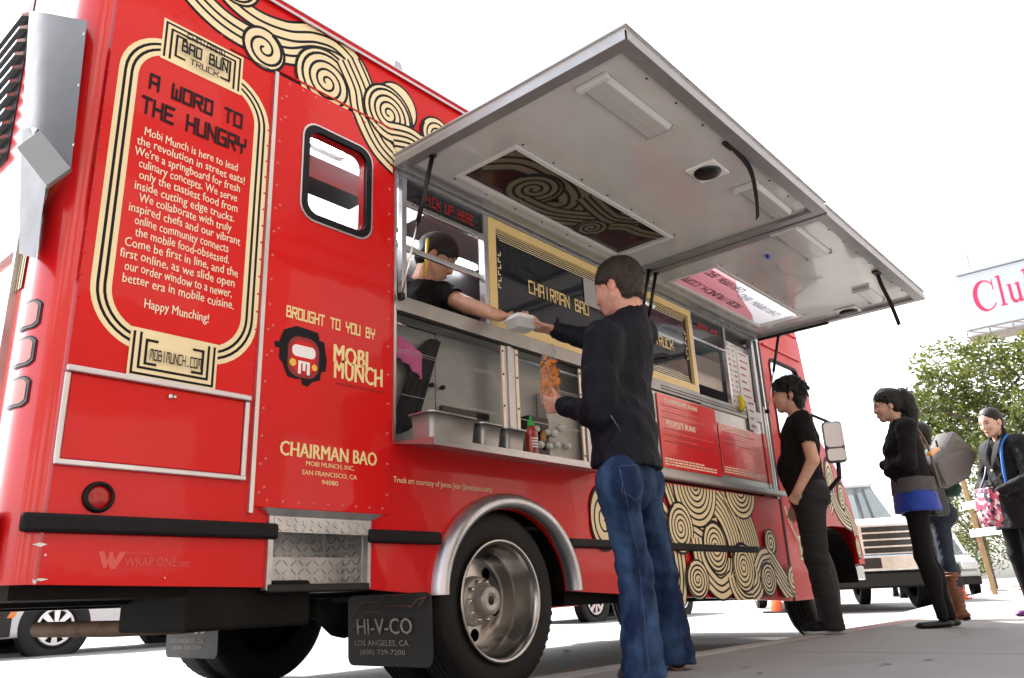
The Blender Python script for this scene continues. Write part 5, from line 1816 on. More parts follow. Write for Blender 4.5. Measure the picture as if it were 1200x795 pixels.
# pickup
PX, PY = 13.1, 4.28
pk, T, h, body = car("pickup_truck", "large white pickup truck with chrome bar grille facing the camera", "pickup truck", (PX, PY, 0), math.radians(31), 5.7, 2.0,
    [(.02, .48), (.0, 1.0), (.06, 1.20), (.4, 1.27), (1.45, 1.32), (3.4, 1.33), (3.42, 1.30), (5.65, 1.30), (5.7, .6), (5.6, .45)], [(1.40, 1.32), (2.05, 1.93), (3.2, 1.93), (3.42, 1.33)], WPAINT, (.98, 4.55), .40, None, None, 1.10)
mb = MB(); mb.bev = .02; mb.box(-.045, .05, -.72, .72, .74, 1.16)
g = put("grille", T(mb), CHROME, pk)
mb = MB()
for k in range(4): mb.box(-.052, -.040, -.68, .68, .765 + k * .095, .838 + k * .095)
put("grille_opening", T(mb), BLKG, g)
mb = MB(); mb.box(-.054, -.040, -.03, .03, .76, 1.15)
put("grille_bar", T(mb), CHROME, g)
for s_ in (-1, 1):
    mb = MB(); mb.bev = .02; mb.box(-.03, .08, min(s_ * .74, s_ * .985), max(s_ * .74, s_ * .985), .80, 1.14)
    put("headlight", T(mb), mat("headlight glass", (.62, .64, .66), .1, .3, coat=1), pk)
    mb = MB(); mb.bev = .03; mb.box(1.50, 1.62, min(s_ * 1.06, s_ * 1.36), max(s_ * 1.06, s_ * 1.36), 1.30, 1.62)
    put("door_mirror", T(mb), BLKM, pk)
mb = MB(); mb.bev = .03; mb.box(-.16, .04, -1.0, 1.0, .52, .74)
put("bumper", T(mb), CHROME, pk)
mb = MB(); mb.bev = .03; mb.box(-.10, .06, -.92, .92, .30, .515)
put("air_dam", T(mb), BLKM, pk)
mb = MB(); mb.box(-.165, -.158, -.20, .20, .56, .70)
put("plate_holder", T(mb), BLKG, pk)
mb = MB(); mb.box(.2, 5.4, -.8, .8, .34, .50)
put("underbody", T(mb), CHASSIS, pk)
# silver car farther along the kerb
su, T, h, body = car("parked_car", "silver car parked behind the pickup, seen past the wooden stakes", "car", (23.2, 5.75, 0), math.radians(20), 4.6, 1.85,
    [(.03, .32), (.0, .6), (.10, .88), (1.2, 1.05), (4.3, 1.10), (4.55, .9), (4.6, .5), (4.5, .3)], [(1.15, 1.05), (1.85, 1.62), (4.0, 1.65), (4.35, 1.1)], SPAINT, (.85, 3.65), .36)
mb = MB(); mb.bev = .02; mb.box(-.04, .06, -.5, .5, .55, .80)
put("grille", T(mb), BLKG, su)
for s_ in (-1, 1):
    mb = MB(); mb.bev = .02; mb.box(-.02, .12, min(s_ * .55, s_ * .9), max(s_ * .55, s_ * .9), .66, .84)
    put("headlight", T(mb), MATS["headlight glass"], su)
mb = MB(); mb.bev = .02; mb.box(-.06, .1, -.93, .93, .28, .48)
put("bumper", T(mb), BLKM, su)

# ================================================================== unseen facade added behind the viewer to block sky light
bd = thing("sky_block_facade", "unseen brown brick facade added opposite the truck to block sky light", "sky_block_facade", (6, -6.4, SW))
BRICKW = mat("brown brick wall", (.13, .085, .065), .85, var=.25, vscale=3, bump=.004, bscale=20)
mb = MB(); mb.box(-14, 30, -16, -6.4, SW - .05, 11.5)
put("wall", mb, BRICKW, bd)
for i in range(11):
    x = -12 + i * 3.9
    for z0, z1 in ((.9, 3.1), (4.8, 6.8), (8.0, 10.0)):
        mb = MB(); mb.bev = .02; mb.box(x, x + 2.2, -6.44, -6.38, z0, z1)
        w = put("window", mb, mat("stone trim", (.30, .28, .25), .7), bd)
        mb = MB(); mb.box(x + .1, x + 2.1, -6.455, -6.442, z0 + .1, z1 - .1)
        put("pane", mb, CARGLASS, w)

# ================================================================== cones, stakes, sign, tree
ORANGE = mat("cone orange", (.78, .09, .01), .5)
def cone(loc, h, label):
    t = thing("traffic_cone", label, "traffic cone", loc, "traffic cones by the kerb")
    x, y, z = loc; r = h * .21
    mb = MB(); mb.lathe([(r, .02), (r * .22, h), (0, h)], loc, axis='z', n=24)
    put("cone_body", mb, ORANGE, t)
    mb = MB(); mb.lathe([(r * .62, h * .48), (r * .62 + .003, h * .48), (r * .40 + .003, h * .76), (r * .40, h * .76)], loc, axis='z', n=24)
    put("white_band", mb, WHITE, t)
    mb = MB(); mb.bev = .008; b = h * .29; mb.box(x - b, x + b, y - b, y + b, z, z + .03)
    put("cone_base", mb, BLKM if h > .6 else ORANGE, t)
cone((13.66, 5.95, 0), .75, "orange traffic cone in the road beyond the truck, seen below its front skirt")
cone((15.2, 4.05 - .55, SW), .45, "orange traffic cone behind the legs of the woman with the ponytail")
cone((24.2, 4.1, SW), .42, "small orange cone by the wooden stakes")
WOOD = mat("pale stake wood", (.42, .27, .14), .7, var=.2, vscale=6, stretch=(8, 8, 1), bump=.001, bscale=30)
stk = thing("tree_stakes", "two tall wooden tree stakes joined by white cross boards", "tree stakes", (18.6, 3.55, SW))
s1, s2 = Vector((18.75, 3.70, SW)), Vector((17.9, 2.94, SW))
for s_ in (s1, s2):
    mb = MB(); mb.bev = .01; mb.bar(s_, s_ + Vector((-.28, .12, 2.75)), .085, .085, (1, 0, 0))
    put("stake", mb, WOOD, stk)
for z in (1.18, 1.72):
    mb = MB(); mb.bev = .006
    o = Vector((-.28, .12, 2.75)) * (z / 2.75)
    mb.bar(s1 + o + Vector((-.09, .12, 0)), s2 + o + Vector((-.09, -.1, 0)), .03, .15)
    put("cross_board", mb, WHITE, stk)
# billboard
SX = 40.0
sg = thing("billboard", "white billboard with red serif lettering high above the tree", "billboard", (SX, 1.0, 0))
mb = MB(); mb.bev = .03; mb.box(SX, SX + .35, -6.0, 6.65, 10.95, 13.85)
put("sign_face", mb, mat("billboard white", (.56, .59, .64), .5, var=.03), sg)
mb = MB(); mb.bev = .02; mb.box(SX - .12, SX + .4, -6.1, 6.75, 13.86, 14.02)
put("top_rail", mb, mat("grey rail", (.52, .54, .60), .4, .5), sg)
mb = MB(); mb.bar((SX - .05, 6.05, 14.0), (SX - .25, 6.0, 14.7), .08, .08); put("lamp_arm", mb, MATS["grey rail"], sg); mb = MB(); mb.bar((SX - .05, 0, 14.0), (SX - .25, 0, 14.7), .08, .08)
put("lamp_arm", mb, MATS["grey rail"], sg)
mb = MB()
mb.box(SX - .9, SX + .3, -6.0, 6.6, 10.60, 10.68); mb.bar((SX - .9, -6, 10.95), (SX - .9, 6.6, 10.95), .06, .06)
for i in range(15):
    y = -6 + i * .9
    mb.bar((SX - .9, y, 10.64), (SX - .9, y, 10.95), .05, .05); mb.bar((SX - .9, y, 10.64), (SX - .9, y + .9, 10.95), .04, .04)
put("catwalk", mb, mat("rusty catwalk", (.26, .22, .19), .7, var=.2), sg)
mb = MB(); mb.tube([(SX + .8, 1.0, 0), (SX + .8, 1.0, 12)], .4, 20)
put("sign_post", mb, MATS["grey rail"], sg)
m2 = MB()
def SM(p, k=0): return (SX - .006, 5.62 - p[0], 11.42 + p[1])    # letters, 1 = cap height 1.45
P = Print(lambda p, e: (SX - .008 - e * 3, 6.10 - p[0] * .84, 12.02 + p[1] * 1.30), .0004)
def stroke(pts, ws):
    for a, b, wa, wb in zip(pts[:-1], pts[1:], ws[:-1], ws[1:]):
        P.strip([a, b], wa, 0, wb)
arc = [(.50 + .50 * math.cos(t), .48 + .54 * math.sin(t)) for t in [math.radians(38 + 284 * i / 30) for i in range(31)]]
wid = [.05 + .17 * max(0, -math.cos(math.radians(38 + 284 * i / 30))) for i in range(31)]
n = len(arc); L_, R_ = [], []
for i, p in enumerate(arc):
    a, b = arc[max(i - 1, 0)], arc[min(i + 1, n - 1)]
    d = Vector((b[0] - a[0], b[1] - a[1])).normalized()
    L_.append((p[0] - d.y * wid[i] / 2, p[1] + d.x * wid[i] / 2)); R_.append((p[0] + d.y * wid[i] / 2, p[1] - d.x * wid[i] / 2))
P.poly([L_ + R_[::-1]], 0)
P.poly([[(.87, .62), (.91, .62), (.93, 1.02), (.88, 1.0)]], 0)
def serif_l(x, h):
    P.poly([[(x, .0), (x + .13, .0), (x + .13, h), (x, h - .02)]], 0)
    P.poly([[(x - .09, -.02), (x + .22, -.02), (x + .22, .03), (x - .09, .03)]], 0)
    P.poly([[(x - .10, h - .08), (x + .02, h - .05), (x + .02, h), (x - .10, h - .04)]], 0)
serif_l(1.18, 1.10)
P.poly([[(1.60, .66), (1.60, .18), (1.68, .02), (1.84, -.03), (1.98, .06), (1.98, .14), (1.88, .07), (1.77, .12), (1.73, .22), (1.73, .70), (1.52, .68), (1.52, .64)]], 0)
P.poly([[(1.98, -.02), (2.22, .02), (2.22, .06), (2.11, .06), (2.11, .70), (1.90, .68), (1.90, .64), (1.98, .64)]], 0)
serif_l(2.42, 1.10)
bw = [(2.62 + .26 * math.cos(t), .33 + .36 * math.sin(t)) for t in [2 * math.pi * i / 28 for i in range(28)]]
bi = [(2.58 + .17 * math.cos(t), .33 + .30 * math.sin(t)) for t in [2 * math.pi * i / 28 for i in range(28)]]
P.poly([bw, bi], 0)
put("red_lettering", P.mesh(), [mat("billboard red", (.72, .03, .10), .5)], sg)
# street tree
def leaf_crown(c, rad, n, seed, dens=.55):
    rng = np.random.default_rng(seed)
    # clump centres through the volume
    k = 90
    u = rng.normal(size=(k, 3)); u /= np.linalg.norm(u, axis=1)[:, None]
    cc = u * (rng.uniform(.35, 1.0, (k, 1)) ** .6) * np.array(rad)
    cr = rng.uniform(.35, .75, k)
    w = cr ** 2; w /= w.sum()
    i = rng.choice(k, n, p=w)
    v = rng.normal(size=(n, 3)); v /= np.linalg.norm(v, axis=1)[:, None]
    pos = cc[i] + v * (cr[i] * rng.uniform(.3, 1, n) ** .5)[:, None] * np.array([1, 1, .7])
    pos += np.array(c)
    s = rng.uniform(.045, .085, n)
    a = rng.normal(size=(n, 3)); a[:, 2] *= .6; a /= np.linalg.norm(a, axis=1)[:, None]
    b = np.cross(a, rng.normal(size=(n, 3))); b /= np.linalg.norm(b, axis=1)[:, None]
    a *= s[:, None]; b *= (s * .5)[:, None]
    V = np.stack([pos - a, pos + b * .9, pos + a, pos - b * .9], 1).reshape(-1, 3)
    me = bpy.data.meshes.new("crown")
    me.vertices.add(4 * n); me.vertices.foreach_set("co", V.astype(np.float32).ravel())
    me.loops.add(4 * n); me.loops.foreach_set("vertex_index", np.arange(4 * n, dtype=np.int32))
    me.polygons.add(n); me.polygons.foreach_set("loop_start", np.arange(0, 4 * n, 4, dtype=np.int32))
    me.update(calc_edges=True)
    col = np.ones((n, 4), np.float32)
    t = rng.uniform(0, 1, n) * .6 + rng.uniform(0, 1, k)[i] * .4
    c0, c1 = np.array([.028, .055, .014]), np.array([.16, .17, .032])
    col[:, :3] = c0 + (c1 - c0) * t[:, None]
    at = me.attributes.new("leafcol", 'FLOAT_COLOR', 'FACE'); at.data.foreach_set("color", col.ravel())
    return me, cc + np.array(c)
def leaf_mat():
    m = bpy.data.materials.new("leaf"); m.use_nodes = True
    N, L = m.node_tree.nodes, m.node_tree.links
    b = N["Principled BSDF"]; b.inputs["Roughness"].default_value = .5
    at = N.new("ShaderNodeAttribute"); at.attribute_name = "leafcol"
    t = N.new("ShaderNodeBsdfTranslucent"); mx = N.new("ShaderNodeMixShader"); mx.inputs[0].default_value = .4
    L.new(at.outputs["Color"], b.inputs["Base Color"]); L.new(at.outputs["Color"], t.inputs[0])
    L.new(b.outputs[0], mx.inputs[1]); L.new(t.outputs[0], mx.inputs[2]); L.new(mx.outputs[0], N["Material Output"].inputs[0])
    return m
LEAF = leaf_mat()
BARK = mat("bark", (.16, .12, .09), .9, var=.3, vscale=7, bump=.01, bscale=15)
def tree(loc, trunk_h, c, rad, n, seed, label):
    t = thing("street_tree", label, "tree", loc)
    me, cl = leaf_crown(c, rad, n, seed)
    put("crown", me, LEAF, t)
    mb = MB()
    b = Vector(loc); top = Vector((c[0], c[1], c[2] - rad[2] * .5))
    mb.tube([b, b.lerp(top, .5) + Vector((.06, .03, 0)), top, Vector(c) + Vector((0, 0, rad[2] * .3))], [.14, .11, .085, .03], 10)
    rng = random.Random(seed)
    for q in rng.sample(range(len(cl)), 26):
        e = Vector(cl[q]); s_ = top.lerp(Vector(c), rng.uniform(-.2, .6))
        mb.tube([s_, s_.lerp(e, .5) + Vector((0, 0, .15)), e], [.045, .028, .010], 6)
    put("trunk", mb, BARK, t)
tree((19.3, 2.55, SW), 2.6, (20.1, 2.5, 3.75), (2.8, 2.7, 1.75), 32000, 5, "leafy green street tree behind the women, below the billboard")
tree((34, 6.7, 0), 2.0, (34, 6.7, 2.6), (2.2, 2.2, 1.9), 8000, 9, "far green tree low behind the wooden stakes")
# ================================================================== PEOPLE
def nz(v):
    v = np.array(v, float); return v / np.linalg.norm(v)
def A3(v): return np.array([v[0], v[1], v[2]], float)
def folds(seed, f, amp, aniso=(1, 1, 1), n=7):
    r = np.random.default_rng(seed)
    ks = r.normal(size=(n, 3)) * f * np.array(aniso); ph = r.uniform(0, 6.28, n); am = r.uniform(.5, 1, n)
    def fn(X, Y, Z):
        s = 0
        for k, p, a in zip(ks, ph, am):
            s = s + a * (1 - 2 * np.abs(np.sin(k[0] * X + k[1] * Y + k[2] * Z + p)))
        return -amp * s / n * 1.6
    return fn
def skin_mat():
    return mat("skin", (.5, .3, .22), .48, attr="skincol", var=.12, vscale=55, bump=.0005, bscale=220, spec=.4)
class Head:
    def __init__(s, c, fw, up=(0, 0, 1), size=1.0, fem=0.0, jaw=0.0):
        s.c = A3(c); s.f = nz(fw); up = A3(up)
        s.l = nz(np.cross(up, s.f)); s.u = np.cross(s.f, s.l); s.s = size; s.fem = fem
    def P(s, f, l, u): return s.c + s.s * (f * s.f + l * s.l + u * s.u)
    def M(s): return np.stack([s.f, s.l, s.u])
    def add(s, S, neck_to, nr=.055):
        P, k, M = s.P, s.s, s.M()
        E = lambda f, l, u, r, kk=.015, op='+': S.ell(P(f, l, u), [q * k for q in r], M, kk * k, op)
        E(-.012, 0, .040, (.098, .076, .088), .0)
        E(.030, 0, .010, (.066, .066, .085), .02)
        E(.032, 0, -.055, (.056, .056 - .004 * s.fem, .058), .025)
        E(.062, 0, -.098, (.022, .026 - .006 * s.fem, .016), .025)           # chin
        for q in (-1, 1):
            E(.062, q * .036, -.028, (.026, .022, .024), .02)              # cheeks
            S.cone(P(.0, q * .060, -.052), P(.058, q * .024, -.098), .016 * k, .014 * k, .02 * k)   # jaw
            E(.090, q * .031, .004, (.016, .017, .011), .012, '-')         # sockets
            S.cone(P(.085, q * .012, .021), P(.074, q * .050, .018), .009 * k, .008 * k, .014 * k)   # brow
            S.cone(P(.086, q * .013, -.036), P(.094, q * .008, -.036), .010 * k, .009 * k, .008 * k)   # nostril
            # ear
            E(-.012, q * .074, -.008, (.020, .010, .031), .006)
            S.cone(P(-.006, q * .078, -.030), P(.0, q * .074, -.038), .009 * k, .007 * k, .006 * k)
            E(-.006, q * .086, -.004, (.010, .008, .017), .004, '-')
        S.cone(P(.088, 0, .010), P(.106 - .004 * s.fem, 0, -.028), .0085 * k, (.0125 - .002 * s.fem) * k, .014 * k)           # nose
        E(.088, 0, -.062, (.014, .024, .007), .008)                        # upper lip
        E(.085, 0, -.073, (.014, .021, .008), .006)
        E(.102, 0, -.0675, (.010, .020, .0018), .002, '-')
        S.cone(P(-.022, 0, -.045), A3(neck_to), nr * .98 * k, nr * 1.12 * k, .025)
    def paint(s, V, base, lip, brow, stub=None, flush=.10):
        Q = (V - s.c) / s.s
        q = np.stack([Q @ s.f, Q @ s.l, Q @ s.u], 1)
        C = np.tile(np.array([*base, 1.0]), (len(V), 1))
        def blend(w, col): C[:, :3] = C[:, :3] * (1 - w[:, None]) + np.array(col) * w[:, None]
        near = (np.linalg.norm(Q, axis=1) < .16)
        def g(f, l, u, rf, rl, ru): return np.exp(-(((q[:, 0] - f) / rf) ** 2 + ((q[:, 1] - l) / rl) ** 2 + ((q[:, 2] - u) / ru) ** 2)) * near
        red = np.array(base) * np.array([1.05, .72, .70])
        blend(np.clip(sum(g(.07, t * .038, -.028, .03, .022, .02) for t in (-1, 1)) + g(.105, 0, -.03, .02, .015, .015) + sum(g(-.01, t * .08, -.01, .02, .015, .035) for t in (-1, 1)), 0, 1) * (flush * 6), red)
        if stub is not None:
            blend(np.clip(g(.06, 0, -.085, .05, .06, .035) - 1.4 * g(.09, 0, -.067, .03, .026, .012), 0, 1) * .5, stub)
        blend(np.clip(1.6 * g(.094, 0, -.067, .02, .022, .009), 0, 1) * .85, lip)
        for t in (-1, 1): blend(np.clip(1.8 * g(.086, t * .030, .026, .02, .020, .0055), 0, 1) * .9, brow)
        return C
    def eyes(s, parent):
        for q in (-1, 1):
            mb = MB(); c = Vector(s.P(.0735, q * .0305, .003))
            F, Lf, U = Vector(s.f), Vector(s.l), Vector(s.u)
            r = .0115 * s.s
            vs, fs = [], []
            for i in range(7):
                t = i / 6 * 1.7
                for j in range(12):
                    a = 2 * math.pi * j / 12
                    vs.append(c + F * r * math.cos(t) * 1.05 + (Lf * math.cos(a) + U * math.sin(a)) * r * max(math.sin(t), .0001))
            for i in range(6):
                for j in range(12):
                    fs.append((i * 12 + j, i * 12 + (j + 1) % 12, (i + 1) * 12 + (j + 1) % 12, (i + 1) * 12 + j))
            mb.add(vs, fs, True)
            mb.m = [1 if (f[0] % 84) // 12 < 2 else 0 for f in mb.f]
            put("eye", mb, [mat("eye white", (.30, .27, .25), .3), mat("iris", (.03, .018, .012), .15, coat=.6)], parent)
def hand(S, wrist, d, pn, size=1.0, curl=(.5, .5, .5, .5), thumb=(.9, .4), sgn=1, spread=.09):
    """d: towards the finger tips, pn: the way the palm faces, sgn: +1 puts the thumb on the side pn x d"""
    w = A3(wrist); d = nz(d); pn = nz(A3(pn) - np.dot(A3(pn), d) * d)
    ac = np.cross(pn, d) * sgn
    s = size
    kn = []
    for i, (o, L) in enumerate(((.030, .088), (.010, .092), (-.011, .088), (-.030, .079))):
        kp = w + s * (d * L + ac * o)
        kn.append(kp)
        S.cone(w + s * (d * .012 + ac * o * .55), kp, .0135 * s, .0105 * s, .010 * s)
    S.cone(w - d * .03 * s, w + d * .02 * s, .024 * s, .022 * s, .015 * s)
    for i, (kp, LL) in enumerate(zip(kn, (.070, .078, .072, .056))):
        p = kp; sp = (1.5 - i) * spread
        dd = nz(d + ac * sp)
        b = curl[i]
        ang = 0
        r0 = (.0092, .0094, .0088, .0078)[i] * s
        for seg, (fr_, add) in enumerate(((.46, b), (.30, b * 1.15), (.24, b * .7))):
            ang += add
            v = dd * math.cos(ang) + pn * math.sin(ang)
            q = p + v * LL * fr_ * s
            S.cone(p, q, r0 * (1 - .07 * seg), r0 * (.93 - .08 * seg), .003 * s)
            p = q
    # thumb leaves the side of the palm near its base
    t0 = w + s * (d * .022 + ac * .022)
    td = nz(d * .62 + ac * thumb[0] + pn * thumb[1])
    t1 = t0 + td * .042 * s
    S.cone(t0, t1, .016 * s, .0115 * s, .010 * s)
    td2 = nz(td * .7 + d * .55 + pn * thumb[1] * .6)
    t2 = t1 + td2 * .032 * s
    S.cone(t1, t2, .0112 * s, .0098 * s, .003 * s)
    S.cone(t2, t2 + nz(td2 + pn * .25) * .024 * s, .0098 * s, .0078 * s, .003 * s)
def bounds(pts, m=.2):
    a = np.array([A3(p) for p in pts]); return a.min(0) - m, a.max(0) + m
def sdf_part(name, S, m, parent, **kw):
    return put(name, S.mesh(), m, parent, **kw)
def body_part(S, H, skin, parent, lip=None, brow=(.03, .02, .015), stub=None, flush=.1):
    me = S.mesh()
    C = H.paint(S.V, skin, lip or tuple(np.array(skin) * np.array([.85, .45, .45])), brow, stub, flush)
    at = me.attributes.new("skincol", 'FLOAT_COLOR', 'POINT'); at.data.foreach_set("color", C.astype(np.float32).ravel())
    return put("body", me, skin_mat(), parent)
def inner(S, J):
    """the body under the clothes, so that it stays one piece"""
    S.chain([J['nb'], J['ch'], J['wa'], J['hp']], [.05, .085, .08, .09], .03)
    for q in 'lr':
        S.chain([J['s' + q], J['e' + q], J['w' + q]], [.038, .034, .025], .01)
        S.cone(J['ch'], J['s' + q], .06, .04, .02)
        S.chain([J['h' + q], J['k' + q], J['a' + q]], [.06, .045, .03], .01)
        S.cone(J['hp'], J['h' + q], .08, .06, .02)
def shoe(S, ank, toe, w=.042, h=.07):
    a, t = A3(ank), A3(toe)
    d = nz([t[0] - a[0], t[1] - a[1], 0])
    g = t[2]
    heel = np.array([a[0], a[1], g + .036]) - d * .035
    ball = np.array([t[0], t[1], g + .030]) - d * .055
    S.cone(heel, ball, w * .82, w, .01, sq=((0, 0, 1), .8))
    S.cone(ball, np.array([t[0], t[1], g + .024]) - d * .02, w, w * .72, .01, sq=((0, 0, 1), .65))
    S.cone(np.array([a[0], a[1], g + .05]), np.array([a[0], a[1], g + h + .02]), w * .85, w * .8, .02)
    S.plane((0, 0, g), (0, 0, -1), .002)
def hair_cap(S, H, grow=.012, fu=-.035, fr_=.100, back=-.085, seed=1, amp=.004, side=True, freq=70):
    """skull cap of hair with the face cut away"""
    P, k, M = H.P, H.s, H.M()
    S.ell(P(-.014, 0, .044), [(.098 + grow) * k, (.077 + grow) * k, (.088 + grow * 1.1) * k], M, 0)
    S.cone(P(-.055, 0, .0), P(-.060, 0, back + .03), .055 * k, .045 * k, .03 * k)
    for q in (-1, 1):
        S.cone(P(-.05, q * .035, .0), P(-.055, q * .03, back + .035), .038 * k, .034 * k, .02 * k)
    # face opening: ellipsoid in front and a slanted cut in front of the ears
    S.ell(P(.118, 0, fu), [.085 * k, .064 * k, fr_ * k], M, .006 * k, '-')
    for q in (-1, 1):
        S.ell(P(.055, q * .090, -.045), [.060 * k, .050 * k, .068 * k], M, .006 * k, '-')
        S.ell(P(-.010, q * .092, -.018), [.024 * k, .028 * k, .034 * k], M, .004 * k, '-')
    S.plane(P(-.06, 0, back), -H.u * .9 - H.f * .45, .008)
    if amp: S.warp(folds(seed, freq, amp))
def hair_mat(name, col):
    return mat(name, col, .45, var=.65, vscale=120, bump=.003, bscale=260, spec=.3)

def strands(hair, H, n, L, seed=1, down=.9, lift=.35, w=.0011):
    """loose hairs standing off the mass: thin tapered blades"""
    me = hair.data
    co = np.empty(len(me.vertices) * 3, np.float32); me.vertices.foreach_get("co", co); co = co.reshape(-1, 3)
    no = np.empty(len(me.vertices) * 3, np.float32); me.vertex_normals.foreach_get("vector", no); no = no.reshape(-1, 3)
    r = np.random.default_rng(seed)
    i = r.choice(len(co), n)
    p, nn = co[i], no[i]
    rel = p - H.c
    flow = np.cross(nn, np.cross(np.tile(H.u * -1 + H.f * -.25, (n, 1)) + .35 * r.normal(size=(n, 3)), nn))
    flow /= np.linalg.norm(flow, axis=1)[:, None] + 1e-6
    d = flow * down + nn * lift * r.uniform(.2, 1, (n, 1)) + .15 * r.normal(size=(n, 3))
    d /= np.linalg.norm(d, axis=1)[:, None]
    ln = L * r.uniform(.5, 1.2, (n, 1))
    sd = np.cross(d, nn); sd /= np.linalg.norm(sd, axis=1)[:, None] + 1e-6
    b = p - nn * .002
    mid = b + d * ln * .55 + nn * ln * .06
    V = np.stack([b - sd * w, b + sd * w, mid + sd * w * .8, mid - sd * w * .8, b + d * ln - nn * ln * .10], 1).reshape(-1, 3)
    F = []
    for k in range(n):
        o = 5 * k; F += [(o, o + 1, o + 2, o + 3), (o + 3, o + 2, o + 4)]
    m2 = bpy.data.meshes.new("s"); m2.from_pydata(V.tolist(), [], F)
    return put("hair_strands", m2, hair.data.materials[0], hair, kind="stuff")

CLOTH_NAVY = mat("navy jacket cloth", (.0036, .0042, .0092), .7, var=.18, vscale=22, bump=.0012, bscale=150, spec=.2)
def denim_mat():
    m = mat("denim", (.0055, .017, .055), .85, var=.35, vscale=16, bump=.0016, bscale=300, dirt=.62, dirtcol=(.055, .115, .225), dmin=.40, dmax=.66, spec=.2, stretch=(1.5, 1.5, .55))
    return m
DENIM = denim_mat()
KNIT = mat("black cloth", (.0036, .0036, .004), .85, var=.25, vscale=30, bump=.001, bscale=200, spec=.25)
LEATHER_B = mat("black leather", (.006, .0055, .0055), .4, var=.2, vscale=30, bump=.0006, bscale=120)

# ------------------------------------------------------------ man in jeans at the window
def man_jeans():
    J = dict(nb=W(739, 372, 1.73), ch=W(731, 425, 1.74), wa=W(731, 505, 1.74), hp=W(735, 556, 1.745),
             sl=W(706, 396, 1.70), sr=W(750, 392, 1.76), el=W(704, 487, 1.74), er=W(703, 402, 1.98), wl=W(660, 476, 1.975), wr=W(651, 387, 2.205),
             hl=W(721, 566, 1.71), hr=W(750, 566, 1.78), kl=W(744, 668, 1.72), kr=W(774, 668, 1.82), al=W(755, 790, 1.675), ar=W(794, 778, 1.83))
    g = SW
    t = thing("person", "man in dark jacket and blue jeans taking a white food box at the window", "person", (J['hp'].x, J['hp'].y, g))
    fw = nz((-.03, 1, 0))
    H = Head(W(724, 338, 1.765), (-.05, 1, -.13), (0.03, .10, 1), 1.02)
    lo, hi = bounds(list(J.values()) + [H.P(0, 0, .15), J['wr'] + Vector((-.2, .12, .05))], .12)
    lo[2] = g - .02
    S = SDF(lo, hi, .0052)
    H.add(S, J['nb'], .062)
    inner(S, J)
    hand(S, J['wr'], (-.78, .38, .05), (-.25, .25, .9), 1.02, (.42, .38, .34, .34), (.75, .75), -1)
    hand(S, J['wl'], (-.08, .93, .22), (.85, .15, .45), 1.0, (.75, .8, .85, .9), (.55, .55), 1, .03)
    b = body_part(S, H, (.52, .27, .20), t, brow=(.07, .045, .03), stub=(.36, .2, .15), flush=.12)
    H.eyes(t)
    # hair
    S = SDF(H.c - .17, H.c + .19, .0048)
    hair_cap(S, H, .011, back=-.088, seed=3, amp=.0025, freq=110)
    hr_ = sdf_part("hair", S, hair_mat("brown hair", (.034, .0235, .0175)), t)
    strands(hr_, H, 9000, .022, 2, .9, .26, .0008)
    # jacket
    lo, hi = bounds([J[k] for k in ('nb', 'ch', 'wa', 'sl', 'sr', 'el', 'er', 'wl', 'wr', 'hp')], .17)
    S = SDF(lo, hi, .0065)
    nb, ch, wa, hp = (A3(J[k]) for k in ('nb', 'ch', 'wa', 'hp'))
    S.cone(ch + (0, 0, .04), wa, .160, .152, .0, sq=(fw, .70))
    S.cone(wa, hp + (0, 0, .03), .158, .172, .04, sq=(fw, .76))
    S.cone(A3(J['sl']) + (0.01, 0, -.005), A3(J['sr']) + (-.01, 0, -.005), .075, .075, .05)
    S.cone(ch + (0, -.02, .08), nb + (0, -.01, .0), .12, .078, .05, sq=(fw, .85))
    for q in 'lr':
        S.chain([J['s' + q], J['e' + q], J['w' + q]], [.077, .062, .043], .03)
    S.cone(A3(J['el']) + (-.01, .0, .05), A3(J['sl']) + (.02, .02, -.08), .06, .075, .05)
    S.ell(H.P(-.010, 0, -.175), (.078, .082, .055), None, .02)
    # cut hem, neck, cuffs
    S.plane(hp + (0, 0, .02), (0, .05, -1), .008)
    S.cone(nb + (0, .02, .06), nb + (0, .04, .2), .068, .095, .006, '-')
    for q in 'lr':
        w, e = A3(J['w' + q]), A3(J['e' + q])
        d = nz(w - e)
        S.ell(w + d * .062, (.066, .066, .066), None, .004, '-')
        S.cone(w - d * .012, w - d * .045, .043, .045, .006)
        S.cone(w - d * .052, w - d * .053, .060, .060, .006, '-') if False else None
    f1 = folds(11, 24, .012, (1, 1, .7)); f2 = folds(12, 62, .004)
    el = A3(J['el'])
    def wr(X, Y, Z):
        d = np.sqrt((X - el[0]) ** 2 + (Y - el[1]) ** 2 + (Z - el[2]) ** 2)
        ww = .55 + 1.1 * np.exp(-(d / .13) ** 2)
        diag = np.sin(48 * (Z + .55 * X + .3 * Y) + 2.2 * np.sin(9 * X + 7 * Z)) * .0035 * np.exp(-((Z - wa[2] - .08) / .18) ** 2)
        return f1(X, Y, Z) * ww + f2(X, Y, Z) + diag
    S.warp(wr, .025)
    jk = sdf_part("jacket", S, CLOTH_NAVY, t)
    # waistband rib
    mb = MB()
    def ringz(z, r, k=.74, n=40): return [tuple(np.array([hp[0], hp[1], 0]) + np.array([r * math.cos(a), r * k * math.sin(a), z])) for a in (2 * math.pi * i / n for i in range(n))]
    zz = hp[2] + .022
    # zip on the pocket
    p0, p1 = W(716, 487, 1.60), W(727, 505, 1.60)
    mb = MB(); mb.tube([p0, p1], .0013, 6)
    put("pocket_zip", mb, mat("zip metal", (.25, .25, .26), .4, .7), jk)
    # jeans
    lo, hi = bounds([J[k] for k in ('hp', 'hl', 'hr', 'kl', 'kr', 'al', 'ar')], .19)
    lo[2] = g - .03
    S = SDF(lo, hi, .0065)
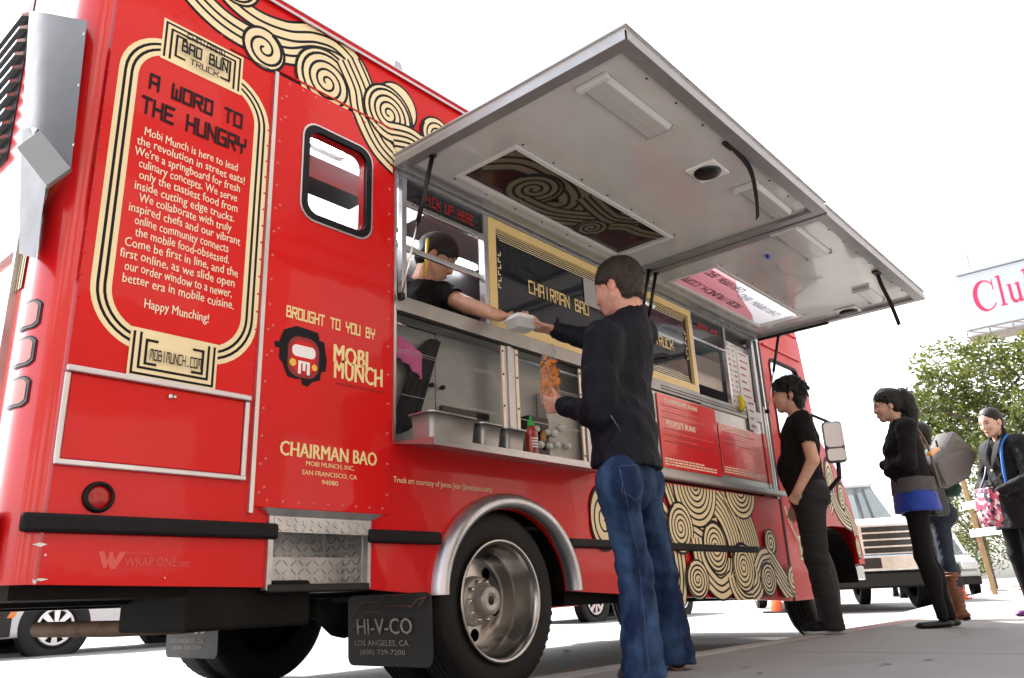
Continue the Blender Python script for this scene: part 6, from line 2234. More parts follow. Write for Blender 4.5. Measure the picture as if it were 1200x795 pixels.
    S.cone(hp + (0, 0, .06), hp + (0, 0, -.02), .130, .134, .0, sq=(fw, .80))
    hemL, hemR = A3(J['al']), A3(J['ar']); hemL[2] = g + .025; hemR[2] = g + .035
    for q, hem in (('l', hemL), ('r', hemR)):
        h_, k_ = A3(J['h' + q]), A3(J['k' + q])
        S.cone(h_ + (0, 0, .0), k_, .080, .064, .03)
        S.cone(k_, hem, .066, .080, .03)
        S.ell(h_ + (.01, -.028, .0), (.062, .068, .10), None, .05)
    S.plane(hp + (0, 0, .075), (0, 0, 1), .004)
    S.plane((0, 0, g + .018), (0, .0, -1), .003)
    f1 = folds(21, 34, .0034, (.8, .8, 1.0)); f2 = folds(22, 85, .0016)
    kl, kr = A3(J['kl']), A3(J['kr'])
    def wj(X, Y, Z):
        kz = np.exp(-((Z - kl[2] + .02) / .09) ** 2)
        hm = np.exp(-((Z - g - .10) / .10) ** 2)
        cr = np.exp(-((Z - hp[2] + .10) / .08) ** 2)
        s1 = np.sin(85 * Z + 22 * X + 3 * np.sin(14 * X)) * .0034 * kz
        s2 = np.sin(70 * Z - 26 * X + 2 * np.sin(17 * Y)) * .0042 * hm
        s3 = np.sin(55 * Z + 40 * X) * .0028 * cr
        return f1(X, Y, Z) + f2(X, Y, Z) + s1 + s2 + s3
    S.warp(wj, .02)
    jn = sdf_part("jeans", S, DENIM, t)
    # stitched seams lie on the cloth
    from mathutils.bvhtree import BVHTree
    me = jn.data
    bv = BVHTree.FromPolygons([v.co for v in me.vertices], [tuple(p.vertices) for p in me.polygons])
    def on_cloth(pts, d, r, m, nm):
        out = []
        d = Vector(nz(d))
        for p in pts:
            h = bv.ray_cast(Vector(p) + d * .4, -d)
            if h[0] is not None: out.append(h[0] + h[1] * .0008 if h[1].dot(d) > 0 else h[0] - h[1] * .0008)
        if len(out) > 2:
            mb = MB(); mb.tube(out, r, 5); put(nm, mb, m, jn)
    SEAM = mat("seam thread", (.045, .085, .16), .8)
    DSEAM = mat("dark seam", (.004, .010, .03), .8)
    path = [A3(J['hl']) + (0, 0, .05) + (A3(J['kl']) - A3(J['hl'])) * i / 24 for i in range(25)] + [A3(J['kl']) + (hemL - A3(J['kl'])) * i / 24 for i in range(1, 24)]
    on_cloth(path, (-.80, -.60, 0), .0022, DSEAM, "side_seam")
    on_cloth([p + (.010, -.008, 0) for p in path], (-.80, -.60, 0), .0011, SEAM, "stitch_line")
    path = [A3(J['hr']) + (A3(J['kr']) - A3(J['hr'])) * i / 20 for i in range(21)] + [A3(J['kr']) + (hemR - A3(J['kr'])) * i / 20 for i in range(1, 20)]
    on_cloth(path, (.25, -.95, 0), .0018, DSEAM, "side_seam")
    bc_ = A3(J['hl']) + (.01, 0, .0)
    pk_ = [(-.055, .05), (.055, .06), (.055, -.04), (.0, -.075), (-.055, -.045), (-.055, .05)]
    pk_ = [(a[0] + (b[0] - a[0]) * k / 8, a[1] + (b[1] - a[1]) * k / 8) for a, b in zip(pk_[:-1], pk_[1:]) for k in range(8)]
    on_cloth([bc_ + (x, 0, z) for x, z in pk_], (-.15, -1, 0), .0014, SEAM, "pocket_stitch")
    # shoes
    lo, hi = bounds([J['al'], J['ar']], .24); lo[2] = g - .01
    S = SDF(lo, (hi[0], hi[1], g + .16), .006)
    shoe(S, J['al'], (J['al'].x + .05, J['al'].y + .13, g), .043)
    put("shoe", S.mesh(), mat("brown shoe", (.022, .012, .008), .45), t)
    S = SDF(lo, (hi[0], hi[1], g + .16), .006)
    shoe(S, J['ar'], (J['ar'].x + .15, J['ar'].y + .10, g), .043)
    put("shoe", S.mesh(), MATS["brown shoe"], t)
    return t, J
man_t, MJ = man_jeans()

# take-out box between the two hands
bc = W(611, 379, 2.30)
def takeout():
    t = thing("takeout_box", "white clamshell takeout box passed between the worker and the customer", "takeout box", tuple(bc))
    M = Matrix.Translation(bc) @ Matrix.Rotation(math.radians(-12), 4, 'Z')
    def ring(w, d, z, r): return [M @ Vector((x, y, z)) for x, y in rrect(-w, w, -d, d, r, 4)]
    mb = MB()
    mb.loft([ring(.052, .042, -.034, .012), ring(.066, .056, .006, .016), ring(.071, .061, .006, .018), ring(.071, .061, .010, .018)], True)
    put("box_base", mb, mat("foam white", (.76, .76, .75), .55, var=.02, vscale=30), t)
    mb = MB(); mb.loft([ring(.071, .061, .0105, .018), ring(.067, .057, .014, .018), ring(.053, .043, .034, .016), ring(.045, .036, .036, .014)], True)
    put("box_lid", mb, MATS["foam white"], t)
takeout()
def snack_bag():
    hc = A3(MJ['wl']) + nz((-.08, .93, .22)) * .085 + nz((.85, .15, .45)) * .048
    c = Vector(hc + (0, 0, .06))
    t = thing("snack_bag", "clear bag of orange crisps held low in the hand of the man in jeans", "snack bag", tuple(c))
    a, b = hc + (0, 0, .012), hc + (-.004, 0, .135)
    S = SDF(np.minimum(a, b) - .07, np.maximum(a, b) + .08, .004)
    S.cone(a, b, .046, .038, .01, sq=((.5, .8, 0), .7))
    r = np.random.default_rng(5)
    for i in range(85):
        p = a + (b - a) * r.uniform(-.15, 1.15) + r.normal(size=3) * .019
        q_, _r = np.linalg.qr(r.normal(size=(3, 3))); S.ell(p, (r.uniform(.014, .026), r.uniform(.012, .020), .0055), q_, .0015)
    S.warp(folds(91, 130, .006))
    sdf_part("crisps", S, mat("orange crisps", (.62, .21, .03), .5, var=.4, vscale=60, dirt=.5, dirtcol=(.36, .07, .01)), t)
    # film gathered above the crisps
    mb = MB()
    top = hc + (-.006, 0, .245)
    rings = []
    for i, (f, rr) in enumerate(((0, .052), (.4, .052), (.62, .042), (.85, .036), (1.0, .050))):
        p = a - (0, 0, .03) + (top - a + np.array([0, 0, .03])) * f
        rings.append([tuple(p + np.array([math.cos(q) * rr * (1 + .16 * math.sin(5 * q + i)), math.sin(q) * rr * .6 * (1 + .16 * math.cos(4 * q + 2 * i)), .012 * math.sin(3 * q) * (f > .9)])) for q in (2 * math.pi * j / 26 for j in range(26))])
    mb.loft(rings, False)
    put("film", mb, glass_mat("clear film", (.75, .77, .78), .10, .07), t)
snack_bag()

# ------------------------------------------------------------ worker leaning out of the hatch
def worker():
    J = dict(nb=W(494, 333, 2.86), ch=W(488, 372, 2.90), wa=W(487, 430, 2.98), hp=W(486, 480, 3.02), sl=W(519, 345, 2.80), sr=W(474, 338, 2.95), el=W(548, 358, 2.62), er=W(466, 375, 2.93),
             wl=W(584, 370, 2.415), wr=W(470, 400, 2.75), hl=W(495, 490, 2.98), hr=W(478, 490, 3.06), kl=W(494, 560, 2.98), kr=W(478, 560, 3.06), al=W(494, 620, 2.98), ar=W(478, 620, 3.06))
    for k in ('al', 'ar'): J[k].z = max(J[k].z, .76)
    t = thing("person", "worker in black shirt with a yellow pencil behind the ear reaching out of the hatch", "person", (J['hp'].x, J['hp'].y, .735))
    H = Head(W(511, 304, 2.80), (.62, -.60, -.50), (.30, -.25, 1), 1.0, .6)
    lo, hi = bounds(list(J.values()) + [H.P(0, 0, .14), J['wl'] + Vector((.15, -.12, 0))], .12)
    S = SDF(lo, hi, .0062)
    H.add(S, J['nb'], .052); inner(S, J)
    S.chain([J['sl'], J['el'], J['wl']], [.050, .042, .028], .012)
    S.chain([J['sr'], J['er'], J['wr']], [.050, .042, .028], .012)
    hand(S, J['wl'], (.75, -.55, -.12), (.1, -.1, .9), .95, (.35, .35, .35, .35), (.8, .6), 1)
    hand(S, J['wr'], (.1, -.6, -.6), (.3, 0, -.6), .95)
    body_part(S, H, (.50, .27, .18), t, brow=(.02, .015, .012), flush=.05); H.eyes(t)
    S = SDF(H.c - .18, H.c + .2, .006); hair_cap(S, H, .018, back=-.075, seed=8, amp=.003)
    strands(sdf_part("hair", S, hair_mat("dark hair", (.010, .008, .007)), t), H, 1500, .018, 3)
    S = SDF(*bounds([J[k] for k in ('nb', 'ch', 'wa', 'hp', 'sl', 'sr', 'el', 'er')], .16), .008)
    fw = nz((.6, -.8, 0))
    S.cone(J['ch'], J['wa'], .145, .135, 0, sq=(fw, .72)); S.cone(J['wa'], J['hp'], .135, .155, .03, sq=(fw, .75))
    S.cone(J['sl'], J['sr'], .066, .066, .05); S.cone(J['ch'], J['nb'], .11, .062, .05)
    for q in 'lr':
        s_, e = A3(J['s' + q]), A3(J['e' + q]); S.cone(s_, s_ + (e - s_) * .50, .066, .062, .03)
        S.ell(s_ + (e - s_) * .78, (.075, .075, .075), None, .004, '-')
    S.cone(A3(J['nb']) + (0, 0, .05), A3(H.c), .058, .07, .004, '-')
    S.warp(folds(31, 35, .006))
    sdf_part("shirt", S, KNIT, t)
    S = SDF(*bounds([J[k] for k in ('hp', 'hl', 'hr', 'kl', 'kr', 'al', 'ar')], .17), .010)
    S.cone(A3(J['hp']) + (0, 0, .06), J['hp'], .14, .15, 0, sq=(fw, .75))
    for q in 'lr': S.chain([J['h' + q], J['k' + q], J['a' + q]], [.09, .065, .055], .03)
    sdf_part("trousers", S, KNIT, t)
    a, b = W(501, 280, 2.715), W(498, 323, 2.715)
    mb = MB(); mb.tube([a, b], .0075, 8)
    tag(put("pencil", mb, mat("pencil yellow", (.78, .62, .02), .4), None), "yellow pencil tucked behind the ear of the worker in the hatch", "pencil")
worker()

# ------------------------------------------------------------ standing figures of the queue
def onz(px, py, z):
    q = CAM_R @ Vector((px - 600, py - 397.5, 933.575)); return CAM_C + q * ((z - CAM_C.z) / q.z)
def stand(px, y, head_px):
    """root under the pixel column px on the plane y; height from the head top"""
    pass
def figure(label, root, fw, Hh, head_dir, skin, hair_fn, top_fn, fem, spec, res=.0075):
    """upright person; local frame: f forward, l left, u up; root on the ground"""
    r = A3(root); f = nz((fw[0], fw[1], 0)); l = np.array([-f[1], f[0], 0]); u = np.array([0, 0, 1.])
    k = Hh / 1.75
    P = lambda a, b, c: r + k * (a * f + b * l + c * u)
    J = dict(nb=P(-.015, 0, 1.47), ch=P(0, 0, 1.28), wa=P(.0, 0, 1.08), hp=P(0, 0, .93), sl=P(-.02, .185 - .02 * fem, 1.41), sr=P(-.02, -.185 + .02 * fem, 1.41),
             el=P(-.02, .24, 1.12), er=P(-.02, -.24, 1.12), wl=P(.08, .24, .88), wr=P(.08, -.24, .88),
             hl=P(0, .09, .90), hr=P(0, -.09, .90), kl=P(.01, .09, .49), kr=P(.01, -.09, .49), al=P(-.03, .085, .08), ar=P(-.03, -.085, .08))
    for kk, v in spec.get('J', {}).items(): J[kk] = P(*v)
    t = thing("person", label, "person", tuple(r))
    H = Head(P(*spec.get('head', (.03, 0, 1.625))), f * head_dir[0] + l * head_dir[1] + u * head_dir[2], u + .12 * f * spec.get('nod', 0), k * 1.0, fem)
    lo, hi = bounds([Vector(v) for v in J.values()] + [H.P(0, 0, .14)], .15); lo[2] = r[2] - .02
    S = SDF(lo, hi, res)
    H.add(S, J['nb'], .058 - .010 * fem); inner(S, J)
    for q in 'lr': S.chain([J['s' + q], J['e' + q], J['w' + q]], [.047 * k, .042 * k, .027 * k], .012)
    for q, sg in (('l', -1), ('r', 1)):
        hd = spec.get('hand' + q)
        if hd: hand(S, J['w' + q], f * hd[0][0] + l * hd[0][1] + u * hd[0][2], f * hd[1][0] + l * hd[1][1] + u * hd[1][2], .98 * k - .08 * fem, hd[2], (.8, .4), sg)
    body_part(S, H, skin, t, brow=(.02, .014, .012), stub=spec.get('stub'), flush=spec.get('flush', .06), lip=spec.get('lip'))
    H.eyes(t)
    hair_fn(H, t)
    top_fn(J, P, f, l, u, k, t, H)
    return t, J, P, H, f, l
def torso_sdf(J, f, k, res, R, hem, pad=.2, lo_extra=.0):
    lo, hi = bounds([Vector(J[q]) for q in ('nb', 'ch', 'wa', 'hp', 'sl', 'sr', 'el', 'er', 'wl', 'wr')], pad * k)
    lo[2] -= lo_extra
    return SDF(lo, hi, res)
def hem_cut(S, P, c, tilt=0): S.plane(P(0, 0, c), (0, 0, -1), .006)

# man waiting, black T-shirt
def hair_q(H, t):
    S = SDF(H.c - .19, H.c + .2, .0058)
    hair_cap(S, H, .024, back=-.11, seed=5, amp=.010, freq=42)
    for q in (-1, 1):
        S.cone(H.P(.03, q * .05, .10), H.P(.075, q * .02, .085), .03, .022, .02)
        S.cone(H.P(-.06, q * .05, -.02), H.P(-.065, q * .045, -.09), .035, .026, .02)
    S.cone(H.P(.06, 0, .105), H.P(.088, 0, .085), .034, .024, .02)
    rg_ = np.random.default_rng(4)
    for _ in range(70):
        v = nz(rg_.normal(size=3) * (1, 1, 1) + (-.25, 0, .35)); b_ = H.P(-.02 + v[0] * .112, v[1] * .093, .045 + v[2] * .105)
        if v[0] > .35 and v[2] < .45: continue
        e_ = b_ + H.s * (rg_.normal(size=3) * .016 + (0, 0, -.012)); S.cone(b_, e_, .014, .008, .006)
    S.warp(folds(6, 95, .005))
    strands(sdf_part("hair", S, hair_mat("black hair", (.0055, .0045, .004)), t), H, 2200, .034, 4, .8, .6, .0014)
def top_q(J, P, f, l, u, k, t, H):
    S = torso_sdf(J, f, k, .0078, 0, 0, .17, .12)
    S.cone(P(0, 0, 1.30), P(.02, 0, 1.10), .168, .160, 0, sq=(f, .78)); S.cone(P(.02, 0, 1.10), P(0, 0, .90), .162, .168, .04, sq=(f, .82))
    S.ell(P(.072, 0, 1.09), (.085, .11, .15), None, .05)
    S.cone(J['sl'], J['sr'], .066, .066, .05); S.cone(J['ch'], J['nb'], .12, .066, .05)
    for q in 'lr':
        s_, e = A3(J['s' + q]), A3(J['e' + q]); d_ = e - s_; S.cone(s_, s_ + d_ * .72, .067, .064, .03)
        S.cone(s_ + d_ * .72 + nz(d_) * .02, s_ + d_ * 1.0, .075, .085, .004, '-')
    S.cone(P(.0, 0, 1.50), A3(H.c), .064, .07, .004, '-'); hem_cut(S, P, .86)
    f1, f2 = folds(41, 28, .007), folds(42, 60, .003)
    S.warp(lambda X, Y, Z: f1(X, Y, Z) + f2(X, Y, Z), .02)
    sdf_part("shirt", S, KNIT, t)
    S = SDF(*bounds([Vector(J[q]) for q in ('hp', 'hl', 'hr', 'kl', 'kr', 'al', 'ar')], .17), .008)
    S.cone(P(0, 0, .96), P(0, 0, .90), .15, .16, 0, sq=(f, .80))
    for q in 'lr':
        S.chain([J['h' + q], J['k' + q]], [.104 * k, .076 * k], .03); a = A3(J['a' + q]); a[2] = SW + .03; S.cone(J['k' + q], a, .070, .072, .03)
        S.ell(A3(J['h' + q]) - f * .05, (.09, .09, .10), None, .04)
    S.plane((0, 0, SW + .02), (0, 0, -1), .003)
    S.warp(folds(43, 38, .006, (.7, .7, 1.3)))
    sdf_part("trousers", S, mat("black denim", (.004, .004, .0045), .8, var=.25, vscale=20, bump=.0008, bscale=250), t)
    for q, mm in (('l', None), ('r', None)):
        a = A3(J['a' + q]); toe = a + f * .185; toe[2] = SW + .012
        lo, hi = bounds([Vector(a), Vector(toe)], .07); lo[2] = SW - .005; hi[2] = SW + .15
        S = SDF(lo, hi, .0065); a[2] = SW + .06; shoe(S, a, toe, .044)
        o = sdf_part("shoe", S, KNIT, t)
        S = SDF(lo, hi, .0065); d = f
        S.cone(np.array([*a[:2], SW + .012]) - d * .04, np.array([*toe[:2], SW + .012]) - d * .035, .042, .044, 0, sq=((0, 0, 1), .45)); S.plane((0, 0, SW), (0, 0, -1), .002)
        sdf_part("sole", S, mat("grey sole", (.30, .31, .31), .7), o)
rq = onz(972, 743, SW)
qm = figure("man with wavy dark hair in black T-shirt and black trousers waiting in line", rq, (-.42, .91), 1.75, (1, .0, .05), (.56, .32, .23), hair_q, top_q, 0,
       dict(J=dict(el=(-.05, .225, 1.12), wl=(.075, .180, .925), er=(-.03, -.225, 1.12)), handl=((.45, -.45, -.75), (0, -1, 0), (1.1, 1.1, 1.1, 1.1)), handr=((.3, .1, -.9), (0, 1, 0), (.4, .4, .4, .4)), stub=(.2, .12, .09)))

# woman with ponytail
def hair_pony(H, t):
    S = SDF(H.c - .33, H.c + .22, .0062)
    hair_cap(S, H, .013, back=-.06, seed=9, amp=.0025, freq=60)
    for q in (-1, 1): S.ell(H.P(-.045, q * .05, -.005), (.055, .035, .055), H.M(), .02)
    pts = [H.P(-.080, 0, .070), H.P(-.118, .0, .070), H.P(-.138, .0, .02), H.P(-.140, .0, -.07), H.P(-.124, .0, -.15), H.P(-.11, 0, -.21)]
    S.chain(pts, [.036, .046, .056, .058, .048, .020], .025)
    S.warp(folds(52, 60, .005, (1.6, 1.6, .5)))
    strands(sdf_part("hair", S, hair_mat("black hair", (.0055, .0045, .004)), t), H, 1800, .03, 5, 1, .2, .0010)
    mb = MB(); ring = []
    for i in range(14):
        a = 2 * math.pi * i / 14; ring.append(Vector(H.P(-.098, .034 * math.cos(a), .088 + .034 * math.sin(a))))
    mb.tube(ring, .007, 6, closed=True); put("hair_tie", mb, mat("pale tie", (.55, .55, .57), .5), t)
    mb = MB()
    for q in (-1, 1):
        c = [Vector(H.P(.034 + .020 * math.cos(a) - .02 * math.sin(a), q * .060, .118 + .020 * math.sin(a))) for a in (2 * math.pi * i / 12 for i in range(12))]
        mb = MB(); mb.add(c, [tuple(range(12))]); put("sunglass_lens", mb, mat("dark lens", (.02, .035, .05), .06, coat=1), t)
def legs_slim(J, P, f, k, t, m, r=(.088, .060, .040), z0=.98, seed=3, name="leggings", amp=.002):
    S = SDF(*bounds([Vector(J[q]) for q in ('hp', 'hl', 'hr', 'kl', 'kr', 'al', 'ar')], .17), .0085)
    S.cone(P(0, 0, z0), P(0, 0, .90), .135, .148, 0, sq=(f, .85))
    for q in 'lr':
        S.chain([J['h' + q], J['k' + q], J['a' + q]], [r[0] * k, r[1] * k, r[2] * k], .03)
        S.ell(A3(J['k' + q]) * .62 + A3(J['a' + q]) * .38 - f * .022, (.05, .05, .11), None, .03)
        S.ell(A3(J['h' + q]) - f * .055, (.085, .085, .09), None, .04)
    S.warp(folds(seed, 40, amp))
    return sdf_part(name, S, m, t)
def flats(J, f, t, m, name="shoe", w=.038, L=.18):
    for q in 'lr':
        a = A3(J['a' + q]); toe = a + f * L; toe[2] = SW
        lo, hi = bounds([Vector(a), Vector(toe)], .07); lo[2] = SW - .005; hi[2] = SW + .12
        S = SDF(lo, hi, .006)
        d = f
        S.cone(np.array([*a[:2], SW + .028]) - d * .03, np.array([*toe[:2], SW + .02]) - d * .05, w * .85, w, .01, sq=((0, 0, 1), .7))
        S.cone(np.array([*toe[:2], SW + .02]) - d * .05, np.array([*toe[:2], SW + .016]) - d * .02, w, w * .6, .01, sq=((0, 0, 1), .55))
        S.plane((0, 0, SW), (0, 0, -1), .002)
        sdf_part(name, S, m, t)
def top_pony(J, P, f, l, u, k, t, H):
    S = torso_sdf(J, f, k, .0078, 0, 0, .19)
    S.cone(P(.0, 0, 1.31), P(.0, 0, 1.10), .150, .150, 0, sq=(f, .80)); S.cone(P(.0, 0, 1.10), P(-.01, 0, .93), .155, .185, .05, sq=(f, .82))
    S.cone(J['sl'], J['sr'], .068, .068, .05); S.cone(J['ch'], J['nb'], .11, .066, .05)
    S.ell(P(.085, 0, 1.27), (.07, .11, .075), np.stack([f, l, u]), .04)
    for q in 'lr': S.chain([J['s' + q], J['e' + q], J['w' + q]], [.070, .058, .046], .03)
    S.cone(P(.0, 0, 1.52), A3(H.c), .052, .06, .004, '-'); hem_cut(S, P, 1.005)
    S.cone(P(-.02, 0, 1.47), P(-.01, 0, 1.51), .066, .062, .02); S.cone(P(.01, 0, 1.51), P(.02, 0, 1.6), .054, .06, .004, '-')
    f1, f2 = folds(61, 24, .008), folds(62, 55, .003)
    S.warp(lambda X, Y, Z: f1(X, Y, Z) + f2(X, Y, Z), .02)
    sdf_part("jacket", S, mat("charcoal jersey", (.0046, .004, .005), .85, var=.25, vscale=25, bump=.001, bscale=180, spec=.25), t)
    for nm, z0, z1, m_, ra, rb in (("grey_hem", 1.05, .935, mat("grey jersey", (.075, .068, .072), .85, var=.1, vscale=20), .186, .194), ("skirt", .975, .80, mat("blue skirt cloth", (.002, .034, .30), .7, var=.12, vscale=16, sheen=.1), .186, .200)):
        lo, hi = bounds([Vector(P(0, 0, z0)), Vector(P(0, 0, z1))], .22)
        S = SDF(lo, hi, .008); S.cone(P(-.01, 0, z0), P(-.01, 0, z1), ra, rb, 0, sq=(f, .78)); S.plane(P(0, 0, z1), (0, 0, -1), .004); S.plane(P(0, 0, z0), (0, 0, 1), .004)
        S.warp(folds(63 + len(nm), 24, .005, (1.4, 1.4, .5))); sdf_part(nm, S, m_, t)
    legs_slim(J, P, f, k, t, KNIT, (.088, .060, .040), .96)
    flats(J, f, t, LEATHER_B)
    # bag strap over the back
    pts = smooth_path([tuple(P(.06, .11, 1.485)), tuple(P(-.05, .12, 1.47)), tuple(P(-.135, .12, 1.30)), tuple(P(-.16, .13, 1.08)), tuple(P(-.17, .15, .95))], 8)
    mb = MB(); mb.tube(pts, .009, 6); put("bag_strap", mb, mat("brown strap", (.16, .11, .09), .5), t)
rp = onz(1101, 736, SW)
pw = figure("woman with black ponytail and bright blue skirt band standing in line", rp, (-.34, .94), 1.69, (1, .05, -.10), (.55, .34, .25), hair_pony, top_pony, 1,
       dict(head=(.06, 0, 1.615), J=dict(nb=(.0, 0, 1.46), el=(.015, .225, 1.14), wl=(.15, -.05, 1.17), er=(.0, -.225, 1.13), wr=(.135, .06, 1.11), hl=(0, .072, .90), hr=(0, -.072, .90), kl=(.02, .06, .49), kr=(-.01, -.07, .49), al=(-.03, .055, .08), ar=(-.09, -.075, .08)),
            handl=((-.1, -.95, -.15), (-.9, .1, 0), (.9, .9, .9, .9)), handr=((-.5, .3, .1), (-.9, -.3, 0), (1.2, 1.2, 1.2, 1.2)), flush=.03))

# woman in green behind her
def hair_g(H, t):
    S = SDF(H.c - .2, H.c + .2, .008); hair_cap(S, H, .012, back=-.10, seed=12, amp=.003)
    sdf_part("hair", S, hair_mat("dark brown hair", (.009, .006, .0045)), t)
def top_g(J, P, f, l, u, k, t, H):
    S = torso_sdf(J, f, k, .0085, 0, 0, .17)
    S.cone(P(0, 0, 1.30), P(0, 0, 1.08), .145, .138, 0, sq=(f, .76)); S.cone(P(0, 0, 1.08), P(0, 0, .90), .14, .165, .04, sq=(f, .8))
    S.cone(J['sl'], J['sr'], .066, .066, .05); S.cone(J['ch'], J['nb'], .11, .062, .05)
    for q in 'lr': S.chain([J['s' + q], J['e' + q], J['w' + q]], [.070, .060, .045], .03)
    S.cone(P(.0, 0, 1.51), A3(H.c), .052, .06, .004, '-'); hem_cut(S, P, .88)
    S.warp(folds(71, 30, .007)); sdf_part("sweater", S, mat("dark green knit", (.006, .045, .028), .8, var=.3, vscale=22, bump=.0015, bscale=140, sheen=.2), t)
    legs_slim(J, P, f, k, t, mat("dark denim", (.010, .020, .040), .8, var=.2, vscale=20), (.088, .062, .048), .96, 8, "jeans", .004)
    for q in 'lr':
        a, kk = A3(J['a' + q]), A3(J['k' + q]); top = a + (kk - a) * .80
        toe = a + f * .17; toe[2] = SW
        lo, hi = bounds([Vector(a), Vector(top), Vector(toe)], .09); lo[2] = SW - .005
        S = SDF(lo, hi, .007); shoe(S, (a[0], a[1], SW + .06), toe, .040); S.chain([np.array([*a[:2], SW + .06]), a + (top - a) * .45, top], [.046, .056, .066], .02)
        S.plane(top - (0, 0, .005), (0, 0, 1), .004); S.warp(folds(75, 34, .005, (.6, .6, 1.5)))
        o = sdf_part("boot", S, mat("tan leather", (.155, .052, .018), .5, var=.25, vscale=14, bump=.0012, bscale=60), t)
        mb = MB(); n = 20; ring = [Vector(a + (top - a) * .88 + .068 * (math.cos(2 * math.pi * i / n) * f + math.sin(2 * math.pi * i / n) * l)) for i in range(n)]
        mb.tube(ring, .008, 6, closed=True); put("boot_strap", mb, mat("tan strap", (.20, .08, .03), .5), o)
        S = SDF(lo, hi, .007); S.cone(np.array([*a[:2], SW + .016]) - f * .03, np.array([*a[:2], SW + .016]) - f * .025, .036, .036, 0, sq=((0, 0, 1), .5)); sdf_part("heel", S, KNIT, o)
rg = onz(1123, 727, SW)
gw = figure("woman in dark green sweater and tan leather boots behind the ponytailed woman", rg, (-.40, .91), 1.60, (1, .0, -.05), (.42, .25, .18), hair_g, top_g, 1,
       dict(J=dict(el=(-.12, .25, 1.10), wl=(.10, .20, 1.06), al=(-.02, .07, .08), ar=(-.04, -.08, .08)), handl=((.9, -.2, .1), (0, -1, 0), (.7, .7, .7, .7)), handr=((.3, 0, -.9), (0, 1, 0), (.4, .4, .4, .4))))

# woman in black coat at the right
def hair_r(H, t):
    S = SDF(H.c - .2, H.c + .2, .0062); hair_cap(S, H, .007, -.02, .112, back=-.065, seed=14, amp=.0015, freq=80)
    S.ell(H.P(-.10, 0, -.02), (.040, .045, .045), H.M(), .02)
    S.warp(folds(15, 90, .0022)); sdf_part("hair", S, hair_mat("dark brown hair", (.009, .006, .0045)), t)
def top_r(J, P, f, l, u, k, t, H):
    S = torso_sdf(J, f, k, .0078, 0, 0, .2, .25)
    S.cone(P(0, 0, 1.30), P(.01, 0, 1.08), .155, .148, 0, sq=(f, .80)); S.cone(P(.01, 0, 1.08), P(0, 0, .70), .15, .19, .05, sq=(f, .85))
    S.cone(J['sl'], J['sr'], .072, .072, .05); S.cone(J['ch'], J['nb'], .11, .070, .05)
    for q in 'lr': S.chain([J['s' + q], J['e' + q], J['w' + q]], [.074, .062, .046], .03)
    S.cone(P(-.02, 0, 1.46), P(-.01, 0, 1.53), .078, .066, .02); S.cone(P(.03, 0, 1.50), P(.03, 0, 1.65), .050, .07, .004, '-')
    S.cone(P(.145, .0, 1.24), P(.09, .0, 1.53), .008, .055, .01, '-'); hem_cut(S, P, .70)
    f1, f2 = folds(81, 26, .008), folds(82, 60, .003)
    S.warp(lambda X, Y, Z: f1(X, Y, Z) + f2(X, Y, Z), .02)
    c_ = sdf_part("coat", S, mat("black coat wool", (.0052, .0048, .0068), .85, var=.25, vscale=25, bump=.001, bscale=160, spec=.3), t)
    for q in (-1, 1):
        pts = smooth_path([tuple(P(.02, q * .075, 1.50)), tuple(P(.105, q * .085, 1.42)), tuple(P(.145, q * .055, 1.30)), tuple(P(.150, q * .012, 1.20))], 6)
        mb = MB(); n = len(pts)
        vs = []
        for i, p in enumerate(pts):
            w = .030 * math.sin(math.pi * (.15 + .85 * i / (n - 1))) + .006
            for s_ in (-1, 1): vs.append(A3(p) + l * s_ * w + u * .01 * s_ + f * .008)
        mb.add(vs, [(2 * i, 2 * i + 1, 2 * i + 3, 2 * i + 2) for i in range(n - 1)], True); put("lapel", mb, MATS["black coat wool"], c_)
    mb = MB(); mb.tube([P(.157, .012, 1.195), P(.164, .012, 1.195)], .010, 10); put("button", mb, mat("gold button", (.6, .5, .3), .3, .8), c_)
    pts = smooth_path([tuple(P(.0, .10, 1.485)), tuple(P(.10, .115, 1.40)), tuple(P(.145, .125, 1.22)), tuple(P(.155, .13, 1.02))], 6)
    mb = MB(); mb.tube(pts, .013, 6); put("blue_strap", mb, mat("blue strap", (.01, .12, .42), .5), t)
    legs_slim(J, P, f, k, t, KNIT); flats(J, f, t, mat("purple shoe", (.08, .01, .09), .4))
rr_ = onz(1219, 722, SW)
rw_ = figure("woman in black coat with hair tied back holding a floral bag", rr_, (-.80, .60), 1.74, (1, .10, -.22), (.60, .38, .29), hair_r, top_r, 1,
       dict(head=(.045, 0, 1.615), nod=.6, J=dict(el=(.02, .25, 1.10), wl=(.22, .12, 1.00), er=(.03, -.24, 1.10), wr=(.24, -.0, 1.01)), handl=((.7, -.6, -.2), (.1, -.3, -.9), (.6, .6, .6, .6)), handr=((.6, .7, -.2), (.1, .3, -.9), (.6, .6, .6, .6)), lip=(.42, .10, .10), flush=.03))

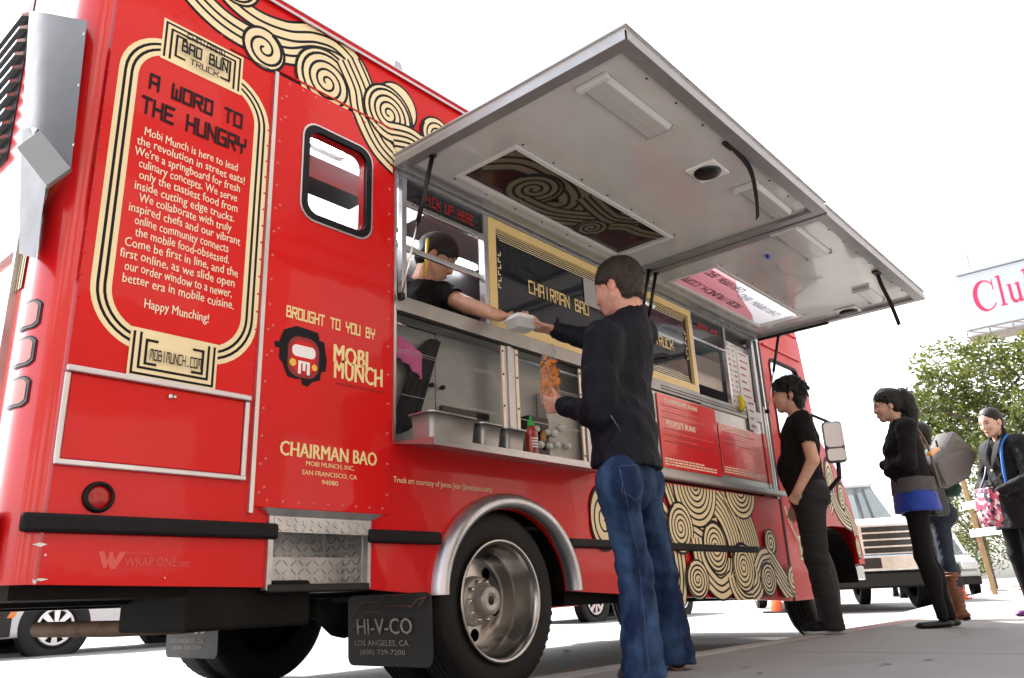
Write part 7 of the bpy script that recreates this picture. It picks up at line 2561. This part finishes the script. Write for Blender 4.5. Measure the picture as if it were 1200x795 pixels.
# ------------------------------------------------------------ bags
def loft_bag(name, label, cat, c, fx, w, d, h, m, strap_pts=None, strap_m=None, sr=.008):
    c = A3(c); fx = nz((fx[0], fx[1], 0)); fy = np.array([-fx[1], fx[0], 0])
    t = thing(name, label, cat, tuple(c))
    mb = MB(); rings = []
    for k, (z, sx, sy, r) in enumerate(((-.5, .86, .80, .3), (-.485, .95, .93, .3), (-.25, 1.0, 1.0, .25), (.1, 1.02, .95, .25), (.38, .98, .78, .25), (.485, .94, .55, .2), (.5, .90, .48, .2))):
        a, b = w / 2 * sx, d / 2 * sy
        rings.append([tuple(c + x * fx + y * fy + np.array([0, 0, z * h + .006 * math.sin(40 * x + 3 * k)]) + fy * .006 * math.sin(28 * x + 1.9 * k)) for x, y in rrect(-a, a, -b, b, min(a, b) * r * 2, 6)])
    mb.loft(rings, True)
    put("bag_body", mb, m, t)
    mb = MB(); mb.tube([tuple(p) for p in rings[-2][::1]], .004, 5, closed=True); put("zip_edge", mb, LEATHER_B, t)
    if strap_pts:
        mb = MB(); mb.tube(smooth_path([tuple(A3(p)) for p in strap_pts], 8), sr, 6); put("strap", mb, strap_m or m, t)
    return t
gJ, gP = gw[1], gw[2]
tb = A3(W(1111, 540, 1.50))
def tote():
    t = thing("tote_bag", "large grey brown tote bag hanging from the arm of the woman in green", "handbag", tuple(tb))
    o = [(1096, 514), (1109, 505), (1121, 517), (1135, 533), (1131, 549), (1125, 561), (1111, 570), (1098, 573), (1089, 561), (1085, 546)]
    Y = 1.50
    o = [(1108, 504), (1136, 533), (1127, 562), (1099, 574), (1085, 548)]
    o = [tuple(np.array(a) + (np.array(b) - np.array(a)) * q) for a, b in zip(o, o[1:] + o[:1]) for q in (.10, .36, .64, .90)]
    o = [A3(W(x, y, Y)) for x, y in o]
    c = sum(o) / len(o)
    dn = np.array([-.10, -.99, 0])
    mb = MB(); rings = []
    for d, k in ((-.075, .78), (-.072, .88), (-.062, .95), (-.045, 1.0), (.045, 1.0), (.062, .95), (.072, .88), (.075, .78)):
        rings.append([tuple(c + (p - c) * k + dn * d + np.array([0, .006 * math.sin(i * 1.1 + d * 30), .004 * math.sin(i * 1.7)])) for i, p in enumerate(o)])
    mb.loft(rings, True)
    put("bag_body", mb, mat("taupe leather", (.030, .0205, .0135), .5, var=.25, vscale=14, bump=.0015, bscale=60), t)
    for q in (3, 5):
        mb = MB(); mb.tube(rings[q - 1 if q == 3 else q], .0035, 5, closed=True); put("piping", mb, mat("dark leather edge", (.012, .010, .008), .5), t)
    el = A3(gJ['el'])
    for s_ in (-1, 1):
        mb = MB(); mb.tube(smooth_path([tuple(W(1097, 517, Y + .03 * s_)), tuple(el + (-.03, -.02 * s_, .085)), tuple(el + (.03, -.02 * s_, .085)), tuple(W(1120, 519, Y + .03 * s_))], 8), .007, 6)
        put("handle", mb, MATS["taupe leather"], t)
    mb = MB(); mb.tube([tuple(W(1109, 506, Y - .02)), tuple(W(1122, 519, Y - .03)), tuple(W(1134, 533, Y - .02))], .006, 6); put("rim_seam", mb, MATS["dark leather edge"], t)
    mb = MB(); mb.bar(W(1089, 533, Y - .08), W(1099, 526, Y - .08), .03, .02); put("orange_tag", mb, mat("orange tab", (.75, .28, .03), .5), t)
tote()
pb = A3(W(1097, 588, 1.50))
loft_bag("purse", "small black purse hanging below the tote bag", "handbag", pb, (-.8, .5), .15, .08, .19, LEATHER_B, [pb + (.03, 0, .08), pb + (.0, .02, .25), pb + (-.05, .02, .08)])
hb_ = (rw_[1]['wr'] * .5 + rw_[1]['wl'] * .5) + nz((-.80, .60, 0)) * .09 + (0, 0, -.13)
def floral():
    m = mat("floral cloth", (.4, .1, .15), .8)
    N, L = m.node_tree.nodes, m.node_tree.links
    v = N.new("ShaderNodeTexVoronoi"); v.inputs["Scale"].default_value = 38
    tc = N.new("ShaderNodeTexCoord"); L.new(tc.outputs["Object"], v.inputs["Vector"])
    r = N.new("ShaderNodeValToRGB"); r.color_ramp.interpolation = 'CONSTANT'
    e = r.color_ramp.elements; e[0].color = (.55, .10, .16, 1); e[1].position = .3; e[1].color = (.70, .55, .55, 1)
    for p, c in ((.5, (.03, .02, .06, 1)), (.7, (.45, .05, .12, 1)), (.85, (.62, .40, .42, 1))):
        q = e.new(p); q.color = c
    s = N.new("ShaderNodeSeparateColor"); L.new(v.outputs["Color"], s.inputs[0]); L.new(s.outputs[0], r.inputs[0]); L.new(r.outputs[0], N["Principled BSDF"].inputs["Base Color"])
    return m
rP = rw_[2]
loft_bag("floral_bag", "pink and navy floral bag held in front by the woman in the black coat", "handbag", hb_, (.60, .80), .185, .10, .31, floral(),
         [hb_ + (0, .05, .12), A3(rP(.12, -.10, 1.20)), A3(rP(.02, -.155, 1.42)), A3(rP(-.04, -.14, 1.475))], mat("navy strap", (.03, .04, .08), .5), .010)
